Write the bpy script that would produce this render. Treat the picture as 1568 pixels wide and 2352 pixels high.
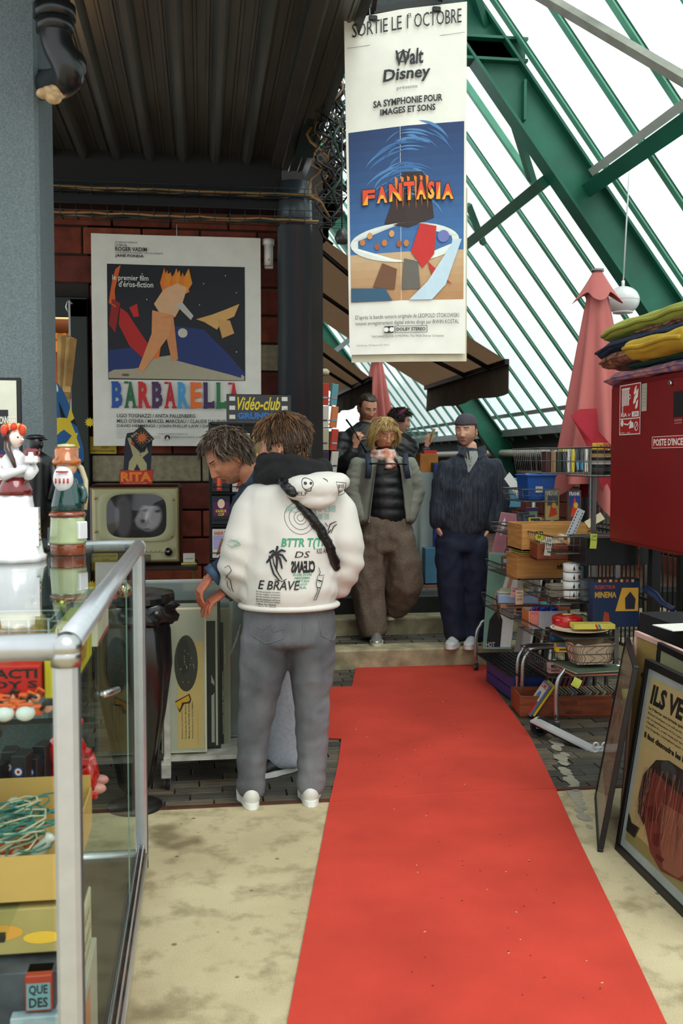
import bpy,bmesh,math,random
from mathutils import Vector,Matrix,noise
random.seed(7)
for o in list(bpy.data.objects):bpy.data.objects.remove(o)
SC=bpy.context.scene;C=SC.collection;PI=math.pi
# ------------------------------------------------------------------ camera (35 mm on a 24x36 frame held upright)
FPX=2287.0;CAMH=1.55;YAW=math.atan(321/FPX);PIT=math.atan(121/FPX)
cam=bpy.data.cameras.new('camera');cam.sensor_fit='VERTICAL';cam.sensor_height=36;cam.sensor_width=24
cam.lens=36*FPX/2352;cam.clip_start=.05;cam.clip_end=200
co=bpy.data.objects.new('camera',cam);C.objects.link(co);co.location=(0,0,CAMH)
co.rotation_euler=(PI/2-PIT,0,-YAW);SC.camera=co
cam.dof.use_dof=True;cam.dof.focus_distance=4.6;cam.dof.aperture_fstop=5.6
# ------------------------------------------------------------------ overcast sky, exposure
W=bpy.data.worlds.new('sky');SC.world=W;W.use_nodes=True
bg=W.node_tree.nodes['Background'];bg.inputs[0].default_value=(.90,.97,1.0,1);bg.inputs[1].default_value=1.08
sl=bpy.data.lights.new('sun','SUN');sl.energy=1.5;sl.angle=R40=math.radians(40);sl.color=(1,.97,.92)
so=bpy.data.objects.new('sun',sl);C.objects.link(so);so.rotation_euler=(math.radians(32),math.radians(14),0)
SC.view_settings.view_transform='Standard';SC.view_settings.look='None'
SC.view_settings.gamma=1;SC.view_settings.exposure=0.5;SC.view_settings.use_curve_mapping=False
# ------------------------------------------------------------------ measuring helpers: photo pixel -> point on a real plane
_r=Vector((math.cos(YAW),-math.sin(YAW),0));_fh=Vector((math.sin(YAW),math.cos(YAW),0))
_f=_fh*math.cos(PIT)-Vector((0,0,math.sin(PIT)));_u=_fh*math.sin(PIT)+Vector((0,0,math.cos(PIT)))
CP=Vector((0,0,CAMH))
def ray(px,py):return _f+_r*((px-784)/FPX)+_u*((1176-py)/FPX)
def G(px,py,z=0):
 d=ray(px,py);return CP+d*((z-CAMH)/d.z)
def PY(px,py,Y):
 d=ray(px,py);return CP+d*(Y/d.y)
def PX(px,py,X):
 d=ray(px,py);return CP+d*(X/d.x)
# ------------------------------------------------------------------ materials
def lin(c):
 return tuple(((x/255)/12.92 if x/255<=.04045 else((x/255+.055)/1.055)**2.4)for x in c)
MC={}
def mat(name,rgb,rough=.6,metal=0,var=.12,vs=6,bump=0,bs=60,coat=0,sheen=0,emit=0,rgb2=None,stretch=(1,1,1),spec=.5,attr=None,detail=4):
 if name in MC:return MC[name]
 m=bpy.data.materials.new(name);m.use_nodes=True;nt=m.node_tree;N=nt.nodes;L=nt.links
 b=N['Principled BSDF'];c=lin(rgb);b.inputs['Roughness'].default_value=rough;b.inputs['Metallic'].default_value=metal
 b.inputs['Coat Weight'].default_value=coat;b.inputs['Sheen Weight'].default_value=sheen;b.inputs['Specular IOR Level'].default_value=spec
 tc=N.new('ShaderNodeTexCoord');mp=N.new('ShaderNodeMapping');mp.inputs['Scale'].default_value=stretch
 L.new(tc.outputs['Object'],mp.inputs[0])
 if attr:
  a=N.new('ShaderNodeAttribute');a.attribute_name=attr;base=a.outputs['Color']
 else:base=None
 if var>0 or rgb2:
  n=N.new('ShaderNodeTexNoise');n.inputs['Scale'].default_value=vs;n.inputs['Detail'].default_value=detail;L.new(mp.outputs[0],n.inputs[0])
  r=N.new('ShaderNodeValToRGB');r.color_ramp.elements[0].position=.3;r.color_ramp.elements[1].position=.7
  if rgb2:c2=lin(rgb2);r.color_ramp.elements[0].color=(*c2,1);r.color_ramp.elements[1].color=(*c,1)
  else:
   k0,k1=1-var*1.6,1+var*.6
   r.color_ramp.elements[0].color=(*[x*k0 for x in c],1);r.color_ramp.elements[1].color=(*[min(1,x*k1)for x in c],1)
  L.new(n.outputs[0],r.inputs[0])
  if base:
   r.color_ramp.elements[0].color=(1-var*1.6,)*3+(1,);r.color_ramp.elements[1].color=(1,1,1,1)
   mx=N.new('ShaderNodeMix');mx.data_type='RGBA';mx.blend_type='MULTIPLY';mx.inputs[0].default_value=1
   L.new(base,mx.inputs[6]);L.new(r.outputs[0],mx.inputs[7]);L.new(mx.outputs[2],b.inputs['Base Color'])
  else:L.new(r.outputs[0],b.inputs['Base Color'])
 elif base:L.new(base,b.inputs['Base Color'])
 else:b.inputs['Base Color'].default_value=(*c,1)
 if bump:
  n2=N.new('ShaderNodeTexNoise');n2 .inputs['Scale'].default_value=bs;n2 .inputs['Detail'].default_value=3;L.new(mp.outputs[0],n2 .inputs[0])
  bp=N.new('ShaderNodeBump');bp.inputs['Strength'].default_value=bump;bp.inputs['Distance'].default_value=.004
  L.new(n2 .outputs[0],bp.inputs['Height']);L.new(bp.outputs[0],b.inputs['Normal'])
 if emit:
  b.inputs['Emission Color'].default_value=(*c,1);b.inputs['Emission Strength'].default_value=emit
 MC[name]=m;return m
_fc={}
def flat(r,g,b,rough=.55):
 k=(r,g,b,rough)
 if k not in _fc:_fc[k]=mat('ink_%d_%d_%d_%d'%(r,g,b,rough*100),(r,g,b),rough,var=.04,vs=20)
 return _fc[k]
def glassmat(name,tint=(235,245,240),ior=1.45,rough=.01,mul=1.0):
 if name in MC:return MC[name]
 m=bpy.data.materials.new(name);m.use_nodes=True;N=m.node_tree.nodes;L=m.node_tree.links
 N.remove(N['Principled BSDF']);out=N['Material Output']
 t=N.new('ShaderNodeBsdfTransparent');t.inputs[0].default_value=(*lin(tint),1)
 g=N.new('ShaderNodeBsdfGlossy');g.inputs['Roughness'].default_value=rough;g.inputs[0].default_value=(1,1,1,1)
 fr=N.new('ShaderNodeFresnel');ge=N.new('ShaderNodeNewGeometry');mr=N.new('ShaderNodeMapRange')
 mr.inputs['To Min'].default_value=ior;mr.inputs['To Max'].default_value=1/ior;L.new(ge.outputs['Backfacing'],mr.inputs['Value']);L.new(mr.outputs[0],fr.inputs[0])
 mm=N.new('ShaderNodeMath');mm.operation='MULTIPLY';mm.inputs[1].default_value=mul;mm.use_clamp=True;L.new(fr.outputs[0],mm.inputs[0])
 mx=N.new('ShaderNodeMixShader');L.new(mm.outputs[0],mx.inputs[0]);L.new(t.outputs[0],mx.inputs[1]);L.new(g.outputs[0],mx.inputs[2]);L.new(mx.outputs[0],out.inputs[0])
 MC[name]=m;return m
# ------------------------------------------------------------------ mesh builder
def frame(t,ref=None):
 t=t.normalized()
 if ref is None:ref=Vector((0,0,1))if abs(t.z)<.9 else Vector((1,0,0))
 a=ref-t*ref.dot(t)
 if a.length<1e-5:a=t.orthogonal()
 a.normalize();return a,t.cross(a)
class MB:
 def __init__(s):s.v=[];s.f=[];s.m=[];s.sm=[];s.mats=[]
 def mi(s,m):
  if m not in s.mats:s.mats.append(m)
  return s.mats.index(m)
 def add(s,vs,fs,m,smooth=False):
  b=len(s.v);s.v+=[Vector(p)for p in vs];k=s.mi(m)
  for f in fs:s.f.append([b+i for i in f]);s.m.append(k);s.sm.append(smooth)
  return b
 def box(s,c,size,m,rot=None,bev=0):
  hx,hy,hz=[x/2 for x in size];c=Vector(c)
  if rot is None:R=Matrix.Identity(3)
  elif isinstance(rot,(int,float)):R=Matrix.Rotation(rot,3,'Z')
  else:R=rot
  if bev<=0:
   vs=[c+R@Vector((x*hx,y*hy,z*hz))for z in(-1,1)for x,y in((-1,-1),(1,-1),(1,1),(-1,1))]
   s.add(vs,[(3,2,1,0),(4,5,6,7),(0,1,5,4),(1,2,6,5),(2,3,7,6),(3,0,4,7)],m);return
  b=min(bev,hx*.95,hy*.95,hz*.95);vs=[];ix={}
  for sx in(-1,1):
   for sy in(-1,1):
    for sz in(-1,1):
     for ax in range(3):
      p=[sx*(hx-b),sy*(hy-b),sz*(hz-b)];p[ax]=(sx*hx,sy*hy,sz*hz)[ax]
      ix[(sx,sy,sz,ax)]=len(vs);vs.append(c+R@Vector(p))
  fs=[]
  def q(*k):
   ids=[ix[x]for x in k];ctr=sum((vs[i]for i in ids),Vector())/len(ids)-c
   n=(vs[ids[1]]-vs[ids[0]]).cross(vs[ids[2]]-vs[ids[0]])
   fs.append(ids if n.dot(ctr)>0 else ids[::-1])
  for ax in range(3):
   a1,a2=[a for a in range(3)if a!=ax]
   for sg in(-1,1):
    def key(s1,s2):
     t=[0,0,0];t[ax]=sg;t[a1]=s1;t[a2]=s2;return(*t,ax)
    q(key(-1,-1),key(1,-1),key(1,1),key(-1,1))
   for s1 in(-1,1):
    for s2 in(-1,1):
     t=[0,0,0];t[a1]=s1;t[a2]=s2;t[ax]=-1;t2=list(t);t2[ax]=1
     q((*t,a1),(*t2,a1),(*t2,a2),(*t,a2))
  for sx in(-1,1):
   for sy in(-1,1):
    for sz in(-1,1):q(*[(sx,sy,sz,a)for a in range(3)])
  s.add(vs,fs,m)
 def tube(s,pts,r,m,seg=8,closed=False,ref=None,caps=True,smooth=True):
  pts=[Vector(p)for p in pts];n=len(pts)
  if not isinstance(r,(list,tuple)):r=[r]*n
  vs=[];a=None
  for i,p in enumerate(pts):
   if closed:t=pts[(i+1)%n]-pts[i-1]
   else:t=pts[min(i+1,n-1)]-pts[max(i-1,0)]
   if t.length<1e-9:t=Vector((0,0,1))
   a,b=frame(t,ref if ref is not None else a)
   ra,rb=r[i]if isinstance(r[i],(tuple,list))else(r[i],r[i])
   for k in range(seg):
    an=2*PI*k/seg;vs.append(p+a*(ra*math.cos(an))+b*(rb*math.sin(an)))
  fs=[];rn=n if closed else n-1
  for i in range(rn):
   j=(i+1)%n
   for k in range(seg):
    l=(k+1)%seg;fs.append((i*seg+k,i*seg+l,j*seg+l,j*seg+k))
  if caps and not closed:
   fs.append(tuple(range(seg))[::-1]);fs.append(tuple((n-1)*seg+k for k in range(seg)))
  s.add(vs,fs,m,smooth)
 def cyl(s,p0,p1,r,m,seg=12,r2=None,smooth=True):s.tube([p0,p1],[r,r if r2 is None else r2],m,seg,smooth=smooth)
 def bar(s,p0,p1,w,h,m,up=(0,0,1)):
  p0=Vector(p0);p1=Vector(p1);t=(p1-p0);L_=t.length;t.normalize();a,b=frame(t,Vector(up))
  R=Matrix((b,t,a)).transposed();s.box((p0+p1)/2,(w,L_,h),m,R)
 def lathe(s,prof,m,seg=24,c=(0,0,0),sx=1,sy=1,R=None,smooth=True,wob=None):
  c=Vector(c);vs=[]
  for i,(r,z)in enumerate(prof):
   for k in range(seg):
    an=2*PI*k/seg;rr=r*(wob(an,z)if wob else 1)
    p=Vector((rr*sx*math.cos(an),rr*sy*math.sin(an),z));vs.append(c+(R@p if R else p))
  fs=[]
  for i in range(len(prof)-1):
   for k in range(seg):
    l=(k+1)%seg;fs.append((i*seg+k,i*seg+l,(i+1)*seg+l,(i+1)*seg+k))
  if prof[0][0]>1e-6:fs.append(tuple(range(seg))[::-1])
  if prof[-1][0]>1e-6:fs.append(tuple((len(prof)-1)*seg+k for k in range(seg)))
  s.add(vs,fs,m,smooth)
 def ell(s,c,r,m,seg=16,rings=10,R=None):
  if not isinstance(r,(tuple,list)):r=(r,r,r)
  prof=[];vs=[];c=Vector(c)
  for i in range(rings+1):
   th=-PI/2+PI*i/rings
   for k in range(seg):
    an=2*PI*k/seg;p=Vector((r[0]*math.cos(th)*math.cos(an),r[1]*math.cos(th)*math.sin(an),r[2]*math.sin(th)))
    vs.append(c+(R@p if R else p))
  fs=[(i*seg+k,i*seg+(k+1)%seg,(i+1)*seg+(k+1)%seg,(i+1)*seg+k)for i in range(rings)for k in range(seg)]
  s.add(vs,fs,m,True)
 def prism(s,poly,m,O=(0,0,0),u=(1,0,0),v=(0,1,0),h=.01,smooth=False):
  O=Vector(O);u=Vector(u);v=Vector(v);n=u.cross(v).normalized();k=len(poly)
  ar=sum(poly[i][0]*poly[(i+1)%k][1]-poly[(i+1)%k][0]*poly[i][1]for i in range(k))
  if ar<0:poly=poly[::-1]
  vs=[O+u*p[0]+v*p[1]for p in poly]+[O+u*p[0]+v*p[1]+n*h for p in poly]
  fs=[tuple(range(k))[::-1],tuple(range(k,2*k))]+[(i,(i+1)%k,k+(i+1)%k,k+i)for i in range(k)]
  s.add(vs,fs,m,smooth)
 def grid(s,fn,nu,nv,m,smooth=True,closed_u=False):
  vs=[fn(i/(nu),j/(nv))for j in range(nv+1)for i in range(nu+(0 if closed_u else 1))];w=nu+(0 if closed_u else 1)
  fs=[]
  for j in range(nv):
   for i in range(nu):
    i2=(i+1)%w;fs.append((j*w+i,j*w+i2,(j+1)*w+i2,(j+1)*w+i))
  s.add(vs,fs,m,smooth)
 def mesh(s,name='mesh'):
  me=bpy.data.meshes.new(name);me.from_pydata([tuple(p)for p in s.v],[],s.f)
  for m in s.mats:me.materials.append(m)
  if me.polygons:
   me.polygons.foreach_set('material_index',s.m);me.polygons.foreach_set('use_smooth',s.sm)
  me.update();return me
 def build(s,name,parent=None,loc=None,rot=None,world=False):
  if world and parent is not None:
   Mi=parent.matrix_basis.inverted();s.v=[Mi@p for p in s.v]
  elif world and loc is not None:
   l=Vector(loc);s.v=[p-l for p in s.v]
  o=bpy.data.objects.new(name,s.mesh(name));C.objects.link(o)
  if parent is not None:o.parent=parent
  if loc is not None:o.location=loc
  if rot is not None:o.rotation_euler=rot
  return o
# flat print on a real surface: origin O (lower left), u right, v up; small lift per layer
TXC={}
def textpoly(st,bold=0,shear=0,spacing=1.0):
 k=(st,bold,shear,spacing)
 if k in TXC:return TXC[k]
 cu=bpy.data.curves.new('t','FONT');cu.body=st;cu.size=1;cu.offset=bold;cu.shear=shear;cu.space_character=spacing;cu.resolution_u=2
 o=bpy.data.objects.new('t',cu);C.objects.link(o);bpy.context.view_layer.update()
 me=bpy.data.meshes.new_from_object(o.evaluated_get(bpy.context.evaluated_depsgraph_get()))
 vs=[tuple(v.co)[:2]for v in me.vertices];fs=[tuple(p.vertices)for p in me.polygons]
 bpy.data.objects.remove(o);bpy.data.curves.remove(cu);bpy.data.meshes.remove(me)
 if vs:
  x0=min(v[0]for v in vs);x1=max(v[0]for v in vs);y0=min(v[1]for v in vs);y1=max(v[1]for v in vs)
 else:x0=y0=0;x1=y1=1
 TXC[k]=(vs,fs,x0,x1,y0,y1);return TXC[k]
class Print:
 def __init__(s,O,u,v,w=1,h=1):
  s.O=Vector(O);s.u=Vector(u).normalized();s.v=Vector(v).normalized();s.n=s.u.cross(s.v).normalized();s.b=MB();s.w=w;s.h=h;s.lift=.0006;s.warp=None
 def pt(s,x,y,l):
  x*=s.w;y*=s.h
  p=s.O+s.u*x+s.v*y
  if s.warp:p=p+s.n*s.warp(x,y)
  return p+s.n*l
 def nxt(s):s.lift+=.0002;return s.lift
 def poly(s,pts,col,l=None):
  l=s.nxt()if l is None else l
  s.b.add([s.pt(x,y,l)for x,y in pts],[tuple(range(len(pts)))],flat(*col))
 def rect(s,x0,y0,x1,y1,col,l=None,nx=1,ny=1):
  l=s.nxt()if l is None else l
  for i in range(nx):
   for j in range(ny):
    X0=x0+(x1-x0)*i/nx;X1=x0+(x1-x0)*(i+1)/nx;Y0=y0+(y1-y0)*j/ny;Y1=y0+(y1-y0)*(j+1)/ny
    s.b.add([s.pt(X0,Y0,l),s.pt(X1,Y0,l),s.pt(X1,Y1,l),s.pt(X0,Y1,l)],[(0,1,2,3)],flat(*col))
 def ring(s,cx,cy,r,col,t=None,seg=24,asp=1,l=None):
  l=s.nxt()if l is None else l
  if t is None:s.b.add([s.pt(cx+r*math.cos(2*PI*k/seg),cy+r*asp*math.sin(2*PI*k/seg),l)for k in range(seg)],[tuple(range(seg))],flat(*col));return
  vs=[s.pt(cx+q*math.cos(2*PI*k/seg),cy+q*asp*math.sin(2*PI*k/seg),l)for q in(r-t,r)for k in range(seg)]
  s.b.add(vs,[(k,(k+1)%seg,seg+(k+1)%seg,seg+k)[::-1]for k in range(seg)],flat(*col))
 def line(s,pts,t,col,l=None):
  l=s.nxt()if l is None else l;n=len(pts)
  vs=[]
  for i in range(n):
   a=pts[max(i-1,0)];b=pts[min(i+1,n-1)];dx=(b[0]-a[0])*s.w;dy=(b[1]-a[1])*s.h;q=math.hypot(dx,dy)or 1
   w_=t[i]if isinstance(t,(list,tuple))else t
   ox=-dy/q*w_/2/s.w;oy=dx/q*w_/2/s.h
   vs+=[s.pt(pts[i][0]-ox,pts[i][1]-oy,l),s.pt(pts[i][0]+ox,pts[i][1]+oy,l)]
  s.b.add(vs,[(2*i,2*i+2,2*i+3,2*i+1)for i in range(n-1)],flat(*col))
 def text(s,st,x0,y0,x1,y1,col,bold=0,shear=0,spacing=1.0,flip=False,l=None,ang=0,col2=None):
  vs,fs,a0,a1,b0,b1=textpoly(st,bold,shear,spacing);l=s.nxt()if l is None else l
  P=[]
  for x,y in vs:
   tx=(x-a0)/(a1-a0);ty=(y-b0)/(b1-b0)
   if flip:tx=1-tx
   X=x0+(x1-x0)*tx;Y=y0+(y1-y0)*ty
   if ang:X,Y=x0+(X-x0)*math.cos(ang)-(Y-y0)*math.sin(ang),y0+(X-x0)*math.sin(ang)+(Y-y0)*math.cos(ang)
   P.append(s.pt(X,Y,l))
  if col2:
   for f in fs:s.b.add([P[i]for i in f],[tuple(range(len(f)))],flat(*(col if sum(vs[i][1]for i in f)/len(f)>b0+(b1-b0)*.45 else col2)))
   return
  s.b.add(P,fs,flat(*col))
 def build(s,name,parent,world=True):return s.b.build(name,parent,world=world)
def thing(name,label,cat,loc=(0,0,0),rz=0,group=None):
 o=bpy.data.objects.new(name,None);C.objects.link(o);o.empty_display_size=.05;o.location=loc;o.rotation_euler=(0,0,rz)
 o['label']=label;o['category']=cat
 if group:o['group']=group
 o.matrix_basis=Matrix.Translation(Vector(loc))@Matrix.Rotation(rz,4,'Z')
 return o
def tag(o,label,cat,group=None):
 o['label']=label;o['category']=cat
 if group:o['group']=group
 return o
def struct(o,label=None):
 o['kind']='structure'
 if label:o['label']=label
 return o
def sempty(name,label=None):
 o=bpy.data.objects.new(name,None);C.objects.link(o);return struct(o,label)
def dupm(o,parent=None,loc=None,mesh=None):
 c=o.copy();C.objects.link(c)
 if parent is not None:c.parent=parent
 if loc is not None:c.location=loc
 return c
# common materials
M=dict(green=mat('green_steel',(22,98,76),.45,0,.22,3,.08,40),greend=mat('dark_green_steel',(16,44,40),.5,0,.2,4),bars=mat('teal_glazing_bar',(104,182,152),.4,0,.12,5),black=mat('black_paint',(14,15,16),.45,0,.2),blackg=mat('black_gloss',(9,10,11),.2,0,.1),chrome=mat('chrome_wire',(190,190,188),.28,1,.06),alu=mat('anodised_aluminium',(196,198,202),.32,.75,.04,30),steel=mat('brushed_steel',(150,150,150),.35,.9,.15),white=mat('white_plastic',(232,232,226),.35,0,.04),paper=mat('paper',(232,230,220),.7,0,.05,8),cream=mat('cream_board',(226,214,186),.6,0,.08),wood=mat('pine_wood',(206,148,78),.55,0,.2,5,.05,80,stretch=(1,1,12)),wood2=mat('red_brown_wood',(140,66,30),.5,0,.3,6,.05,80,stretch=(1,1,10)),red=mat('red_paint',(124,10,12),.42,0,.06,3),card=mat('cardboard',(186,150,98),.8,0,.1),rubber=mat('rubber',(26,26,27),.8,0,.1),glass=glassmat('clear_glass',(246,250,248),1.4,.01,.18))
# ================================================================== SETTING
# ---- concrete slab floor with stains
def floor_mat():
 m=bpy.data.materials.new('stained_concrete');m.use_nodes=True;N=m.node_tree.nodes;L=m.node_tree.links;b=N['Principled BSDF']
 tc=N.new('ShaderNodeTexCoord')
 def nz(sc,det,lo,hi,c0,c1,rough=.6):
  n=N.new('ShaderNodeTexNoise');n.inputs['Scale'].default_value=sc;n.inputs['Detail'].default_value=det;n.inputs['Roughness'].default_value=rough;L.new(tc.outputs['Object'],n.inputs[0])
  r=N.new('ShaderNodeValToRGB');r.color_ramp.elements[0].position=lo;r.color_ramp.elements[1].position=hi
  r.color_ramp.elements[0].color=(*c0,1);r.color_ramp.elements[1].color=(*c1,1);L.new(n.outputs[0],r.inputs[0]);return n,r
 def mul(a,bb):
  x=N.new('ShaderNodeMix');x.data_type='RGBA';x.blend_type='MULTIPLY';x.inputs[0].default_value=1;L.new(a,x.inputs[6]);L.new(bb,x.inputs[7]);return x.outputs[2]
 _,r1=nz(1.1,5,.32,.68,lin((176,158,122)),lin((208,194,156)))
 _,r2=nz(7,6,.33,.5,(.62,.6,.55),(1,1,1))
 _,r3=nz(2.1,3,.30,.40,(.45,.42,.36),(1,1,1))
 n4,r4=nz(260,2,.35,.6,(.75,.75,.73),(1,1,1))
 v=N.new('ShaderNodeTexVoronoi');v.inputs['Scale'].default_value=9;L.new(tc.outputs['Object'],v.inputs[0])
 rv=N.new('ShaderNodeValToRGB');rv.color_ramp.elements[0].position=.06;rv.color_ramp.elements[1].position=.1;rv.color_ramp.elements[0].color=(.4,.38,.34,1);rv.color_ramp.elements[1].color=(1,1,1,1);L.new(v.outputs['Distance'],rv.inputs[0])
 L.new(mul(mul(mul(r1 .outputs[0],r2 .outputs[0]),r3 .outputs[0]),mul(r4 .outputs[0],rv.outputs[0])),b.inputs['Base Color'])
 b.inputs['Roughness'].default_value=.75
 bp=N.new('ShaderNodeBump');bp.inputs['Strength'].default_value=.35;bp.inputs['Distance'].default_value=.003;L.new(n4 .outputs[0],bp.inputs['Height']);L.new(bp.outputs[0],b.inputs['Normal'])
 return m
YB=4.40
YS=7.22
fl=MB();fl.box((1,(YB-8)/2-.0,-.1),(14,YB+8,.2),floor_mat())
floor=struct(fl.build('floor'),'bare concrete slab in front with dark wood-grain pavers behind it')
b=MB();b.box((1,(YB+YS)/2+.4,-.12),(14,YS-YB+.8,.2),mat('joint_sand',(46,42,36),.9,0,.2));b.build('paver_bed',floor)
b=MB();b.box((1,YB+.012,.001),(10,.03,.012),mat('rusty_steel',(88,52,34),.6,.3,.3,10));b.build('expansion_strip',floor)
pvm=[mat('paver_%d'%i,c,.62,0,.35,5,.5,26,stretch=(1,7,1))for i,c in enumerate(((92,86,72),(78,74,64),(104,94,76),(66,62,54)))]
pvmesh=[]
for i in range(8):
 b=MB();L_=.215;b.box((0,0,0),(L_,.088,.03),pvm[i%4],random.uniform(-.01,.01),.003);pvmesh.append(b.mesh('paver'))
stuff=MB();row=0;y=YB+.075;npv=0;first=None
while y<YS-.03:
 off=(row%2)*.11+random.uniform(0,.05);x=-1.4+off
 while x<3.4:
  p=Vector((x,y,-.016+random.uniform(-.0025,.002)))
  vis=(-.75<x<.62 and y<6.0)or(1.28<x<2.1 and y<6.2)
  if vis and npv<290:
   o=bpy.data.objects.new('paver',random.choice(pvmesh));C.objects.link(o);o.parent=floor;o.location=p;npv+=1
  else:stuff.box(p,(.215,.088,.03),pvm[random.randrange(4)])
  x+=.222
 y+=.0925;row+=1
o=stuff.build('paver_field',floor);o['kind']='stuff'
# ---- steps up to the landing (rise .14)
conc=mat('step_concrete',(170,158,124),.8,0,.3,9,.6,70)
steps=sempty('trim_1','three low concrete steps with dark tile treads behind the red carpet')
sx0,sx1=.5,4.3
for i,(y0,y1,z,tile)in enumerate(((YS,7.80,.14,1),(7.80,8.06,.28,1),(8.06,8.5,.42,0))):
 b=MB();b.box(((sx0+sx1)/2,y0+.12,z/2-.01),(sx1-sx0,.24,z+.02),conc if tile else mat('dark_riser',(34,36,34),.6,0,.3,8),None,.012);b.build('step',steps)
 yy=y0+.24
 for r in range(4):
  if yy+.085>y1+.03:break
  xx=sx0+(r%2)*.11
  while xx<sx1-.2:
   c=MB();c.box((xx+.11,yy+.045,z-.012),(.212,.085,.03),pvm[random.randrange(4)],None,.003);c.build('tread_tile',steps);xx+=.22
  yy+=.09
b=MB();b.box(((sx0+sx1)/2,7.7,.05),(sx1-sx0-.02,.5,.1),pvm[3]);b.build('step_core',steps)
b=MB();b.box((2.2,15.3,.2),(9,14.0,.44),mat('landing_floor',(96,62,44),.6,0,.3,4));struct(b.build('floor.001'),'brown tiled upper landing behind the steps')
# ---- red carpet
pts=[(818,1529),(808,1579),(752,1580),(742,1640),(745,1697),(784,1699),(776,1758),(757,1842),(700,2140),(660,2352),(575,2800),(1800,2800),(1528,2352),(1422,2125),(1330,1935),(1262,1785),(1215,1690),(1172,1632),(1128,1572),(1116,1529)]
cp=[G(*p)for p in pts]
def carpet_mat():
 m=mat('red_carpet',(198,68,54),.95,0,.12,2.5,.5,300,spec=.15);return m
b=MB();b.prism([(p.x,p.y)for p in cp],carpet_mat(),(0,0,.002),h=.006)
carpet=tag(b.build('carpet'),'long red felt carpet runner laid down the aisle to the steps','carpet')
b=MB()
rnd=random.Random(3)
for _ in range(90):
 Y=rnd.uniform(2.6,6.6);xl=.25+.09*Y;x=rnd.uniform(xl+.1,xl+.75);a=rnd.uniform(0,6.3);l_=rnd.uniform(.003,.009)
 b.box((x,Y,.0092),(l_,.002,.0012),flat(60,30,26)if rnd.random()<.7 else flat(225,205,190),a)
o=b.build('lint',carpet);o['kind']='stuff'
rp2=random.Random(9);b=MB()
for k in range(60):
 t_=rp2 .random();c_=G(1272+78*t_,1700+200*t_)+Vector((rp2 .gauss(0,.010),0,0));z_=.0008 if c_.y<YB else .003
 r_=rp2 .uniform(.012,.03);z_+=k*.00003;b.add([(c_.x+r_*math.cos(a+k),c_.y+2*r_*math.sin(a+k),z_)for a in(0,.9,2,3,4,5.2)],[(0,1,2,3,4,5)],mat('worn_paint',(158,151,132),.8,0,.1))
o=b.build('paint_line',floor);o['kind']='stuff'
# fold line across the carpet
q0=G(757,1842,.008);q1=G(1288,1810,.008);b=MB();b.tube([q0+Vector((0,0,-.001)),(q0+q1)/2+Vector((0,.02,-.001)),q1+Vector((0,0,-.001))],.004,carpet_mat(),6);b.build('crease',carpet)
# ---- back wall: red split-face blocks in courses of .2, one pale band
WY=7.12;wx0,wx1=-2.6,PY(644,900,7.12).x
dx0=PY(95,900,WY).x;dx1=PY(206,900,WY).x;dzt=PY(150,688,WY).z
wallb=sempty('wall_back','red block wall with one pale course behind the television')
b=MB();mort=mat('mortar',(48,42,38),.9,0,.2)
b.box(((dx1+wx1)/2,WY+.12,1.75),(wx1-dx1,.2,3.5),mort);b.box((-1.7,WY+.12,(dzt+3.5)/2),(3.0,.2,3.5-dzt),mort);b.build('mortar_core',wallb)
bm_r=[mat('brick_%d'%i,c,.85,0,.25,12,.4,60)for i,c in enumerate(((134,62,40),(120,52,34),(148,72,44),(104,46,34)))]
bm_p=mat('pale_block',(158,148,120),.85,0,.2,25,.5,90)
zb=PY(400,1044,WY).z;CH=PY(400,1045,WY).z-PY(400,1109,WY).z
nb=0
for k in range(-8,12):
 z0=zb-CH+k*CH
 if z0<-.05 or z0>3.3:continue
 off=.0 if k%2 else .2;x=wx0+off
 while x<wx1:
  a,e=x+.006,min(x+.394,wx1)
  x+=.4
  if z0+CH>.0 and a<dx1 and z0<dzt-.02:
   if e>dx1+.05:a=dx1+.01
   else:continue
  if e-a<.05:continue
  pale=k==0 or(k==4 and e>wx1-.02)
  c=MB();c.box(((a+e)/2,WY+.02+random.uniform(-.003,.003),z0+CH/2),(e-a,.05,CH-.014),bm_p if pale else random.choice(bm_r),None,.006)
  o=c.build('brick',wallb);nb+=1
# pale edge quoins on the wall end, as in the photo
# ---- door opening to a lit shop
gf=mat('door_frame_green',(20,34,30),.5,0,.1)
door=sempty('door_1','dark green door frame opening into an orange lit shop')
b=MB();w_=dx1-PY(165,900,WY).x
b.box((dx1-w_/2,WY-.02,dzt/2),(w_,.1,dzt),gf,None,.006);b.build('door_jamb',door)
b=MB();b.box(((dx0+dx1)/2-.3,WY-.02,dzt-.06),(dx1-dx0+.6,.1,.14),gf,None,.006);b.build('lintel',door)
b=MB();xx=PY(168,900,WY).x;b.box((xx,WY-.03,dzt/2-.05),(.03,.06,dzt-.15),mat('grey_edge',(130,132,130),.4,.5));b.build('edge_strip',door)
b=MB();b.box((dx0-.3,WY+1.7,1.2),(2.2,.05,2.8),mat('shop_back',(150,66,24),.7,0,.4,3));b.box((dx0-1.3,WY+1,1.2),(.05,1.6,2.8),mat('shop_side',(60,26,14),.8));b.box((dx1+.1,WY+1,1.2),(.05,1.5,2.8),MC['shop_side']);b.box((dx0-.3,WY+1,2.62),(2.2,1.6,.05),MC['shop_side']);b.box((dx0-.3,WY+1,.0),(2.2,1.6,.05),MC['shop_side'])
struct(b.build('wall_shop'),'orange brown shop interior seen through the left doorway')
la=bpy.data.lights.new('shop_lamp','POINT');la.energy=22;la.color=(1,.62,.28);la.shadow_soft_size=.15
lo=bpy.data.objects.new('shop_lamp',la);C.objects.link(lo);lo.location=(dx0+.05,WY+.75,2.1)
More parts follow.
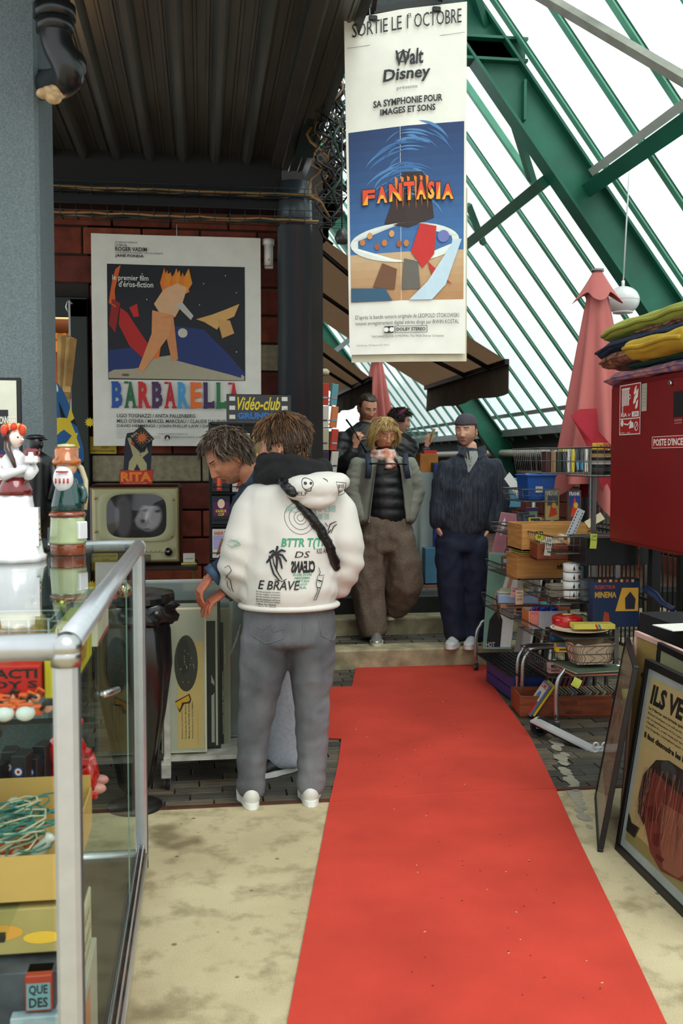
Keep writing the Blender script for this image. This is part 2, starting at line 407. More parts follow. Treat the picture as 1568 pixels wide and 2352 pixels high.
cor=thing('carved_cornice','carved yellow cornice and panel inside the orange shop doorway','cornice',(dx0+.1,WY+1.5,1.4))
b=MB();my=mat('gilt',(214,150,60),.5,0,.2)
zz=PY(110,757,WY+1.4).z-1.4
b.box((0,0,zz),(1.0,.08,.05),my,None,.01);b.box((0,.02,zz-.12),(1.0,.05,.1),my,None,.01)
b.build('rail',cor)
for i in range(14):
 c=MB();c.box((-.45+i*.065,-.05,zz-.045),(.03,.05,.05),my,None,.004);c.build('dentil',cor)
c=MB();c.box((-.02,0,zz-.38),(.16,.05,.16),M['black'],None,.01);c.box((-.02,-.02,zz-.38),(.1,.05,.1),my);c.cyl((-.02,-.04,zz-.38),(-.02,-.05,zz-.38),.02,M['black']);c.build('panel',cor)
# ---- mezzanine soffit: trapezoidal steel deck
CZ=3.55;s0=(PY(735,20,5).x-0)
def DX(px,py):
 p=ray(px,py);t=(CZ-CAMH)/p.z;return(CP+p*t).x
xe=DX(692,180);pitch=DX(598,230)-DX(507,230)
ceil=sempty('ceiling','dark trapezoidal steel deck over the stall')
dk=mat('deck_steel',(92,94,88),.38,.4,.22,3,stretch=(6,.4,1))
xr=DX(598,230);panels=[]
for i in range(-12,3):
 x=xr+i*pitch
 if x>xe+.05:break
 prof=[(0,0),(.03,0),(.055,-.055),(.115,-.055),(.14,0),(.175,0),(.18,.008),(.2,.008)]
 sc=pitch/.24
 prof=[(-.03,-.06),(.0,-.06),(.03,0),(.075,0),(.08,-.008),(.095,-.008),(.1,0),(.145,0),(.15,-.008),(.165,-.008),(.17,0),(.18,0),(.21,-.06)]
 prof=[(a*sc,z)for a,z in prof]
 b=MB()
 for(a,z1),(c_,z2)in zip(prof[:-1],prof[1:]):
  b.add([(x+a,3.2,CZ+z1+.06),(x+c_,3.2,CZ+z2+.06),(x+c_,WY+.1,CZ+z2+.06),(x+a,WY+.1,CZ+z1+.06)],[(0,1,2,3)],dk)
 b.build('deck_panel',ceil)
b=MB();b.box(((xe-3.2)/2-.2,5.2,CZ+.16),(xe+3.4,4.2,.16),M['black']);b.build('deck_slab',ceil)
b=MB();b.box((xe-.02,5.2,CZ+.08),(.05,4.1,.2),mat('deck_edge',(50,46,38),.7));b.build('edge_angle',ceil)
# dark transverse beam and lintel over the wall
b=MB();z1=PY(300,380,WY-.3).z;z0=PY(300,478,WY).z
b.box(((wx0+wx1)/2-.1,WY-.06,(z1+z0)/2+.05),(wx1-wx0+.2,.26,z1-z0+.15),mat('black_beam',(18,18,18),.6));struct(b.build('trim_2'),'black beam under the deck above the wire cable trays')
b=MB();p=PY(850,22,4.95);b.box((-.2,5.03,p.z+.10),(3.0,.16,.2),mat('slate_beam',(36,50,50),.6,0,.2,20,.5,60),None,.01);struct(b.build('trim_3'),'dark slate beam crossing the top of the aisle')
# ---- grey roughcast column at left
cx1=PY(95,800,4.15).x
b=MB();gcm=mat('roughcast_grey',(112,125,129),.8,0,.2,170,1.0,230)
b.box((cx1-.31,4.36,1.85),(.62,.42,3.9),gcm,None,.015)
col=struct(b.build('wall_left'),'grey roughcast column at the left edge')
b=MB();b.box((cx1-.52,4.13,1.38),(.36,.06,2.0),mat('shaded_roughcast',(24,26,27),.85,0,.3,12,.8,120),None,.03);b.build('recess_shade_slab',col)  # shade of a recess put into the dark colour of a raised slab
# ---- dark round post
pc=(PY(641,800,6.85)+PY(720,800,6.85))/2
b=MB();rp=(PY(720,800,6.85).x-PY(641,800,6.85).x)/2
b.lathe([(rp*1.0,0),(rp,3.1),(rp*1.02,3.1),(rp*1.02,3.45)],mat('dark_round_post',(74,82,88),.3,.1,.12,3,stretch=(3,3,.5)),40)
struct(b.build('trim_4',loc=(pc.x,6.85+rp,0)),'dark glossy round post at the end of the block wall')
# raking strut above post
b=MB();a0=PY(697,345,6.7);a1=PY(775,20,5.0);b.bar(a0,a1,.12,.10,M['greend'])
struct(b.build('trim_5'),'dark green raking strut rising from the round post')
# ---- glazed roof slope: plane falling to the right
TH=math.radians(53);SXs=4.4;SZs=2.05
dn=Vector((math.cos(TH),0,-math.sin(TH)));nrm=Vector((-math.sin(TH),0,-math.cos(TH)))
A0=Vector((SXs,0,SZs))
def PL(px,py,off=0):
 d=ray(px,py);o_=A0+nrm*off;t=(o_-CP).dot(nrm)/d.dot(nrm);return CP+d*t
win=sempty('window_1','sloping glass roof with teal glazing bars over the right side')
pane_m=glassmat('roof_glass',(250,254,252),1.3,.15)
UL=7.2
base_bar=None
def bar_mesh():
 b=MB();c=-dn
 p0=-c*.3;p1=c*UL
 b.bar(p0+nrm*.006,p1+nrm*.006,.066,.014,M['bars'],up=nrm)
 b.bar(p0-nrm*.006,p1-nrm*.006,.08,.006,mat('bar_cap',(40,66,60),.5),up=nrm)
 return b.mesh('glazing_bar')
bmsh=bar_mesh();pb=MB();pb.box(((-dn*(UL/2-.1))),(UL,.57,.006),pane_m,Matrix((dn,Vector((0,1,0)),nrm)).transposed());pmsh=pb.mesh('pane')
y0g=8.03;sp=.62
for k in range(-12,27):
 y=y0g+k*sp
 if y>24:break
 o=bpy.data.objects.new('glazing_bar',bmsh);C.objects.link(o);o.parent=win;o.location=A0+Vector((0,y,0))
 o=bpy.data.objects.new('pane',pmsh);C.objects.link(o);o.parent=win;o.location=A0+Vector((0,y+sp/2,0))
# sill gutter, dark wall band, pipe
b=MB();b.box((SXs+.1,13,SZs-.12),(.22,24,.1),mat('zinc',(150,158,154),.4,.4));b.box((SXs+.06,13,SZs+.14),(.06,24,.05),M['greend']);b.build('sill_gutter',win)
wr=sempty('wall_right','low brick wall under the glass slope')
b=MB();b.box((SXs+.25,13,SZs-.35),(.2,24,.4),mat('dark_band',(30,34,32),.7));b.build('dark_band',wr)
b=MB();b.box((SXs+.3,13,.8),(.2,24,1.6),mort);b.build('wall_core',wr)
for k in range(7):
 for j in range(22):
  y=5.5+j*.4+(k%2)*.2;c=MB();c.box((SXs+.19,y,.1+k*.2),(.05,.388,.188),bm_p if k==6 or j%9==4 else random.choice(bm_r[:3]),None,.006);c.build('brick',wr)
b=MB();zp=PX(1150,1041,SXs).z;b.cyl((SXs,5,zp),(SXs,21,zp),.05,mat('pale_pipe',(206,206,192),.4,0,.08));
for y in(7.5,10,13,16):b.cyl((SXs,y,zp),(SXs,y+.06,zp),.058,MC['pale_pipe'])
struct(b.build('trim_6'),'long pale pipe along the right wall at eye height')
# steel frames
def ibeam(b,p0,p1,w,h,m,up):
 p0=Vector(p0);p1=Vector(p1);up=Vector(up);t=(p1-p0).normalized();a,c=frame(t,up)
 b.bar(p0+a*(h/2),p1+a*(h/2),w,.02,m,up=up);b.bar(p0-a*(h/2),p1-a*(h/2),w,.02,m,up=up);b.bar(p0,p1,.02,h,m,up=up)
tn=7
for i,yf in enumerate((7.5,14.3,20.8)):
 b=MB();c=A0+Vector((0,yf,0))+nrm*.22;ibeam(b,c+dn*.9,c-dn*6.6,.17,.28,M['green'],nrm)
 b.box(c-dn*2.95+nrm*.0,(.02,.14,.3),M['green']);
 struct(b.build('trim_%d'%tn),'main green steel rafter %s'%('nearest, crossing the top right','in the middle distance behind the cap','farthest, low behind the headband')[i]);tn+=1
pa=PL(1340,345,.34);b=MB();b.bar((pa.x,7.6,pa.z),(pa.x,20.8,pa.z),.09,.14,M['green'],up=nrm);struct(b.build('trim_%d'%tn),'green purlin running back from the nearest rafter');tn+=1
pb_=PL(1400,400,.16);b=MB();b.bar((pb_.x,3.0,pb_.z),(pb_.x,7.42,pb_.z),.11,.16,M['green'],up=nrm);b.bar((pb_.x-.02,3.0,pb_.z+.1),(pb_.x-.02,7.42,pb_.z+.1),.06,.02,mat('dusty_top',(190,190,180),.7),up=nrm);struct(b.build('trim_%d'%tn),'green purlin at the upper right nearest the viewer');tn+=1
for(q0,q1,w_,mm,lb)in(((1085,-30),(1222,415),.07,'green','green cross brace just right of the hanging film poster'),((1225,-20),(1600,200),.07,'dusty','dusty pale brace at the top right corner'),((1075,470),(1110,560),.06,'green','short green brace beside the hanging poster'),((1060,180),(1225,420),.05,'bars','thin teal brace behind the poster edge')):
 b=MB();m_=M['green']if mm=='green'else(M['bars']if mm=='bars'else mat('dusty_brace',(150,152,140),.7,0,.2))
 b.bar(PL(*q0,.12),PL(*q1,.12),w_,.05,m_,up=nrm);struct(b.build('trim_%d'%tn),lb);tn+=1
b=MB();za=PY(1100,117,7.5).z;xa=PY(1205,130,7.5).x;ibeam(b,(xe,7.5,za),(xa,7.5,za),.16,.16,M['green'],(0,0,1));struct(b.build('trim_%d'%tn),'horizontal green beam tying the rafter to the deck');tn+=1
for y in(9.0,12.0):
 b=MB();ibeam(b,(xe-.2,y,4.1),(1.6,y,5.4),.12,.14,M['bars'],(0,0,1));b.bar((xe-.1,y,3.3),(.9,y+.5,5.6),.08,.08,M['bars']);struct(b.build('trim_%d'%tn),'teal roof strut behind the hanging cables, %s one'%('nearer'if y<10 else 'farther'));tn+=1
# shop row at left of landing, dark
b=MB();b.box((.75,14.5,1.8),(.3,14.2,3.9),mat('shop_row',(34,30,28),.8,0,.2));struct(b.build('wall_landing'),'dark shop fronts beneath the brown awnings')
b=MB();b.box((2.5,23,1.1),(6,.2,2.2),MC['shop_row']);struct(b.build('wall_far'),'dark far wall at the end of the landing')
# ================================================================== LEFT FOREGROUND: glass counter, statuettes, toys
K0=PY(126,1449,1.76);CT=1.247;CXR=-.235;CXL=-.93;CY0=1.76;CY1=3.77
case=thing('display_case','glass display counter with silver aluminium edges full of old toys, left foreground','display case',((CXR+CXL)/2,(CY0+CY1)/2,0))
al=M['alu'];rr=.021
def post(x,y,z0=.0,z1=CT-.03):
 b=MB();prof=[(-rr,-rr*.7),(-rr*.7,-rr),(rr*.6,-rr),(rr,-rr*.6),(rr,rr*.7),(rr*.7,rr),(-rr,rr)]
 b.prism(prof,al,(x,y,z0),(1,0,0),(0,1,0),h=z1-z0);b.box((x+rr+.001,y+rr*.2,(z0+z1)/2),(.004,.006,z1-z0),mat('groove_shadow',(70,74,76),.5,.4));b.build('corner_post',case,world=True)
for x,y in((CXR,CY0),(CXL,CY0),(CXR,CY1),(CXL,CY1)):post(x,y)
def rail(p0,p1,nm='rail'):
 b=MB();b.tube([p0,p1],[(rr*1.15,rr*1.15)]*2,al,12);b.build(nm,case,world=True)
for z in(CT-rr,.05):
 rail((CXR,CY0,z),(CXR,CY1,z));rail((CXL,CY0,z),(CXL,CY1,z));rail((CXR,CY0,z),(CXL,CY0,z));rail((CXR,CY1,z),(CXL,CY1,z))
for x,y in((CXR,CY0),(CXL,CY0),(CXR,CY1),(CXL,CY1)):
 b=MB();b.ell((x,y,CT-rr),(rr*1.35,rr*1.35,rr*1.25),M['chrome']if y==CY0 else al,20,12);b.cyl((x,y,CT-rr*2.6),(x,y,CT-rr),rr*1.25,M['chrome']if y==CY0 else al,20);b.build('corner_cap',case,world=True)
def pane(c,s,nm='pane'):
 b=MB();b.box(c,s,M['glass']);b.build(nm,case,world=True)
ym=(CY0+CY1)/2;xm=(CXR+CXL)/2
b=MB();b.box((xm,ym,CT-.008),(CXR-CXL-.03,CY1-CY0-.03,.005),glassmat('counter_glass',(240,248,246),1.45));b.build('top_glass',case,world=True);pane((CXR-.004,ym,.64),(.005,CY1-CY0-.04,1.15));pane((xm,CY0,.64),(.64,.005,1.15));pane((CXL,ym,.64),(.005,CY1-CY0-.04,1.15));pane((xm,CY1,.64),(.64,.005,1.15))
b=MB();b.box((CXR+.0,ym,.078),(.03,CY1-CY0-.05,.012),mat('track_rust',(74,48,30),.7,.2,.5,20));b.box((CXR+.008,ym,.09),(.004,CY1-CY0-.05,.02),al);b.box((CXR-.008,ym,.09),(.004,CY1-CY0-.05,.02),al);b.build('door_track',case,world=True)
b=MB();b.box((CXR-.01,3.28,.64),(.004,.012,1.1),mat('pane_edge',(120,150,140),.2));b.build('sliding_edge',case,world=True)
b=MB();b.cyl(PX(243,1584,CXR-.0)+Vector((0,-.05,0)),PX(270,1584,CXR),.009,M['chrome'],12);b.build('door_lock',case,world=True)
b=MB();b.box((xm,ym,.03),(.66,CY1-CY0,.05),M['black']);b.build('base_board',case,world=True)
for z in(1.055,.675):
 pane((xm-.05,2.62,z),(.54,1.55,.006),'shelf')
 b=MB();b.box((xm-.05,1.85,z),(.54,.012,.014),M['black']);b.box((xm-.05,3.4,z),(.54,.012,.014),M['black']);b.build('shelf_edge',case,world=True)
# --- things on the counter
def fig_frame(px,py):p=G(px,py,CT-.005);return p
p=fig_frame(38,1288);H=866*1.0
porc=mat('white_glazed_porcelain',(226,224,226),.12,0,.05,20,coat=.8);prd=mat('crimson_glaze',(120,24,24),.15,0,.3,30,coat=.8)
t=thing('porcelain_woman','white porcelain figurine of a woman in crown and red apron holding a loaf','figurine',p)
S=(1288-985)/2287*p.y*1.02;sc=S/.36
def at(x,y,z):return(x*sc,y*sc,z*sc)
b=MB();b.lathe([(0,0),(.072,0),(.074,.014),(.066,.02),(.056,.08),(.043,.155),(.041,.172),(.0,.172)],porc,24,wob=lambda a,z:1+.05*math.sin(a*7));b.v=[v*sc for v in b.v];b.build('skirt',t)
b=MB();b.lathe([(0,.17),(.044,.171),(.043,.185),(.034,.205),(.028,.216),(0,.216)],prd,24);b.v=[v*sc for v in b.v];b.build('red_bodice',t)
b=MB();b.lathe([(0,.205),(.026,.205),(.034,.235),(.036,.262),(.02,.28),(.011,.287),(.011,.3),(0,.3)],porc,20,sy=.7)
for s in(-1,1):
 b.tube([(s*.034,0,.262),(s*.046,-.012,.235),(s*.03+.01,-.03,.222),(.044,-.03,.246)],[.013,.016,.015,.009],porc,10)
b.v=[v*sc for v in b.v];b.build('torso',t)
b=MB();b.ell((.004,-.004,.315),(.019,.02,.024),mat('porcelain_skin',(236,214,200),.15,coat=.6),18,14);b.ell((.0225,-.014,.313),(.004,.004,.004),MC['porcelain_skin']);
b.ell((.012,-.021,.319),(.003,.002,.0022),flat(30,30,40));b.ell((.02,-.018,.304),(.003,.002,.0015),flat(190,40,40));b.v=[v*sc for v in b.v];b.build('head',t)
b=MB();br=mat('brown_glaze',(60,34,24),.2,coat=.5);b.ell((-.006,.004,.322),(.02,.021,.02),br,16,10);b.tube([(-.016,-.012,.32),(-.014,-.024,.29),(.0,-.034,.262),(.008,-.036,.24)],[.008,.009,.007,.004],br,8);b.v=[v*sc for v in b.v];b.build('plait',t)
b=MB();gy=mat('gold_glaze',(214,160,80),.2,coat=.5)
for k in range(9):
 a=-PI*.1+k*PI*1.2/8;b.ell((.024*math.cos(a),-.006+.01*math.sin(a)-.006,.338+.006*math.sin(a)),(.009,.006,.013),gy if k%2 else flat(200,60,30),10,8)
b.ell((.002,-.02,.345),(.009,.006,.009),flat(214,50,24),12,8);b.ell((-.022,-.01,.325),(.008,.006,.008),flat(60,80,150),10,8);b.v=[v*sc for v in b.v];b.build('crown',t)
b=MB();b.box((.048,-.03,.262),(.034,.034,.02),porc,None,.004);b.box((.048,-.03,.28),(.036,.036,.02),prd,None,.006);b.box((.048,-.03,.268),(.016,.038,.03),porc,None,.003);b.v=[v*sc for v in b.v];b.build('loaf',t)
b=MB();
for k in range(6):b.box((.052-.0008*k,-.016,.055+k*.014),(.026,.03,.003),flat(190,60,40)if k%2 else flat(90,40,40))
b.box((.048,-.018,.09),(.028,.03,.1),porc);b.v=[v*sc for v in b.v];b.build('towel',t)
# green decanter figure
p=fig_frame(156,1274);sc=(1274-1012)/2287*p.y/.30
amb=mat('amber_glaze',(176,96,30),.14,0,.35,20,coat=.9);grn=mat('pale_green_glaze',(176,190,142),.15,0,.12,10,coat=.9);tl=mat('dark_teal_glaze',(24,66,62),.12,0,.15,coat=.9);bnz=mat('brown_band_glaze',(128,56,20),.14,0,.3,20,coat=.9)
t=thing('decanter_man','green and brown glazed decanter of a bearded man, beside the white figurine','figurine',p)
def part(nm,fn):
 b=MB();fn(b);b.v=[v*sc for v in b.v];return b.build(nm,t)
part('base',lambda b:b.lathe([(0,0),(.042,0),(.045,.004),(.045,.026),(.044,.03),(0,.03)],bnz,28))
part('coat_skirt',lambda b:b.lathe([(0,.03),(.046,.03),(.047,.036),(.043,.09),(.044,.1),(0,.1)],grn,28,wob=lambda a,z:1+.025*math.sin(a*9)))
part('belt',lambda b:b.lathe([(0,.098),(.046,.098),(.048,.104),(.043,.112),(0,.112)],bnz,28))
part('coat',lambda b:(b.lathe([(0,.11),(.042,.11),(.04,.135),(.033,.165),(.027,.19),(.02,.2),(0,.2)],tl,28),b.tube([(.03,-.004,.18),(.042,-.006,.165),(.044,-.008,.15),(.04,-.016,.135)],.009,tl,10)))
part('beard',lambda b:(b.ell((-.006,-.022,.195),(.026,.02,.035),porc,18,12),b.box((-.006,-.043,.213),(.03,.004,.004),flat(170,50,30)))and[b.tube([(x,-.041,.196),(x,-.043,.184)],.0022,flat(190,60,30),6)for x in(-.022,-.012,-.002,.008)])
part('face',lambda b:b.ell((0,-.004,.222),(.026,.024,.022),mat('flesh_glaze',(222,170,120),.15,coat=.9),18,12))
part('hat',lambda b:(b.lathe([(0,.23),(.034,.23),(.037,.236),(.036,.244),(.03,.248),(.031,.268),(.026,.276),(.012,.28),(0,.281)],amb,28),b.lathe([(0,.274),(.024,.274),(.022,.282),(0,.285)],grn,20)))
part('handle',lambda b:b.tube([(.02,.0,.236),(.035,.006,.222),(.046,.006,.19),(.047,.002,.15),(.044,0,.115)],[.007,.0075,.007,.006,.006],mat('bone_glaze',(190,176,140),.2,coat=.7),10))
def cloth(b):
 b.box((.036,-.022,.064),(.03,.02,.046),porc,Matrix.Rotation(.9,3,'Z'),.003)
 for k in range(3):
  for s in(-1,1):
   b.box((.04,-.03,.05+k*.014),(.02,.003,.0035),flat(180,60,40),Matrix.Rotation(.9,3,'Z')@Matrix.Rotation(.6*s,3,'Y'))
part('embroidered_towel',cloth)
# black statuette
p=G(74,1236,CT-.005);p.y=3.42;p=PY(84,1232,3.42);p.z=CT-.005;sc=(1238-962)/2287*p.y/.36
blk=mat('black_cast_iron',(18,18,20),.3,.1,.15,20)
t=thing('black_statuette','black cast statuette of a bearded man in flat cap and long coat','figurine',p)
part('coat',lambda b:(b.lathe([(.0,.0),(.05,0),(.05,.015),(.03,.018),(.03,.07),(.052,.075),(.05,.13),(.045,.2),(.052,.25),(.046,.272),(.02,.29),(0,.295)],blk,26,sy=.75,wob=lambda a,z:1+.05*math.sin(a*5+z*30)),[b.tube([(s*.046,0,.26),(s*.056,-.004,.2),(s*.044,-.022,.15)],[.017,.016,.012],blk,10)for s in(-1,1)]))
part('head',lambda b:(b.ell((.004,-.004,.313),(.02,.022,.026),blk,18,14),b.ell((.02,-.014,.31),(.005,.005,.007),blk),b.ell((.014,-.016,.292),(.008,.008,.01),blk)))
part('flat_cap',lambda b:(b.ell((.0,0,.332),(.029,.028,.009),blk,20,8),b.ell((.024,-.012,.326),(.014,.012,.003),blk,14,6)))
# framed picture propped behind at left edge
p=PY(20,1052,3.95)
t=thing('framed_print','black framed print with film poster lettering, propped at the far left edge','picture',(p.x,3.95,CT))
b=MB();O=PY(-30,1052,3.95);q=PY(48,868,3.95);w=q.x-O.x;h=q.z-O.z
b.box((O.x+w/2,3.955,O.z+h/2),(w,.02,h),M['black'],None,.003);b.build('frame',t,world=True)
b=MB();b.box((O.x+w/2-.005,3.942,O.z+h/2),(w-.022,.006,h-.022),mat('mount_board',(214,214,196),.6));b.build('mount',t,world=True)
b=MB();b.box((O.x+w/2-.01,3.975,(O.z+CT)/2-.0),(w,.05,O.z-CT+.02),M['black']);b.build('stand',t,world=True)
P=Print((O.x,3.9385,O.z),(1,0,0),(0,0,1),w,h);P.rect(.3,.03,.64,.6,(18,20,30));P.text('TONNERRE',.34,.42,.84,.52,(230,226,210),.02);P.text('51',.5,.12,.82,.3,(214,214,226),.03);P.rect(.3,.03,.8,.1,(24,40,90));P.build('print',t)
# small brick-front toy house under that picture
p=PY(14,1232,3.7)
t=thing('toy_house','small brick printed box with white stripes behind the porcelain woman','box',(p.x,3.7,CT))
b=MB();b.box((0,0,.16),(.2,.1,.32),mat('brick_print',(120,50,34),.7,0,.2,30),None,.004);b.build('box',t)
P=Print((p.x-.1,3.65,CT),(1,0,0),(0,0,1));
for i in range(6):P.rect(.01,.03+i*.05,.19,.036+i*.05,(210,200,190),.001)
P.rect(.12,.2,.17,.3,(30,50,120));P.build('print',t)
# --- toys inside the case (upper shelf z 1.055, second .675, floor .06)
def toybox(name,label,c,size,m,txts,face='front',rz=0,group=None,bev=.002):
 t=thing(name,label,'box',(c[0],c[1],c[2]),rz,group)
 b=MB();b.box((0,0,size[2]/2),size,m,None,bev);b.build('carton',t)
 Mx=t.matrix_basis
 if face=='front':O=Vector((-size[0]/2,-size[1]/2,0));u=Vector((1,0,0));w=size[0]
 elif face=='right':O=Vector((size[0]/2,-size[1]/2,0));u=Vector((0,1,0));w=size[1]
 elif face=='left':O=Vector((-size[0]/2,size[1]/2,0));u=Vector((0,-1,0));w=size[1]
 elif face=='top':O=Vector((-size[0]/2,-size[1]/2,size[2]));u=Vector((1,0,0));w=size[0]
 P=Print(O,u,(0,1,0)if face=='top'else(0,0,1),w,size[1]if face=='top'else size[2]);txts(P);P.b.build('print',t);return t
def f(P):
 P.text('GUN',.02,.78,.5,.92,(240,190,60));P.text('ACTI',.6,.66,.98,.92,(20,14,12),.03);P.text('TOY S',.45,.4,.98,.6,(20,14,12),.03);P.text('07',.0,.36,.3,.75,(250,220,120),.03,.2);P.text('GILBERT',.05,.06,.7,.26,(240,235,225),.02)
p0=PY(88,1603,2.02)
toybox('toy_carton','red toy carton with black and yellow lettering on the upper case shelf',(p0 .x-.11,2.10,1.063),(.22,.12,.075),mat('red_carton',(196,20,14),.5),f)
def f(P):P.text('007',.4,.2,.75,.6,(200,130,10),.04);P.text('SPECIAL',.05,.7,.8,.88,(60,60,20));P.rect(0,0,1,.08,(40,40,30))
toybox('yellow_carton','long yellow printed carton against the case side glass',(-.295,2.28,1.063),(.05,.42,.125),mat('yellow_carton',(206,196,40),.5),f,'right')
def f(P):P.text('LEGO',.1,.5,.35,.85,(200,30,20),.03);P.rect(.0,.0,1,.1,(160,40,30))
toybox('brick_box_reflection','cream box built for the reflection of a toy brick box, behind the yellow carton',(-.30,2.78,1.063),(.06,.3,.12),mat('cream_carton',(206,200,176),.5),f,'right')  # reflection in the case glass, added as a solid carton
# white wire basket with badge
t=thing('wire_toy_basket','white wire basket behind the orange badge in the case','basket',(-.44,2.2,1.145))
b=MB()
for i in range(7):b.tube([(-.12+i*.04,-.06,0),(-.12+i*.04,-.065,.07)],.002,M['white'],5)
for z in(0,.023,.046,.07):b.tube([(-.125,-.06,z),(.125,-.06,z),(.125,.06,z),(-.125,.06,z)],.0022,M['white'],5,closed=True)
b.box((0,0,-.004),(.25,.12,.004),M['white']);b.build('wires',t)
b=MB();b.box((0,.02,.04),(.2,.06,.06),mat('junk_yellow',(230,190,90),.5,0,.3,40),None,.01);b.build('packets',t)
p=PY(55,1500,2.08)
t=thing('round_badge','round orange badge with lettering standing in the case','badge',(p.x,2.08,p.z-.03));b=MB();b.cyl((0,0,.03),(0,.006,.03),.028,mat('orange_badge',(224,84,30),.3),30);b.build('disc',t)
P=Print((-.028,0,.002),(1,0,0),(0,0,1),.056,.056);P.text('CHER',.15,.5,.85,.68,(245,220,160),.03);P.text('club',.2,.28,.8,.44,(245,220,160),.02);P.b.build('print',t)
rnd=random.Random(11)
# row of orange-black action figures in front of shelf
for i in range(7):
 px=-40+i*20;y=1.93+.05*(i%3);p=PY(px,1665,y)
 t=thing('toy_robot','orange and black plastic toy figure on upper shelf, %s'%('at the frame edge','second from the frame edge','third from the frame edge','under the toy lettering','left of the silver post','beside the silver post','nearest the side glass')[i],'toy',(p.x,y,1.063),rnd.uniform(-.5,.5))
 org=mat('orange_plastic',(232,96,24),.35);pk=mat('pink_plastic',(222,160,130),.4)
 b=MB();b.box((0,0,.012),(.03,.016,.02),org,None,.004);b.build('torso',t)
 b=MB();b.ell((.024,0,.014),.009,pk,10,8);b.build('head',t)
 for s in(-1,1):
  b=MB();b.tube([(-.014,s*.005,.01),(-.03,s*.007,.008),(-.044,s*.006,.012)],[.0055,.005,.004],M['black']if i%2 else org,8);b.build('leg',t)
  b=MB();b.tube([(.012,s*.009,.014),(0.02,s*.017,.02+.01*rnd.random()),(.034,s*.014,.024)],[.004,.004,.003],org if i%2 else M['black'],8);b.build('arm',t)
p=PY(30,1650,1.9)
for i,(px,lb)in enumerate(((12,'white toy spaceship with orange fins below the robots'),(60,'white round toy capsule beside the toy spaceship'))):
 p=PY(px,1720,1.9);t=thing('toy_spaceship'if i==0 else 'toy_capsule',lb,'toy',(p.x,1.92,1.063));b=MB();b.ell((0,-.02,.014),(.018,.022,.014),M['white'],14,8);b.build('hull',t);b=MB();b.box((0,-.02,.03),(.03,.01,.006),mat('orange_plastic',(232,96,24),.35),None,.002);b.build('fin',t)
# red kneeling toy figure on second shelf
p=PX(176,1800,-.335);rp_=mat('translucent_red_plastic',(206,24,20),.22,0,.1,8,coat=.5)
t=thing('red_figure','seated red plastic figure with pink shoes inside the case','figurine',(-.352,2.62,.68));sc=.235/.3
part('body',lambda b:(b.lathe([(0,0),(.07,0),(.075,.02),(.06,.05),(.055,.11),(.065,.16),(.05,.19),(.022,.205),(0,.21)],rp_,24,sy=.9),b.box((.02,0,.012),(.17,.14,.024),rp_,None,.006)))
part('head',lambda b:(b.ell((0.005,0,.25),(.042,.04,.05),rp_,22,16),b.ell((.046,-.004,.245),(.012,.01,.012),rp_),b.ell((.04,-.004,.222),(.012,.014,.007),rp_),b.ell((.035,0,.265),(.014,.03,.008),rp_)))
for s in(-1,1):
 part('leg',lambda b:b.tube([(.03,s*.035,.05),(.075,s*.045,.1),(.085,s*.045,.03)],[.028,.026,.022],rp_,12))
 part('arm',lambda b:b.tube([(.0,s*.055,.18),(.03,s*.075,.13),(.07,s*.05,.12)],[.02,.018,.014],rp_,12))
 part('shoe',lambda b:b.ell((.1,s*.045,.03),(.032,.02,.018),mat('pink_shoe',(226,150,140),.3),16,10))
# dark roundel boxes
for i in range(6):
 p=PY(4+i*18,1790,2.55);lb=('leftmost','second','third','fourth','fifth','rightmost')[i]
 def f(P):
  P.ring(.5,.72,.34,(30,60,150),asp=P.w/P.h);P.ring(.5,.72,.24,(235,235,235),asp=P.w/P.h);P.ring(.5,.72,.12,(210,30,30),asp=P.w/P.h);P.rect(.15,.1,.85,.3,(150,150,150)if i%2 else(190,30,30))
 toybox('dark_carton','dark model kit carton with a roundel on the second case shelf, %s'%lb,(p.x,2.52+.04*(i%3),.684),(.036,.06,.12+.02*(i%2)),mat('navy_carton',(20,24,34),.4),f,'front',rnd.uniform(-.3,.3))
# cardboard tray of cables
tcx,tcy,tcz=-.40,2.18,.684
t=thing('cardboard_tray','open cardboard tray of tangled wires on the second case shelf','tray',(tcx,tcy,tcz))
b=MB();cd=mat('tray_card',(206,164,90),.8,0,.08)
b.box((0,0,.003),(.27,.4,.005),cd);b.box((0,-.2,.045),(.27,.004,.09),cd);b.box((0,.2,.06),(.27,.004,.12),cd);b.box((.135,0,.045),(.004,.4,.09),cd);b.box((-.135,0,.045),(.004,.4,.09),cd);b.build('card',t)
def wire_tangle(name,lb,c,ext,n,m,r=.0022,turns=3,seed=1):
 rn=random.Random(seed);b=MB()
 for k in range(n):
  pts=[];ph=rn.uniform(0,6);cx,cy=rn.uniform(-ext[0],ext[0])*.5,rn.uniform(-ext[1],ext[1])*.5;ra=rn.uniform(.4,1)*min(ext[0],ext[1])*.8
  for i in range(26):
   a=ph+i*turns*2*PI/26;pts.append((c[0]+cx+ra*math.cos(a)*(1+.2*math.sin(a*.7)),c[1]+cy+ra*math.sin(a*1.05),c[2]+ext[2]*(.5+.5*math.sin(a*.6+k))))
  b.tube(pts,r,m,5)
 return b
b=wire_tangle('','',(0,0,.06),(.1,.16,.05),7,mat('teal_wire',(50,130,120),.5),seed=5);o=tag(b.build('wire_tangle',loc=(tcx,tcy,tcz)),'tangle of teal and cream wires in the cardboard tray','wires')
b=wire_tangle('','',(0,0,.06),(.1,.16,.05),4,mat('cream_wire',(216,206,170),.5),seed=9);b.build('cream_wire',o)
cols=[(232,84,24),(220,60,20),(70,150,190),(230,230,220),(236,120,30),(210,206,190)]
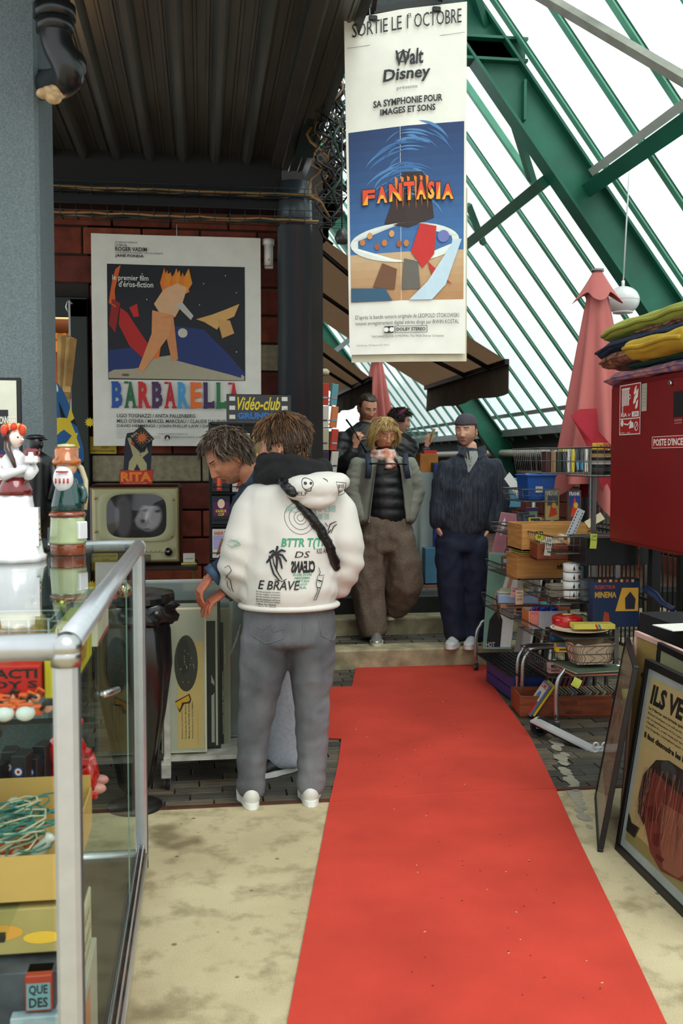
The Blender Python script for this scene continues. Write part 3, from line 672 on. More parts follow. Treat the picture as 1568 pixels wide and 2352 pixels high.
for i in range(6):
 c=cols[i%6];x=tcx+rnd.uniform(-.1,.11);y=tcy+rnd.uniform(-.17,.17)
 t=thing('pull_toy','%s plastic toy piece among the wires in the cardboard tray'%('orange','red orange','blue','white','amber','off white')[i%6],'toy',(x,y,tcz+.01),rnd.uniform(0,6),'toy pieces in the cardboard tray')
 b=MB();b.lathe([(0,0),(.016,0),(.018,.02),(.01,.05),(.012,.06),(0,.064)],mat('toy_%d'%(i%6),c,.3),14,R=Matrix.Rotation(rnd.uniform(.3,1.4),3,'X'),c=(0,0,.02));b.build('body',t)
 b=MB();b.ell((0,0,.022),(.02,.013,.012),mat('toy_%d'%((i+3)%6),cols[(i+3)%6],.3),12,8);b.build('cap',t)
def f(P):P.ring(.5,.5,.18,(230,160,60));P.ring(.2,.4,.1,(226,190,120));P.ring(.82,.35,.14,(240,190,60))
toybox('tan_packet','tan packet printed with orange fruit shapes under the cardboard tray',(-.40,2.0,.58),(.26,.05,.09),mat('tan_packet',(180,158,96),.6),f)
toybox('tan_carton','plain dark carton under the tan packet on the case floor',(-.40,2.02,.06),(.27,.2,.51),mat('grey_carton',(70,74,84),.6,0,.5,14),lambda P:(P.rect(.1,.1,.9,.8,(60,70,100)),P.poly([(.6,.2),(.95,.9),(.98,.2)],(150,160,170))))
def f(P):P.rect(.06,.06,.94,.8,(110,150,160));P.text('QUE',.15,.45,.85,.75,(20,20,20),.03);P.text('DES',.15,.12,.85,.4,(20,20,20),.03)
toybox('lettered_tin','small red tin lettered QUE DES low in the case',(PY(88,2330,1.9).x,1.93,.50),(.05,.05,.07),mat('red_tin',(170,50,30),.4),f)
toybox('tin_stack','blue white carton under the red tin low in the case',(PY(80,2330,1.9).x,1.93,.06),(.09,.07,.435),mat('bluewhite_carton',(176,190,196),.5,0,.4,14,rgb2=(60,90,110)),lambda P:P.text('a',.3,.6,.6,.85,(180,30,30),.03))
# sign leaning at the case side, seen through glass
def f(P):
 P.text('Nie dotykac!',.06,.70,.94,.82,(90,88,66));P.text('Urzadzenie',.1,.42,.9,.56,(90,88,66));P.text('elektryczne',.1,.16,.9,.3,(90,88,66))
t=toybox('enamel_plate','pale plate with Polish lettering standing low against the case glass',(-.262,2.20,.42),(.006,.2,.15),mat('pale_enamel',(196,192,160),.4),f,'right')
toybox('plate_block','grey shoe box under the pale plate',(-.30,2.22,.06),(.09,.3,.356),mat('shoe_box',(170,166,150),.7),lambda P:P.rect(.1,.6,.5,.9,(190,110,70)),'right')
# glass baubles
for i,(px,py,y,c)in enumerate(((140,1326,3.2,(210,200,110)),(77,1340,3.2,(170,150,130)),(257,1330,3.5,(200,140,120)),(238,1352,3.3,(220,220,220)),(284,1352,3.55,(214,190,150)))):
 p=PY(px,py,y);t=thing('glass_bauble','%s mirrored glass bauble inside the case top'%('yellow gold','bronze','rose','silver','champagne')[i],'bauble',(p.x,y,1.063))
 z=max(.03,p.z-1.063);r_=.028;b=MB();b.ell((0,0,r_),r_,mat('mirror_%d'%i,c,.08,.9,.1,30),20,14);b.build('ball',t);b=MB();b.cyl((0,0,2*r_-.002),(0,0,2*r_+.008),.008,M['chrome'],10);b.build('cap',t)
# ================================================================== BACK WALL: poster, television, video rack, bins
def posterboard(name,label,p00,p10,p01,th,m,cat='poster'):
 """p00 lower left, p10 lower right, p01 upper left (world points)."""
 u=(p10-p00);v=(p01-p00);w=u.length;h=v.length;t=thing(name,label,cat,tuple(p00));n=u.cross(v).normalized()
 R=Matrix((u.normalized(),n,v.normalized())).transposed()
 b=MB();b.box(tuple((p00+p10+(p01-p00)+p01*1.0-p01*1.0+(p01-p00)*0)/2 if False else p00+u/2+v/2-n*th/2),(w,th,h),m,R);b.build('sheet',t,world=True)
 return t,Print(p00,u,v,w,h)
# ---- French film poster on the block wall
Yp=WY-.10
p00=PY(215,1024,Yp);p10=PY(600,1031,Yp);p01=PY(217,528,Yp)
t=thing('film_poster','large white film poster with rainbow title lettering on the block wall','poster',tuple(p00))
u=p10-p00;v=p01-p00;v.x=0;w=u.x;h=(p01 .z-p00 .z)*.985;nn=Vector((0,-1,0))
b=MB();rn=random.Random(4)
wp=lambda x,y:.006*math.sin(x*5+y*2)+.004*math.sin(y*7+1)
def fn(a,c):return Vector((p00 .x+w*a,Yp-wp(w*a,h*c),p00 .z+h*c))
b.grid(fn,20,24,M['paper']);b.grid(lambda a,c:fn(1-a,c)+Vector((0,.003,0)),20,24,M['paper']);b.build('sheet',t,world=True)
b=MB();b.box((p00 .x+w/2,Yp+.03,p00 .z+h/2),(w*.97,.02,h*.97),M['card']);b.build('backing',t,world=True)
b=MB();b.tube([(p00 .x+w/2,Yp+.02,p00 .z+h-.02),(p00 .x+w/2,Yp+.01,p00 .z+h+.08)],.002,M['white'],5);b.build('hanging_string',t,world=True)
P=Print((p00 .x,Yp,p00 .z),(1,0,0),(0,0,1),w,h);P.warp=wp;P.lift=.002
X=lambda px:(px-216)/386.;Yy=lambda py:(1026-py)/498.
P.rect(X(251),Yy(869),X(565),Yy(598),(14,20,30),nx=16,ny=16)
def blob(pts,col):P.poly([(X(a),Yy(c))for a,c in pts],col)
# generic stand-in art: night sky, red tilted pod, moon ground, abstract pale shapes
P.lift+=.001
blob([(400,740),(470,748),(530,810),(563,850),(563,868),(400,868)],(26,48,110));blob([(252,800),(330,790),(330,860),(252,860)],(26,48,110))
blob([(252,866),(252,845),(300,825),(380,812),(440,802),(500,820),(563,858),(563,868)],(176,166,140))
for cx,cy,r in((330,850,12),(372,835,18),(430,848,9),(480,838,14),(520,858,10),(290,858,9)):P.ring(X(cx),Yy(cy),r/386,(96,88,74),asp=.35*386/498)
blob([(254,690),(262,640),(270,610),(282,600),(268,660),(270,700)],(214,96,30));blob([(280,700),(296,712),(310,735),(352,800),(366,812),(330,818),(300,790),(276,740)],(186,24,18));blob([(262,680),(280,690),(268,760),(254,740)],(150,20,16));blob([(300,700),(318,690),(322,720),(310,722)],(200,30,20));blob([(352,790),(372,780),(366,818),(340,818)],(240,120,30))
for k in range(9):blob([(370+k*7,640-k%3*8),(380+k*7,604+k%4*5),(388+k*7,640+k%2*20),(378+k*6,668)],(232,120+12*(k%3),34))
blob([(356,690),(378,655),(410,640),(432,650),(420,690),(404,720),(372,716)],(226,176,134));blob([(352,705),(400,715),(392,760),(330,850),(318,846),(350,760)],(222,150,96));blob([(370,720),(400,715),(404,760),(410,820),(396,824),(384,770)],(214,138,84));blob([(404,690),(420,684),(446,716),(440,726)],(196,190,180))
blob([(452,724),(490,712),(520,700),(552,686),(540,716),(510,730),(500,748),(470,730)],(222,170,100));blob([(500,722),(530,726),(540,756),(512,768)],(214,160,96));P.ring(X(421),Yy(757),11/386,(206,200,186),asp=386/498)
for(a,c)in((300,640),(330,620),(470,640),(520,620),(545,660),(460,690),(545,800),(340,680)):P.ring(X(a),Yy(c),.003,(230,230,230),seg=6)
P.text('le premier film',X(263),Yy(640),X(344),Yy(624),(236,236,230),.01);P.text("d'éros-fiction",X(277),Yy(652),X(355),Yy(638),(236,236,230),.01)
P.text('PARAMOUNT PRÉSENTE',X(270),Yy(549),X(320),Yy(545),(30,28,26));P.text('Un film de',X(270),Yy(557),X(296),Yy(550),(30,28,26));P.text('ROGER VADIM',X(270),Yy(568),X(341),Yy(558),(24,22,22),.02);P.text('UNE PRODUCTION MARIANNE - DINO DE LAURENTIIS',X(270),Yy(573),X(378),Yy(569.5),(40,38,36));P.text('JANE FONDA',X(270),Yy(584),X(334),Yy(575),(24,22,22),.02)
ttl='BARBARELLA';tc_=[(32,84,166),(40,104,66),(206,32,38),(74,40,84),(190,24,40),(70,156,206),(238,112,36),(66,36,84),(40,120,70),(200,30,44)]
xs=[257,286,317,348,377,407,436,466,496,524,553]
for i,ch in enumerate(ttl):
 a,c=xs[i],xs[i+1];s1=.05
 for dx in(0,):P.text(ch,X(a+2),Yy(935),X(c-3),Yy(874),tc_[i],.045)
 for zz in(876,934):P.rect(X(a+1),Yy(zz+2.5),X(a+11 if ch in 'LRAE'else c-12),Yy(zz-2.5),tc_[i])
 if ch in 'RA':P.rect(X(c-12),Yy(936.5),X(c-1),Yy(931.5),tc_[i])
 if ch=='L':P.rect(X(c-8),Yy(936),X(c-3),Yy(918),tc_[i])
for i,(st,a,c)in enumerate((('UGO TOGNAZZI / ANITA PALLENBERG',270,448),("MILO O'SHEA / MARCEL MARCEAU / CLAUDE DAUPHIN",270,522),('DAVID HEMMINGS / JOHN PHILLIP LAW / DINO',270,492))):
 P.text(st,X(a),Yy(959+i*12.5),X(c),Yy(950+i*12.5),(30,28,28),.012)
for i in range(6):P.text('le scénario de Terry Southern et Roger Vadim d\'après le livre',X(270),Yy(989+i*4),X(300 if i<4 else 330)+.1,Yy(986+i*4),(90,86,80))
P.text('LAURENTIIS CINEMATOGRAFICA S.p.A.',X(362),Yy(1000),X(432),Yy(996),(50,48,44));P.text('INTERDIT AUX MOINS DE 18 ANS',X(393),Yy(1007),X(464),Yy(1003),(50,48,44));P.ring(X(384),Yy(1006),.017,(30,30,30),asp=.7);P.poly([(X(380),Yy(1011)),(X(384),Yy(1003)),(X(388),Yy(1011))],(225,222,214))
P.build('print',t)
# small yellow stickers and white sensor
t=thing('yellow_flyer','yellow flyer stuck on the wall under the big poster corner','flyer',tuple(PY(204,1042,WY-.02)))
p=PY(204,1042,WY-.02);q=PY(267,1003,WY-.02);b=MB();b.box(((p.x+q.x)/2,WY-.022,(p.z+q.z)/2),(q.x-p.x,.004,q.z-p.z),mat('flyer_yellow',(206,176,40),.6));b.build('sheet',t,world=True)
P=Print((p.x,WY-.025,p.z),(1,0,0),(0,0,1),q.x-p.x,q.z-p.z);P.text('PERFICTION DAUPHINE',.12,.08,.95,.22,(40,36,20),.01);P.ring(.07,.15,.03,(170,60,60));P.text('ATSO',.45,.3,.7,.42,(50,60,90));P.build('print',t)
t=thing('sun_sticker','yellow spiky sun cut-out beside the big poster','sticker',tuple(PY(205,970,WY-.08)))
c=PY(206,970,WY-.08);b=MB();pts=[((.036 if k%2 else .022)*math.cos(k*PI/11),(.036 if k%2 else .022)*math.sin(k*PI/11))for k in range(22)];b.prism(pts,mat('sun_yellow',(232,200,40),.6),(c.x,WY-.08,c.z),(1,0,0),(0,0,1),h=.004);b.build('card',t,world=True)
b=MB();b.cyl((c.x,WY-.078,c.z),(c.x,WY-.01,c.z),.004,MC['sun_yellow'],6);b.build('peg',t,world=True)
c=PY(616,582,WY-.06);t=thing('wall_sensor','white cylindrical motion sensor at the top of the block wall','sensor',tuple(c))
b=MB();b.cyl((c.x,c.y,c.z-.085),(c.x,c.y,c.z+.06),.032,M['white'],20);b.build('body',t,world=True)
b=MB();b.cyl((c.x,c.y,c.z+.055),(c.x,c.y,c.z+.095),.042,M['white'],20);b.build('cap',t,world=True)
b=MB();b.box((c.x+.005,c.y+.04,c.z),(.06,.04,.2),M['white'],None,.004);b.build('bracket',t,world=True)
b=MB();b.ell((c.x,c.y-.031,c.z-.05),.006,flat(230,120,90));b.build('led',t,world=True)
# ---- television on its table
TY=6.55
p0=PY(207,1300,TY);p1=PY(418,1300,TY);ptop=PY(310,1113,TY);tw=p1 .x-p0 .x;tht=ptop.z-p0 .z;tbx=(p0 .x+p1 .x)/2
tv=thing('television','old cream fronted television in a dark wood case showing a face','television',(tbx,TY,p0 .z))
b=MB();dw=mat('walnut_case',(58,30,20),.3,0,.3,4,coat=.3,stretch=(8,1,1));b.box((0,.2,tht/2),(tw,.4,tht),dw,None,.02);b.build('cabinet',tv)
b=MB();fw,fh=tw*.94,tht*.93;crm=mat('cream_bakelite',(176,174,134),.35,0,.05);b.box((0,-.002,tht/2),(fw,.02,fh),mat('brass_rim',(170,150,100),.35,.6),None,.01);b.box((0,-.008,tht/2),(fw-.015,.024,fh-.015),crm,None,.012);b.build('fascia',tv)
XT=lambda px:(px-312.5)/211*tw;ZT=lambda py:(1300-py)/187*tht
b=MB()
def srr(cx,cz,hw,hh,n,k,y):
 return[Vector((cx+hw*math.copysign(abs(math.cos(a))**(2/n),math.cos(a)),y,cz+hh*math.copysign(abs(math.sin(a))**(2/n),math.sin(a))))for a in[2*PI*i/k for i in range(k)]]
scx=(XT(248)+XT(381))/2;scz=(ZT(1136)+ZT(1234))/2;hw=(XT(381)-XT(248))/2;hh=(ZT(1136)-ZT(1234))/2
rings=[srr(scx,scz-.006,hw*1.33,hh*1.2,6,48,-.021),srr(scx,scz-.006,hw*1.30,hh*1.17,6,48,-.032),srr(scx,scz,hw*1.1,hh*1.06,4,48,-.022),srr(scx,scz,hw*1.02,hh*1.02,4,48,-.02)]
vs=sum(rings,[]);k=48;b.add(vs,[(r*k+i,r*k+(i+1)%k,(r+1)*k+(i+1)%k,(r+1)*k+i)for r in range(3)for i in range(k)],crm,True);b.build('mask',tv)
b=MB();rings=[srr(scx,scz,hw*s,hh*s,4,48,-.022-.022*(1-s*s))for s in(1.03,.8,.6,.4,.2,.02)];vs=sum(rings,[]);b.add(vs,[(r*k+i,r*k+(i+1)%k,(r+1)*k+(i+1)%k,(r+1)*k+i)for r in range(5)for i in range(k)],mat('tube_glass',(26,28,28),.12,0,.1,coat=.5),True);scr=b.build('screen',tv)
# picture on the tube: grey face built from soft patches
def scr_mat():
 m=bpy.data.materials.new('tube_picture');m.use_nodes=True;N=m.node_tree.nodes;L=m.node_tree.links;b_=N['Principled BSDF']
 tc=N.new('ShaderNodeTexCoord');last=None
 def blob(cx,cz,rx,rz,val,prev,rot=0,soft=.35):
  mp=N.new('ShaderNodeMapping');mp.vector_type='TEXTURE';mp.inputs['Location'].default_value=(cx,-.03,cz);mp.inputs['Rotation'].default_value=(0,rot,0);mp.inputs['Scale'].default_value=(rx,1,rz);L.new(tc.outputs['Object'],mp.inputs[0])
  sx=N.new('ShaderNodeSeparateXYZ');L.new(mp.outputs[0],sx.inputs[0]);cx_=N.new('ShaderNodeCombineXYZ');L.new(sx.outputs[0],cx_.inputs[0]);L.new(sx.outputs[2],cx_.inputs[2])
  ln=N.new('ShaderNodeVectorMath');ln.operation='LENGTH';L.new(cx_.outputs[0],ln.inputs[0])
  mr=N.new('ShaderNodeMapRange');mr.inputs['From Min'].default_value=1;mr.inputs['From Max'].default_value=1-soft;mr.interpolation_type='SMOOTHSTEP';L.new(ln.outputs['Value'],mr.inputs[0])
  mx=N.new('ShaderNodeMix');mx.inputs[3].default_value=val;L.new(mr.outputs[0],mx.inputs[0])
  if prev is None:mx.inputs[2].default_value=.015
  else:L.new(prev,mx.inputs[2])
  return mx.outputs[0]
 w_=hw
 o_=blob(scx-w_*.45,scz,w_*.35,hh*1.2,.05,None)
 o_=blob(scx+w_*.45,scz-hh*.05,w_*.48,hh*.78,.17,o_,.25)
 o_=blob(scx+w_*.2,scz-hh*.2,w_*.28,hh*.45,.13,o_,.3)
 o_=blob(scx+w_*.55,scz+hh*.75,w_*.6,hh*.35,.02,o_)
 o_=blob(scx+w_*.30,scz+hh*.26,w_*.17,hh*.12,.03,o_,-.1,.8)
 o_=blob(scx+w_*.74,scz+hh*.22,w_*.17,hh*.12,.03,o_,-.1,.8)
 o_=blob(scx+w_*.22,scz-hh*.24,w_*.13,hh*.14,.035,o_,0,.8)
 o_=blob(scx+w_*.36,scz-hh*.0,w_*.07,hh*.36,.28,o_,.2,.9)
 o_=blob(scx+w_*.36,scz-hh*.62,w_*.2,hh*.07,.05,o_,.1,.8)
 b_.inputs['Base Color'].default_value=(.01,.01,.01,1);b_.inputs['Roughness'].default_value=.08
 cb=N.new('ShaderNodeCombineColor');L.new(o_,cb.inputs[0]);L.new(o_,cb.inputs[1]);L.new(o_,cb.inputs[2])
 L.new(cb.outputs[0],b_.inputs['Emission Color']);b_.inputs['Emission Strength'].default_value=.55
 return m
scr.data.materials[0]=scr_mat()
b=MB()
for i in range(7):b.box((XT(330)-.0+(i-6)*.0,-.024,ZT(1290)+i*.007),(.09,.006,.0025),flat(60,58,44));
b.build('speaker_slot',tv)
for i in range(6):
 b=MB();b.box((XT(322)+i*.03*tw/.63,-.026,ZT(1267)),(.02,.012,.012),crm,None,.003);b.build('push_button',tv)
b=MB();c=(XT(387),-.02,ZT(1268));b.cyl(c,(c[0],-.034,c[2]),.035,crm,28);b.cyl((c[0],-.034,c[2]),(c[0],-.05,c[2]),.026,mat('brown_knob',(40,22,16),.25),24);b.cyl((c[0],-.05,c[2]),(c[0],-.056,c[2]),.006,M['chrome'],10);b.build('knob',tv)
for(a,c_)in((222,1144),(400,1147),(396,1232),(222,1220)):
 b=MB();b.ell((XT(a),-.034,ZT(c_)),(.009,.008,.009),mat('brass',(190,150,80),.3,.8),14,8);b.build('screw',tv)
# table for television
q1=PY(455,1303,TY-.1).x
t=thing('side_table','thin dark metal table carrying the television','table',(tbx,TY+.1,0));zt=p0 .z
b=MB();b.box(((p0 .x-.05+q1)/2,TY+.12,zt-.012),(q1-p0 .x+.05,.46,.022),mat('dark_table',(40,30,26),.4),None,.004);b.build('tabletop',t,world=True)
for x in(p0 .x,q1-.03):
 for y in(TY-.06,TY+.3):b=MB();b.box((x,y,(zt-.02)/2),(.02,.02,zt-.02),mat('brass_leg',(120,96,50),.4,.6));b.build('leg',t,world=True)
# price card and little yellow tray on the table
c=PY(434,1301,TY);t=thing('price_card','white handwritten card in a clear stand beside the television','card',(c.x,TY,zt));b=MB();b.box((0,0,.045),(.075,.004,.06),M['paper'],Matrix.Rotation(.15,3,'X'));b.build('card',t);b=MB();b.box((0,0,.006),(.1,.05,.012),mat('pale_yellow_tray',(214,196,90),.5),None,.003);b.build('base',t)
P=Print((-.033,-.004,.02),(1,0,0),(0,.15,1),.066,.05);P.text('merci de',.1,.6,.9,.8,(90,90,110));P.text('demander',.1,.3,.9,.5,(90,90,110));P.b.build('print',t)
# pencil advert cut-out RITA on the television
zt2=p0 .z+tht;A=PY(275,1109,TY+.08);Bq=PY(350,976,TY+.08);s_=(Bq.x-A.x)/75
rt=thing('advert_cutout','cardboard advert cut-out lettered RITA standing on the television','sign',(tbx,TY+.1,zt2))
rx=A.x-tbx;dz=0
def RP(px,py):return((px-275)*s_+rx,(1109-py)*s_)
b=MB();b.prism([RP(274,1109),RP(348,1109),RP(351,1076),RP(345,1076),RP(349,1010),RP(330,985),RP(292,992),RP(288,1006),RP(283,1074),RP(275,1076)],mat('navy_board',(24,28,50),.5),(0,0,0),(1,0,0),(0,0,1),h=.005)
b.box((rx+.1,.05,.06),(.15,.08,.008),M['card'],Matrix.Rotation(-.9,3,'X'));b.build('board',rt)
P=Print((0,-.005,0),(1,0,0),(0,0,1))
P.poly([RP(*q)for q in((275,1109),(348,1109),(350,1077),(276,1077))],(196,48,28));x0,y0=RP(277,1103);x1,y1=RP(347,1081);P.text('RITA',x0,y0,x1,y1,(238,130,34),.05)
x0,y0=RP(284,1108);x1,y1=RP(335,1105);P.text('le petit épicé de paille',x0,y0,x1,y1,(235,220,190))
for q in(((293,1004),(301,1000),(306,1020),(320,1035),(322,1050),(306,1048),(300,1024)),((306,1042),(324,1044),(336,1062),(336,1076),(322,1078),(314,1062),(306,1078),(294,1076),(296,1058)),((320,1038),(332,1034),(336,1022),(340,1036),(326,1048))):P.poly([RP(*k_)for k_ in q],(176,168,120))
x0,y0=RP(305,1015);P.ring(x0,y0,.012,(190,60,40));P.b.build('print',rt)
b=MB();cx_,cz_=RP(326,1002);R_=Matrix.Rotation(-.75,3,'Y');b.box((cx_,-.03,cz_),(34*s_*1.1,.03,42*s_),mat('black_carton',(26,18,14),.4),R_,.002);b.build('top_carton',rt)
P=Print(Vector((cx_,-.045,cz_))+R_@Vector((-17*s_*1.1,0,-21*s_)),R_@Vector((1,0,0)),R_@Vector((0,0,1)),34*s_*1.1,42*s_)
for k_ in range(12):a=k_*PI/6;P.line([(.5+.2*math.cos(a),.48+.16*math.sin(a)),(.5+.4*math.cos(a),.48+.32*math.sin(a))],.005,(200,110,50))
P.ring(.5,.48,.25,(196,104,44),asp=.8);P.text('Rita',.1,.82,.5,.96,(214,190,150));P.text('40 g',.6,.04,.9,.12,(214,190,150));P.b.build('print',rt)
# ---- video club sign and rack of cassettes
RY=6.2
def VX(px):return PY(px,1000,RY).x
def VZ(py):return PY(600,py,RY).z
rk=thing('video_rack','black wire floor rack holding rows of film cassettes','rack',((VX(480)+VX(714))/2,RY+.05,0))
b=MB();xa,xb=VX(482),VX(713)
for x in(xa,xb):b.box((x,RY+.03,VZ(972)/2+.0),(.018,.018,VZ(972)),M['black'])
for x in(xa+(xb-xa)*.33,xa+(xb-xa)*.66):b.box((x,RY+.03,VZ(972)/2+.1),(.01,.01,VZ(972)-.2),M['black'])
b.box(((xa+xb)/2,RY+.03,VZ(972)),(xb-xa,.018,.014),M['black']);b.box(((xa+xb)/2,RY+.12,.02),(xb-xa,.4,.03),M['black']);b.box(((xa+xb)/2,RY+.05,VZ(1150)),(xb-xa,.006,VZ(972)-VZ(1330)),mat('rack_back',(20,20,20),.6));b.build('frame',rk,world=True)
rowsz=[1062,1130,1204,1280,1352]
for r_,py in enumerate(rowsz):
 z=VZ(py+2);b=MB();b.tube([(xa,RY+.02,z),(xa,RY-.04,z),(xb,RY-.04,z),(xb,RY+.02,z)],.004,M['black'],6);b.tube([(xa,RY-.04,z+.04),(xb,RY-.04,z+.04)],.003,M['black'],6);b.box(((xa+xb)/2,RY-.01,z-.003),(xb-xa,.06,.004),M['black']);b.build('shelf_wire',rk,world=True)
vt=[('PÉNITENTIER',(30,30,34),(200,50,30)),('Rêves Sanglants',(24,30,46),(236,200,40)),('KAGEUR COP',(226,214,200),(180,30,30)),('NUIT NOIRE',(16,16,22),(220,220,220)),('DÉSERT',(222,190,110),(180,50,20)),('COMBAT',(200,200,196),(30,60,140)),('ARENA',(150,40,34),(240,220,150)),('POLAR',(40,70,96),(240,240,240))]
clm=[484,530,578,626,672];k_=0
for r_,py in enumerate(rowsz):
 for c_,px in enumerate(clm):
  if r_>1 and c_>2:continue
  ti,bc,fc=vt[(r_*3+c_*2)%8]if not(c_==0)else(vt[7],vt[0],vt[1],vt[2],vt[3])[r_]
  z=VZ(py)+.0015;x0=VX(px+2);wv=VX(px+43)-x0;hv=(VZ(py-66)-VZ(py));
  t=thing('video_cassette','%s cassette case in the wire rack, row %s down, column %s from the left'%(('black','navy','pale','dark','sandy','grey','red','blue')[[v_[0]for v_ in vt].index(ti)],('first','second','third','fourth','fifth')[r_],('first','second','third','fourth','fifth')[c_]),'video cassette',(x0+wv/2,RY-.015,z),0,'video cassettes in the wire rack')
  b=MB();b.box((0,0,hv/2),(wv,.026,hv),flat(*bc),None,.003);b.build('case',t)
  P=Print((-wv/2,-.013,0),(1,0,0),(0,0,1),wv,hv);rn=random.Random(k_);k_+=1
  P.rect(.05,.3,.95,.78,tuple(min(255,int(x*.6+rn.randint(0,90)))for x in bc))
  if c_==0 and r_==1:P.rect(.25,.05,.55,.95,(200,40,20));P.rect(.3,.1,.45,.5,(240,110,40));P.text('Rêves',.3,.82,.8,.93,fc,.02,.2);P.text('Sanglants',.12,.7,.92,.81,fc,.02,.2)
  elif c_==0 and r_==2:P.ring(.5,.72,.2,(236,206,180),asp=.8);P.text('KAGEUR',.2,.42,.8,.52,fc,.03);P.text('COP',.33,.3,.67,.4,fc,.03);P.poly([(.1,.12),(.9,.12),(.8,.26),(.2,.26)],(30,26,26))
  else:
   P.poly([(.2,.1),(.5,.7),(.8,.2)],(rn.randint(90,240),rn.randint(60,140),rn.randint(20,80)));P.ring(.6,.55,.16,(rn.randint(120,230),120,60),asp=.7);P.text(ti,.1,.8 if r_ else .08,.9,.92 if r_ else .18,fc,.02)
  P.b.build('print',t)
sg=thing('video_club_sign','black film-strip sign lettered Vidéo-club over the cassette rack','sign',(VX(593),RY,VZ(970)))
x0,x1=VX(520),VX(668);z0,z1=VZ(969),VZ(906)
b=MB();b.box(((x0+x1)/2,RY-.0,(z0+z1)/2),(x1-x0,.02,z1-z0),M['blackg'],None,.003);b.build('panel',sg,world=True)
P=Print((x0,RY-.01,z0),(1,0,0),(0,0,1),x1-x0,z1-z0)
for i in range(3):
 for xx in(.045,.855):P.rect(xx,.1+i*.33,xx+.09,.25+i*.33,(232,230,220),.001)
P.text('Vidéo-club',.17,.42,.83,.9,(240,214,40),.02,.35);P.text('GRUNDIG',.17,.1,.82,.34,(40,120,200),.05,0);P.build('print',sg)
# ---- refuse bag stand
tp=PY(305,1362,4.45);bt=thing('refuse_bag_holder','black lidded refuse bag holder behind the glass counter','bin',(tp.x,4.45,0));zl=tp.z
b=MB();b.lathe([(0,zl+.012),(.13,zl+.012),(.178,zl+.004),(.182,zl-.01),(.182,zl-.035),(.172,zl-.038),(.172,zl-.02),(0,zl-.01)][::-1],M['blackg'],40,smooth=False);b.build('lid',bt)
bagm=mat('black_bag_plastic',(12,13,14),.25,0,.1,spec=.6)
def bagr(a,z):
 k=(z-.02)/(zl-.05);return 1+.05*math.sin(a*9+z*4)+.04*math.sin(a*4+1+z*7)
b=MB();b.lathe([(.03,.06),(.07,.1),(.1,.25),(.14,.45),(.168,.65),(.16,zl-.16),(.15,zl-.12),(.165,zl-.04)],bagm,72,wob=bagr);b.build('bag',bt)
rn=random.Random(2)
def cuff(a,z):return 1+.07*math.sin(a*11+z*60)+.06*math.sin(a*5+z*90+2)
b=MB();b.lathe([(.17,zl-.03),(.192,zl-.05),(.175,zl-.075),(.2,zl-.1),(.178,zl-.13),(.165,zl-.12)],bagm,72,wob=cuff);b.build('folded_cuff',bt)
b=MB();b.cyl((0,.02,0),(0,.02,zl-.03),.014,M['steel'],12);b.lathe([(0,0),(.12,0),(.12,.015),(.02,.03),(0,.03)],M['black'],24);b.build('stand',bt)
for s in(-.06,.02):
 b=MB();b.box((s+.09,-.165,zl-.065),(.014,.01,.012),M['steel'],None,.002);b.build('clip',bt)
# ---- browser bin of large mounted posters
bx=thing('poster_browser','white metal poster browser bin on castors','rack',(PY(450,1700,4.75).x,4.9,0))
cs=G(385,1812,0)
wm=mat('chipped_white_metal',(186,184,172),.5,.1,.25,14)
xr_=PY(560,1500,5.2).x
b=MB();b.box((cs.x,cs.y,.33),(.03,.03,.42),wm,None,.003);b.build('upright',bx,world=True)
b=MB();b.box((cs.x,cs.y+.28,.14),(.035,.62,.035),wm,None,.003);b.box((cs.x-.005,cs.y-.02,.10),(.045,.07,.07),wm,None,.004);b.build('foot_rail',bx,world=True)
b=MB();b.box(((cs.x+xr_)/2,cs.y+.3,.14),(xr_-cs.x,.6,.02),wm);b.box((xr_,cs.y+.55,.35),(.03,.03,.7),wm);b.build('floor_tray',bx,world=True)
def castor(par,x,y,r=.03,z=0,m=None):
 b=MB();b.cyl((x-.01,y,z+r),(x+.01,y,z+r),r,m or M['rubber'],20);b.cyl((x-.012,y,z+r),(x+.012,y,z+r),r*.5,M['steel'],14);b.box((x,y-.004,z+r*1.9),(.03,.03,r*.5),M['steel'],None,.003);b.box((x-.014,y,z+r*1.4),(.003,.02,r*1.3),M['steel']);b.box((x+.014,y,z+r*1.4),(.003,.02,r*1.3),M['steel']);b.build('castor',par,world=True)
castor(bx,cs.x,cs.y);castor(bx,cs.x,cs.y+.55);castor(bx,xr_,cs.y+.1);castor(bx,xr_,cs.y+.55)
def sheetpic(label,px0,px1,pyt,pyb,Y,fr,fm,inner,art,tilt=.0,name='mounted_poster'):
 a=PY(px0,pyb,Y);c=PY(px1,pyt,Y);w=c.x-a.x;h=c.z-a.z
 t=thing(name,label,'poster',(a.x+w/2,Y,a.z))
 b=MB();b.box((a.x+w/2,Y,a.z+h/2),(w,.016,h),fm,None,.002);b.build('frame',t,world=True)
 b=MB();b.box((a.x+w/2,Y-.0085,a.z+h/2),(w-2*fr,.003,h-2*fr),inner);b.build('mount',t,world=True)
 P=Print((a.x,Y-.0102,a.z),(1,0,0),(0,0,1),w,h);art(P);P.build('print',t);
 b=MB();b.box((a.x+w/2,Y-.0175,a.z+h/2),(w-.004,.002,h-.004),M['glass']);b.build('sleeve',t,world=True);return t
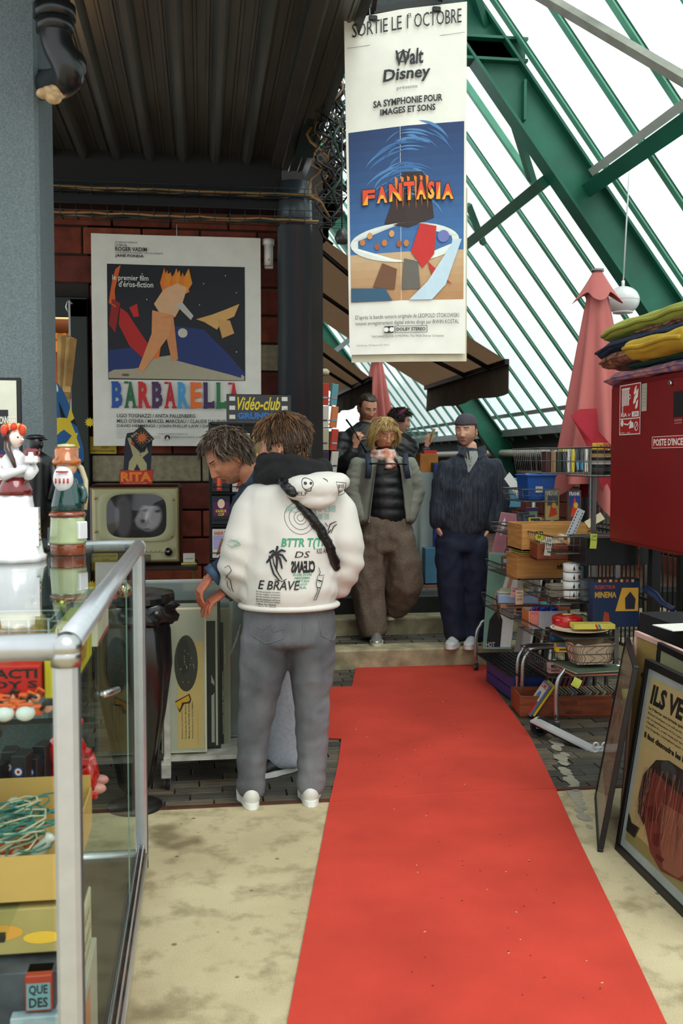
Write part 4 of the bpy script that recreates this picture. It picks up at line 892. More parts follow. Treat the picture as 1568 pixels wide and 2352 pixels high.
def a1(P):
 P.rect(.35,.03,.93,.77,(212,176,112));P.ring(.55,.62,.26,(52,48,40),asp=.62*P.w/P.h*1.0/1.0 if False else .75);P.ring(.5,.67,.14,(30,28,26),asp=.9)
 rn=random.Random(5)
 for _ in range(40):a=rn.uniform(0,6.28);r=rn.uniform(0,.2);P.ring(.55+r*math.cos(a),.6+r*.6*math.sin(a),.006,(186,170,130)if _%2 else(20,20,20),l=P.lift+.0001,seg=6)
 P.poly([(.3,.36),(.62,.41),(.66,.37),(.63,.345),(.5,.34),(.4,.28)],(40,26,10));P.poly([(.3,.35),(.6,.4),(.63,.37),(.6,.355),(.46,.35),(.4,.3)],(226,160,30))
 for i,(st,x)in enumerate((('Realizado por HAROLD LLOYD',.47),('Fotografia JACK MURPHY',.55),('Musica de WALTER SCHARF',.62),('Distribuida por COLUMBIA',.7))):
  P.text(st,x,.1,x+.26,.13,(50,36,20),.01,ang=PI/2)
 P.rect(.8,.05,.803,.3,(90,70,40))
sheetpic('mounted sand coloured film poster sheet, front of the browser bin',372,473,1395,1730,4.72,.008,M['cream'],mat('aged_sheet',(188,182,164),.6,0,.1,3),a1)
def a2(P):P.ring(.93,.965,.02,(190,150,60),asp=.35);P.poly([(.55,.02),(.92,.02),(.92,.86),(.55,.86)],(30,30,26));P.poly([(.85,.04),(.9,.04),(.9,.45),(.85,.5)],(170,170,160));P.ring(.84,.4,.07,(20,20,18),asp=.6)
sheetpic('black framed photograph poster, second in the browser bin',365,505,1377,1722,4.80,.014,M['black'],mat('pale_mount',(196,190,168),.6,0,.05),a2)
def a3(P):P.rect(.5,.03,.9,.9,(36,44,36));P.text('una produzione VISIONE CINEMATOGRAFICA',.90,.1,1.35,.12,(225,220,200),.01,ang=PI/2);P.text('Carlo Verdone',.93,.6,1.1,.62,(225,220,200),ang=PI/2)
sheetpic('green black mounted poster, third in the browser bin',372,528,1396,1722,4.88,.01,mat('grey_cream_edge',(160,154,130),.6),mat('olive_mount',(150,146,124),.6),a3)
sheetpic('large clear sleeved grey sheet, tallest at the back of the browser bin',316,566,1332,1700,4.98,.008,mat('clear_edge',(170,174,174),.3),mat('sleeve_grey',(150,154,154),.2,0,.2,3,coat=.8),lambda P:[P.line([(.8+.02*k,.45+.03*k),(.84+.02*k,.52+.04*k)],.004,(214,218,218))for k in range(6)])
for i in range(5):
 y=5.03+i*.035;sheetpic('white mounted print seen edge-on behind the sleeved sheet, %s back'%('first','second','third','fourth','fifth')[i],322,560-i*4,1341-i*3,1690,y,.004,mat('white_board',(206,206,200),.5),mat('sleeve_white',(176,180,180),.2,0,.1,coat=.8),lambda P:P.rect(.1,.9,.9,.93,(190,194,194)))
# shirt hanging in the doorway
sh=PY(120,1010,5.6);t=thing('patterned_shirt','blue yellow and red printed shirt hanging in the doorway','shirt',(sh.x,5.6,0))
def shirt_mat():
 m=bpy.data.materials.new('printed_cotton');m.use_nodes=True;N=m.node_tree.nodes;L=m.node_tree.links;b_=N['Principled BSDF'];b_.inputs['Roughness'].default_value=.85
 tc=N.new('ShaderNodeTexCoord');v=N.new('ShaderNodeTexVoronoi');v.inputs['Scale'].default_value=13;L.new(tc.outputs['Object'],v.inputs[0])
 r=N.new('ShaderNodeValToRGB');r.color_ramp.interpolation='CONSTANT';e=r.color_ramp.elements;e[0].color=(*lin((44,96,150)),1);e[1].position=.45;e[1].color=(*lin((226,196,60)),1)
 for p_,c_ in((.62,(220,220,220)),(.76,(44,96,150)),(.88,(190,40,36)),(.95,(20,22,30))):q=e.new(p_);q.color=(*lin(c_),1)
 sp_=N.new('ShaderNodeSeparateColor');L.new(v.outputs['Color'],sp_.inputs[0]);L.new(sp_.outputs[0],r.inputs[0]);L.new(r.outputs[0],b_.inputs['Base Color']);return m
def sf(a,c):
 z=PY(120,880,5.6).z*(1-c)+PY(120,1150,5.6).z*c;wd=(.03+.13*min(1,c*1.8)**.7);an=2*PI*a
 return Vector((wd*math.cos(an)*(1+.06*math.sin(an*6)),.05*math.sin(an)*(1+.3*math.sin(an*5+c*3)),z))
b=MB();b.grid(sf,48,24,shirt_mat(),closed_u=True);b.build('shirt',t)
b=MB();z=PY(120,1150,5.6).z;b.grid(lambda a,c:Vector((.162*math.cos(2*PI*a)*(1+.06*math.sin(2*PI*a*6)),.052*math.sin(2*PI*a),z-.05*c)),48,2,M['white'],closed_u=True);b.build('hem',t)
zt_=PY(120,880,5.6).z;b=MB();b.tube([(0,0,zt_-.02),(-.01,0,zt_+.10),(-.06,0,zt_+.25),(-.12,0,zt_+.4),(-.12,0,3.6)],.003,M['chrome'],6);b.build('hanger_hook',t)
# bunch of hanging keyrings/papers on a hook rail in the doorway
hx=PY(155,720,6.6);t=thing('hanging_magazines','yellowed magazines clipped on a hook in the doorway','magazine',(hx.x,6.6,0))
z0=PY(155,705,6.6).z
b=MB();b.tube([(0.03,0,z0+.02),(0.0,0,z0+.04),(-.01,0,z0),(.01,0,z0-.05)],.005,M['chrome'],6);b.box((.012,0,(z0+.04)/2),(.012,.012,z0+.04),M['chrome']);b.build('hook',t)
for i in range(4):
 b=MB();za=PY(150,770+i*3,6.6).z;zb_=PY(150,930-i*14,6.6).z;b.box((-.03+.018*i,-.02-.01*i,(za+zb_)/2),(.07-.01*i,.008,za-zb_),mat('old_paper_%d'%(i%2),((196,160,100),(160,120,60))[i%2],.7,0,.3,8),Matrix.Rotation(.04*i,3,'Y'));b.build('magazine',t)
# ================================================================== UPPER PART: hanging poster, cables, pipe, awnings, parasols, lamp
# ---- long folded film poster hung from the slate beam
HY=4.75
A=PY(803,815,HY);Bp=PY(1069,812,HY);Cc=PY(790,45,HY);Dd=PY(1073,2,HY)
hp=thing('hanging_poster','long folded white and blue film poster hanging over the aisle','poster',(A.x,HY,A.z))
h=Cc.z-A.z;w=.615
def hw_(x,y):
 return .030*abs(x/w-.46)/.5-.012+.004*math.sin(y*6)+.008*abs(((y/h*4)%1)-.5)*(1 if True else 0)
def hpnt(a,c,off=0):
 xl=A.x+(Cc.x-A.x)*c;xr2=Bp.x+(Dd.x-Bp.x)*c
 zl=A.z+(Cc.z-A.z)*c;zr=Bp.z+(Dd.z-Bp.z)*c
 return Vector((xl+(xr2-xl)*a,HY-off+.0+(.05*abs(a-.47)-.02),zl+(zr-zl)*a))
class HP(Print):
 def pt(s,x,y,l):return hpnt(x,y,l)
b=MB();b.grid(lambda a,c:hpnt(a,c),16,40,M['paper']);b.grid(lambda a,c:hpnt(1-a,c,-.0008),16,40,M['paper']);b.build('sheet',hp,world=True)
b=MB()
def bk(a,c):q=hpnt(a,c*.5,-.02);q.z-=.035;q.x+=.012;return q
b.grid(bk,10,10,mat('aged_sheet2',(206,198,172),.7));b.build('rear_sheet',hp,world=True)
P=HP((0,0,0),(1,0,0),(0,0,1));P.w=P.h=1;P.lift=.001
def UV(px,py):
 c=(815-py)/(815-24.);xl=803+(790-803)*c;xr2=1068+(1073-1068)*c
 a=(px-xl)/(xr2-xl)
 c2=(815-(py+(a-.5)*42*max(0,c)))/(815-24.)
 return a,c2
# sheet coordinates straightforward: a 0..1, c 0..1
Vc=lambda py,px=930:(815-py-(px-930)*0)/792.
def AR(px):return(px-797)/272.
def grad(c0,c1,y0,y1,n,xm=0.02,xM=.98):
 for i in range(n):
  t_=(i+.5)/n;col=tuple(int(c0[k]+(c1[k]-c0[k])*t_)for k in range(3));ya=y0+(y1-y0)*i/n;yb=y0+(y1-y0)*(i+1)/n
  P.rect(xm,ya,xM,yb,col,.0014,nx=8)
yb0,yt0=.158,.665
grad((60,112,168),(14,48,98),.30,yt0,12);
grad((176,128,84),(200,170,130),yb0,.30,6)
rn=random.Random(8)
def arc(cx,cy,rx,ry,a0,a1,t0,col,n=14):
 pts=[(cx+rx*math.cos(a0+(a1-a0)*i/n),cy+ry*math.sin(a0+(a1-a0)*i/n))for i in range(n+1)]
 b=P;l=.0022+.0001*(len(P.b.f)%5);vs=[]
 for i,(x,y)in enumerate(pts):
  tt=t0*math.sin(PI*(i+.2)/(n+.4));vs+=[b.pt(x,y-tt/2,l),b.pt(x,y+tt/2,l)]
 P.b.add(vs,[(2*i,2*i+2,2*i+3,2*i+1)for i in range(n)],flat(*col))
P.lift=.0015
for k in range(44):
 s=rn.choice((-1,1));cy=rn.uniform(.42,.64);rx=rn.uniform(.12,.42);a0=rn.uniform(.2,2.2)
 arc(.5,cy-.04,rx,rx*.28,a0 if s>0 else PI-a0,(a0+.9)if s>0 else PI-a0-.9,rn.uniform(.004,.012),(74,126,178)if k%2 else(52,100,156))
P.lift=.004
# generic stand-in picture: pale cloud band, dark hill with glowing streaks, warm shapes over a sand plain
P.poly([(.02+.46*(1-math.cos(a))/1,.33+.055*math.sin(a))for a in[i*PI/16 for i in range(17)]]+[(.94,.30),(.02,.30)][:0]+[(.02+.46*(1-math.cos(a)),.33-.06*math.sin(a))for a in[PI-i*PI/16 for i in range(17)]],(222,228,222))
P.poly([(.30,.385),(.42,.50),(.46,.53),(.62,.53),(.68,.50),(.72,.395),(.5,.37)],(44,24,20))
for x in(.40,.45,.5,.56,.61,.66):P.poly([(x-.012,.52),(x+.012,.515),(x+.006,.42+.01*rn.random())],(232,120,30))
for k in range(7):P.ring(.12+.06*k,.335+.02*math.sin(k*2),.022,((196,120,60),(214,150,90),(160,80,50))[k%3],asp=.45)
P.poly([(.52,.30),(.60,.38),(.74,.37),(.72,.29),(.62,.25)],(196,30,26));P.poly([(.66,.27),(.88,.2),(.7,.23)],(190,30,26));P.ring(.8,.34,.05,(110,116,180),asp=.35)
P.poly([(.2,.2),(.28,.27),(.4,.25),(.38,.19)],(110,70,40));P.poly([(.44,.19),(.46,.28),(.58,.27),(.6,.19)],(98,94,86));P.poly([(.02,.158),(.02,.2),(.3,.195),(.36,.158)],(40,84,112))
P.poly([(.5,.158),(.66,.21),(.9,.33),(.96,.33),(.82,.2),(.7,.158)],(190,212,226))
# lettering
P.lift=.009
def tx(st,x0,py0,x1,py1,col=(24,24,26),**k):P.text(st,x0,Vc(py1),x1,Vc(py0),col,**k)
P.lift=.009;tx('SORTIE LE 1',.06,38,.505,70,spacing=.95,bold=.0);tx('ER',.505,36,.535,46);tx('OCTOBRE',.555,38,.95,70)
P.line([(.02,Vc(92)),(.98,Vc(92))],.001,(60,60,60))
tx('Walt',.40,116,.63,152,shear=.1,bold=.025);tx('Disney',.30,156,.69,192,shear=.1,bold=.025);P.ring(.46,Vc(132),.055,(30,30,30),t=.012,asp=.3)
tx('présente',.41,198,.58,208,(90,90,90));tx('SA SYMPHONIE POUR',.22,224,.79,240,bold=.03);tx('IMAGES ET SONS',.275,245,.73,260,bold=.03)
ft='FANTASIA';xsF=[.12,.235,.335,.455,.56,.66,.73,.78,.895]
for i,ch in enumerate(ft):
 u_=(i-3.5)/3.5;drop=10*u_*u_
 P.text(ch,xsF[i],Vc(462+drop*.3),xsF[i+1]-.004,Vc(416+drop),(40,24,16),.07);P.text(ch,xsF[i]+.004,Vc(460+drop*.3),xsF[i+1]-.01,Vc(418+drop),(226,70,26),.045,col2=(240,170,40))
tx("D'après la bande sonore originale de LEOPOLD STOKOWSKI",.05,722,.935,735,(50,50,50));tx('nouvel enregistrement digital stéréo dirigé par IRWIN KOSTAL',.05,737,.935,749,(50,50,50))
P.rect(.29,Vc(766),.365,Vc(750),(20,20,20));P.ring(.305,Vc(758),.02,(230,228,220),asp=.35);P.ring(.35,Vc(758),.02,(230,228,220),asp=.35)
for(x0,x1,ya,yb)in((.375,.655,750,751),(.375,.655,765,766),(.375,.38,750,766),(.65,.655,750,766)):P.rect(x0,Vc(yb),x1,Vc(ya),(20,20,20),P.lift+.0004)
tx('DOLBY STEREO',.39,754,.64,762,bold=.03);tx('TECHNICOLOR © MCMXL The Walt Disney Company',.18,771,.80,778,(60,60,60));tx('Y & R Entractes - RCS Nanterre B 321 104 317',.05,792,.33,796,(90,90,90))
P.b.build('print',hp,world=True)
for fr_ in(.5,.72,.27):
 pass
for px in(857,1003):
 b=MB();q=PY(px,40 if px<900 else 20,HY-.02);b.box((q.x,HY-.005,q.z),(.04,.03,.025),M['black'],None,.004);b.tube([(q.x-.012,HY,q.z),(q.x-.014,HY,q.z+.05),(q.x+.014,HY,q.z+.05),(q.x+.012,HY,q.z)],.003,M['chrome'],6);b.build('bulldog_clip',hp,world=True)
b=MB();q=PY(857,25,HY);q2=PY(1010,3,HY);b.bar(q,q2,.02,.03,M['black']);b.bar(q+Vector((0,-.2,.16)),q+Vector((0,0,0)),.02,.02,M['black']);b.bar(q2+Vector((0,-.2,.16)),q2,.02,.02,M['black']);b.build('hanging_bar',hp,world=True)
# ---- wire cable trays with cables
for n_,(py0,py1,lb)in enumerate(((432,446,'upper wire cable tray under the black beam'),(482,505,'lower wire cable tray carrying tan cables'))):
 ty=WY-.28;z0=PY(400,py1,ty).z;z1=PY(400,py0,ty).z;xa=-2.2;xb=PY(790,450,ty).x
 t=thing('cable_tray',lb,'cable tray',((xa+xb)/2,ty,z0));b=MB();wmt=mat('tray_wire',(58,70,70),.4,.6,.1)
 for y in(ty-.06,ty,ty+.08):b.tube([(xa,y,z0),(xb,y,z0)],.003,wmt,5)
 for z in(z0+(z1-z0)*.5,z1+.01):b.tube([(xa,ty-.06,z),(xb,ty-.06,z)],.003,wmt,5)
 x=xa
 while x<xb:b.tube([(x,ty-.06,z1+.01),(x,ty-.06,z0),(x,ty+.08,z0),(x,ty+.08,z1+.01)],.003,wmt,5);x+=.1
 b.build('wires',t,world=True)
 b=MB();rn=random.Random(n_+3)
 for k in range(4):
  col=((176,136,84),(40,40,40),(196,160,104),(26,26,28))[k];rr_=rn.uniform(.006,.011)
  y=ty-.03+.03*k;b.tube([(xa+i*.1,y+rn.uniform(-.008,.008),z0+.012+rn.uniform(0,.012))for i in range(int((xb-xa)/.1))],rr_,mat('cable_%d'%k,col,.5),7)
 b.build('cable',t,world=True)
# cable tangle hanging by the post
rn=random.Random(21);b=MB()
cm=[mat('cable_black',(16,16,18),.45),mat('cable_dkgreen',(30,60,50),.5),mat('cable_tan',(150,110,60),.5)]
for k in range(46):
 px0=rn.uniform(730,800);Yc=rn.uniform(5.9,6.6);pts=[];py=rn.uniform(60,330);ln_=rn.uniform(120,260);n_=14
 ph=rn.uniform(0,6);amp=rn.uniform(8,26)
 for i in range(n_):pts.append(PY(px0+amp*math.sin(ph+i*.9)+rn.uniform(-5,5),py+ln_*i/n_,Yc+.05*math.sin(i+k)))
 b.tube(pts,rn.choice((.004,.006,.008)),cm[0]if k%4 else cm[1+(k%8==0)],6)
o=b.build('cable_bundle',loc=tuple(PY(760,450,6.3)),world=True);o['kind']='stuff';o['label']='dense tangle of black cables hanging beside the round post';o['category']='cables'
b=MB();q=PY(785,560,5.9);b.lathe([(0,0),(.03,0),(.045,.03),(.03,.07),(.012,.09),(0,.09)],mat('lamp_smoke',(60,66,64),.3),20)
t=thing('spot_lamp','small dark bell lamp hanging left of the long poster','lamp',tuple(q));o=b.build('shade',t);b=MB();b.cyl((0,0,.085),(0,0,.75),.004,M['black'],6);b.build('cord',t)
# ---- black drain pipe at the top left
q0=PY(125,-30,3.9);bp=thing('drain_pipe','black plastic drain pipe with elbow at the top left','pipe',(q0 .x,3.9,3.3));pm=mat('black_pvc',(22,24,26),.28,0,.1)
kpx=3.95/2287
pp=[PY(125,-60,3.95),PY(125,60,3.95),PY(133,105,3.95),PY(150,140,3.95),PY(158,170,3.97),PY(140,190,4.05),PY(110,195,4.2),PY(90,195,4.3)]
def smoothp(pts,n=4):
 out=[]
 for i in range(len(pts)-1):
  a=pts[max(i-1,0)];b_=pts[i];c=pts[i+1];d=pts[min(i+2,len(pts)-1)]
  for k in range(n):
   t_=k/n;out.append(.5*((2*b_)+(c-a)*t_+(2*a-5*b_+4*c-d)*t_*t_+(3*b_-a-3*c+d)*t_**3))
 out.append(pts[-1]);return out
b=MB();b.tube(smoothp(pp),34*kpx,pm,24);b.build('pipe_run',bp,world=True)
for py,py2,r_ in((15,45,45),(45,75,40)):b=MB();b.cyl(PY(125,py,3.95),PY(126,py2,3.95),r_*kpx,pm,28);b.build('collar',bp,world=True)
b=MB();b.ell(PY(160,150,3.97),37*kpx,pm,20,14);b.build('elbow_ring',bp,world=True)
b=MB();rn=random.Random(5)
for k in range(8):b.ell(PY(108+rn.uniform(-8,22),212+rn.uniform(-8,16),4.0),(.03,.03,.02),mat('foam',(196,164,124),.9,0,.3,30,.6,60),10,8)
b.build('sealing_foam',bp,world=True)
# ---- brown awnings over the landing
aw=mat('brown_canvas',(140,112,88),.9,0,.12,2)
def translucent(m,c,k):
 N=m.node_tree.nodes;L=m.node_tree.links;t=N.new('ShaderNodeBsdfTranslucent');t.inputs[0].default_value=(*lin(c),1);x=N.new('ShaderNodeMixShader');x.inputs[0].default_value=k
 L.new(N['Principled BSDF'].outputs[0],x.inputs[1]);L.new(t.outputs[0],x.inputs[2]);L.new(x.outputs[0],N['Material Output'].inputs[0])
translucent(aw,(120,92,70),.4)
for n_,(xi,zi,xo,zo,y0,y1,lb)in enumerate(((1.0,3.80,3.02,2.53,9.66,13.3,'nearer brown canvas awning with black arms'),(1.0,3.72,2.3,2.66,13.5,17.2,'farther brown canvas awning behind the woman in black'),(.62,3.9,1.5,2.95,7.35,9.3,'brown awning canvas nearest the round post'))):
 if n_==2:xi,zi,xo,zo=.92,3.75,1.02,3.70
 t=thing('awning',lb,'awning',(xi,(y0+y1)/2,zi))
 b=MB();b.grid(lambda a,c:Vector((xi+(xo-xi)*a,y0+(y1-y0)*c,zi+(zo-zi)*a-.03*math.sin(PI*a))),10,10,aw);b.build('canvas',t,world=True)
 b=MB();b.grid(lambda a,c:Vector((xo+.02+.012*math.sin(a*30)*c,y0+(y1-y0)*a,zo-.02-.30*c-.015*math.sin(a*14)*c)),40,4,mat('awning_valance',(112,100,84),.9,0,.1));b.build('valance',t,world=True)
 b=MB();b.box((xo,(y0+y1)/2,zo-.01),(.05,y1-y0,.06),M['black'],None,.005);b.build('front_bar',t,world=True)
 b=MB();b.box((xi,(y0+y1)/2,zi+.02),(.14,y1-y0,.14),M['black'],None,.01);b.build('cassette',t,world=True)
 if n_<2:
  for f_,g_ in((.04,.16),(.52,.42)):
   ya=y0+(y1-y0)*f_;yb=y0+(y1-y0)*g_
   b=MB();mx_=Vector(((xi+xo)/2,(ya+yb)/2+.3,(zi+zo)/2-.09));b.tube([(xi+.03,ya,zi-.1),mx_],.025,M['black'],8);b.tube([mx_,(xo,yb,zo-.03)],.025,M['black'],8);b.build('folding_arm',t,world=True)
# ---- closed pink parasol, right
def parasol(name,label,base,ztop,zbot,rmax,open_fold,seed):
 rn=random.Random(seed);t=thing(name,label,'parasol',base);pk=mat('dusty_pink_canvas',(196,110,104),.85,0,.08,3)
 pki=mat('parasol_inner_red',(176,34,50),.8)
 nf=8;Hh=ztop-zbot
 def fn(a,c):
  an=2*PI*a;rr_=.035+(rmax-.035)*c**.8;fold=1+.32*c*math.cos(an*nf+seed)+.06*math.sin(an*3+1)
  z=ztop-Hh*c-(.12 if True else 0)*c*max(0,math.cos(an*nf/2+.6))*c
  if open_fold:z-=.55*c**3*max(0,math.cos(an-open_fold))**3;rr_*=1+.25*c*max(0,math.cos(an-open_fold))**2
  return Vector((rr_*fold*math.cos(an),rr_*fold*math.sin(an),z))
 b=MB();b.grid(fn,128,30,pk,closed_u=True);b.grid(lambda a,c:fn(-a,c)*1.0+Vector((0,0,0))-Vector((math.cos(-2*PI*a),math.sin(-2*PI*a),0))*.006*c,128,30,pki,closed_u=True);b.build('canopy',t)
 b=MB();b.grid(lambda a,c:Vector(((.03+.12*c)*(1+.22*c*math.cos(2*PI*a*4+1))*math.cos(2*PI*a),(.03+.12*c)*(1+.22*c*math.cos(2*PI*a*4+1))*math.sin(2*PI*a),ztop+.015-.20*c-.035*c*math.cos(2*PI*a*4+1))),64,10,pk,closed_u=True);b.build('vent_cap',t)
 b=MB();b.cyl((0,0,.0),(0,0,ztop+.02),.02,mat('parasol_pole',(190,180,160),.4,.3),14);b.cyl((0,0,ztop+.01),(0,0,ztop+.03),.045,M['steel'],18);b.build('pole',t)
 b=MB();b.box((0,0,.03),(.42,.42,.06),conc,None,.01);b.build('base',t);return t
q=PY(1378,620,7.0);parasol('parasol','closed dusty pink parasol behind the red fire cabinet',(q.x-.02,7.0,0),PY(1378,628,7.0).z,PY(1300,1110,7.0).z,.27,5.55,1)
# flap of the canopy turned back, showing the inner side
t=bpy.data.objects['parasol'];b=MB();pki=MC['parasol_inner_red']
L1=[(1310,955),(1330,940),(1370,938),(1374,990),(1410,1030),(1412,1100),(1395,1160),(1360,1050),(1330,990)]
pts=[PY(x,y,6.66+.04*math.sin(i))for i,(x,y)in enumerate(L1)]
c0=sum(pts,Vector())/len(pts)+Vector((0,.03,0));b.add(pts+[c0],[(i,(i+1)%len(pts),len(pts))for i in range(len(pts))],pki,True);b.build('turned_hem',t,world=True)
q=PY(865,830,15.5);parasol('parasol','second closed pink parasol far behind the woman in black',(q.x,15.5,.42),PY(865,800,15.5).z-.42,PY(880,960,15.5).z-.42,.22,0,4)
# ---- globe lamp
q=PY(1430,690,7.25);t=thing('globe_lamp','white globe pendant lamp hanging beside the pink parasol','lamp',tuple(q));r_=39*7.25/2287
b=MB();b.ell((0,0,0),(r_,r_,r_*.86),mat('opal_white',(226,228,226),.25,0,.02),32,20);b.build('globe',t)
b=MB();b.lathe([(r_*.6,-r_*.78),(r_*.62,-r_*.70),(r_*.3,-r_*.6)],M['white'],24);b.tube([(r_*1.003*math.cos(a_*PI/16),r_*1.003*math.sin(a_*PI/16),.0)for a_ in range(32)],.0015,flat(180,184,184),4,closed=True);b.build('rim',t)
b=MB();b.cyl((0,0,r_*.8),(0,0,r_*1.2),.012,M['white'],10);b.cyl((0,0,r_),(0.03,-.02,PY(1437,372,7.25).z-q.z),.006,mat('white_flex',(214,216,214),.5),6);b.build('flex',t)
# ================================================================== RIGHT SIDE RACKS AND WHAT THEY HOLD
ch=M['chrome'];chd=mat('dull_chrome_wire',(120,120,116),.35,.9,.2)
def basket(par,p,sx,sy,h,nm='wire_basket',flare=.02,step=.035,m=None,rz=0):
 m=m or chd;b=MB();z0=p[2];R=Matrix.Rotation(rz,3,'Z')
 def q(x,y,z):v_=R@Vector((x,y,0));return Vector((p[0]+v_.x,p[1]+v_.y,z))
 hx,hy=sx/2,sy/2
 def loop(f,z,r):b.tube([q(-hx-f,-hy-f,z),q(hx+f,-hy-f,z),q(hx+f,hy+f,z),q(-hx-f,hy+f,z)],r,m,6,closed=True,smooth=False)
 loop(flare,z0+h,.0045);loop(0,z0,.004);loop(flare*.5,z0+h*.5,.002)
 n=int(sx/step);k=int(sy/step)
 for i in range(n+1):
  x=-hx+sx*i/n;s=1+flare/hx
  b.tube([q(x*s,-hy-flare,z0+h),q(x,-hy,z0),q(x,hy,z0),q(x*s,hy+flare,z0+h)],.0016,m,4)
 for i in range(k+1):
  y=-hy+sy*i/k;s=1+flare/hy
  b.tube([q(-hx-flare,y*s,z0+h),q(-hx,y,z0),q(hx,y,z0),q(hx+flare,y*s,z0+h)],.0016,m,4)
 return b.build(nm,par,world=True)
RX0=1.98
ra=thing('wheeled_rack','far chrome wheeled rack of wire baskets beside the man in the cap','rack',(2.3,6.55,0))
rb=thing('wheeled_rack','near chrome wheeled rack of wire baskets in front of the fire cabinet','rack',(2.3,5.6,0))
def legs(par,y0,y1,ztop,x0=1.98,x1=2.62):
 for y in(y0,y1):
  b=MB();b.tube(smoothp([Vector((x0,y,.075)),Vector((x0,y,.26)),Vector((x0+.03,y,.34)),Vector((x0+.10,y,.37)),Vector((x1-.05,y,.37))]),.013,ch,12);b.build('bent_leg',par,world=True)
  castor(par,x0,y,.034);castor(par,x1-.05,y,.034)
  b=MB();b.cyl((x1-.05,y,.07),(x1-.05,y,.4),.013,ch,10);b.build('rear_leg',par,world=True)
 for y in(y0+.12,y1-.12):
  b=MB();b.box((x1-.12,y,(ztop+.35)/2),(.026,.022,ztop-.35),M['steel']);
  for k in range(18):b.cyl((x1-.134,y,.45+k*(ztop-.5)/18),(x1-.130,y,.45+k*(ztop-.5)/18),.004,M['black'],6)
  b.build('upright',par,world=True)
legs(ra,6.05,7.02,1.62);legs(rb,5.35,5.95,1.45,1.98,2.5)
# basket tiers: (parent, x, y, z, sx, sy, h)
tiers=[(ra,2.2,6.6,.50,.38,.62,.09),(ra,2.22,6.62,.76,.36,.60,.07),(ra,2.24,6.62,1.04,.36,.52,.06),(ra,2.22,6.55,1.27,.22,.40,.08),(ra,2.36,6.35,1.46,.44,.52,.16),(rb,2.2,5.75,.28,.40,.46,.10),(rb,2.18,5.78,.49,.40,.5,.07),(rb,2.2,5.8,.71,.36,.5,.08),(rb,2.22,5.8,1.0,.36,.5,.1)]
for(pr,x,y,z,sx,sy,h_)in tiers:basket(pr,(x,y,z),sx,sy,h_)
basket(rb,(2.42,5.75,1.45),.34,.42,.17)
def item_box(name,label,px,pyb,Y,size,m,cat='box',rz=0,txts=None,z=None,face='front',group=None,bev=.002):
 p=PY(px,pyb,Y);zz=p.z if z is None else z
 t=thing(name,label,cat,(p.x,Y+size[1]/2,zz),rz,group);b=MB();b.box((0,0,size[2]/2),size,m,None,bev);b.build('carton'if name!='book'else 'cover',t)
 if txts:
  w,h_=size[0],size[2]
  P=Print(Vector((-size[0]/2,-size[1]/2,0)),Vector((1,0,0)),Vector((0,0,1)),w,h_)if face=='front'else Print(Vector((-size[0]/2,-size[1]/2,size[2])),Vector((1,0,0)),Vector((0,1,0)),size[0],size[1])
  txts(P);P.b.build('print',t)
 return t
def wcrate(name,label,c,size,m,rz=0,th=.012,txt=None):
 t=thing(name,label,'crate',c,rz);sx,sy,sz=size
 b=MB();b.box((0,0,th/2),(sx,sy,th),m);b.build('bottom',t)
 for(cx,cy,a,c_)in((0,-sy/2+th/2,sx,th),(0,sy/2-th/2,sx,th),(-sx/2+th/2,0,th,sy-2*th),(sx/2-th/2,0,th,sy-2*th)):
  b=MB();b.box((cx,cy,sz/2),(a,c_,sz),m,None,.0015);b.build('side_board',t)
 if txt:
  P=Print((-sx/2,-sy/2,0),(1,0,0),(0,0,1),sx,sz);txt(P);P.b.build('print',t)
 return t
def sticker(par,px,py,Y,r=.035,txt='5€'):
 c=PY(px,py,Y);b=MB();b.box((c.x,Y+.001,c.z),(r*1.5,.002,r*2.1),M['black']);
 b.prism([((r if k%2 else r*.72)*math.cos(k*PI/9),(r if k%2 else r*.72)*math.sin(k*PI/9))for k in range(18)],flat(226,220,50),(c.x,Y,c.z),(1,0,0),(0,0,1),h=.0015);b.build('price_star',par,world=True)
 P=Print((c.x-r*.4,Y-.003,c.z-r*.25),(1,0,0),(0,0,1));P.text(txt,0,0,r*.8,r*.6,(20,20,20));P.b.build('price',par,world=True)
def note(label,px,py,Y,w,h_,col,lines,tilt=0,curl=.3):
 c=PY(px,py,Y);t=thing('price_note',label,'note',tuple(c));m=mat('note_%d'%col[2],col,.8)
 b=MB();R=Matrix.Rotation(tilt,3,'Y');b.grid(lambda a,k:R@Vector(((a-.5)*w,-.006*math.sin(k*3),(.5-k)*h_)),4,8,m);b.grid(lambda a,k:R@Vector(((.5-a)*w,.0006-.006*math.sin(k*3),(.5-k)*h_)),4,8,m);b.build('slip',t)
 P=Print(R@Vector((-w/2,-.008,-h_/2)),R@Vector((1,0,0)),R@Vector((0,0,1)),w,h_)
 for i,s in enumerate(lines):P.text(s,.12,.78-.24*i,.85,.92-.24*i,(40,40,60))
 P.b.build('writing',t);return t
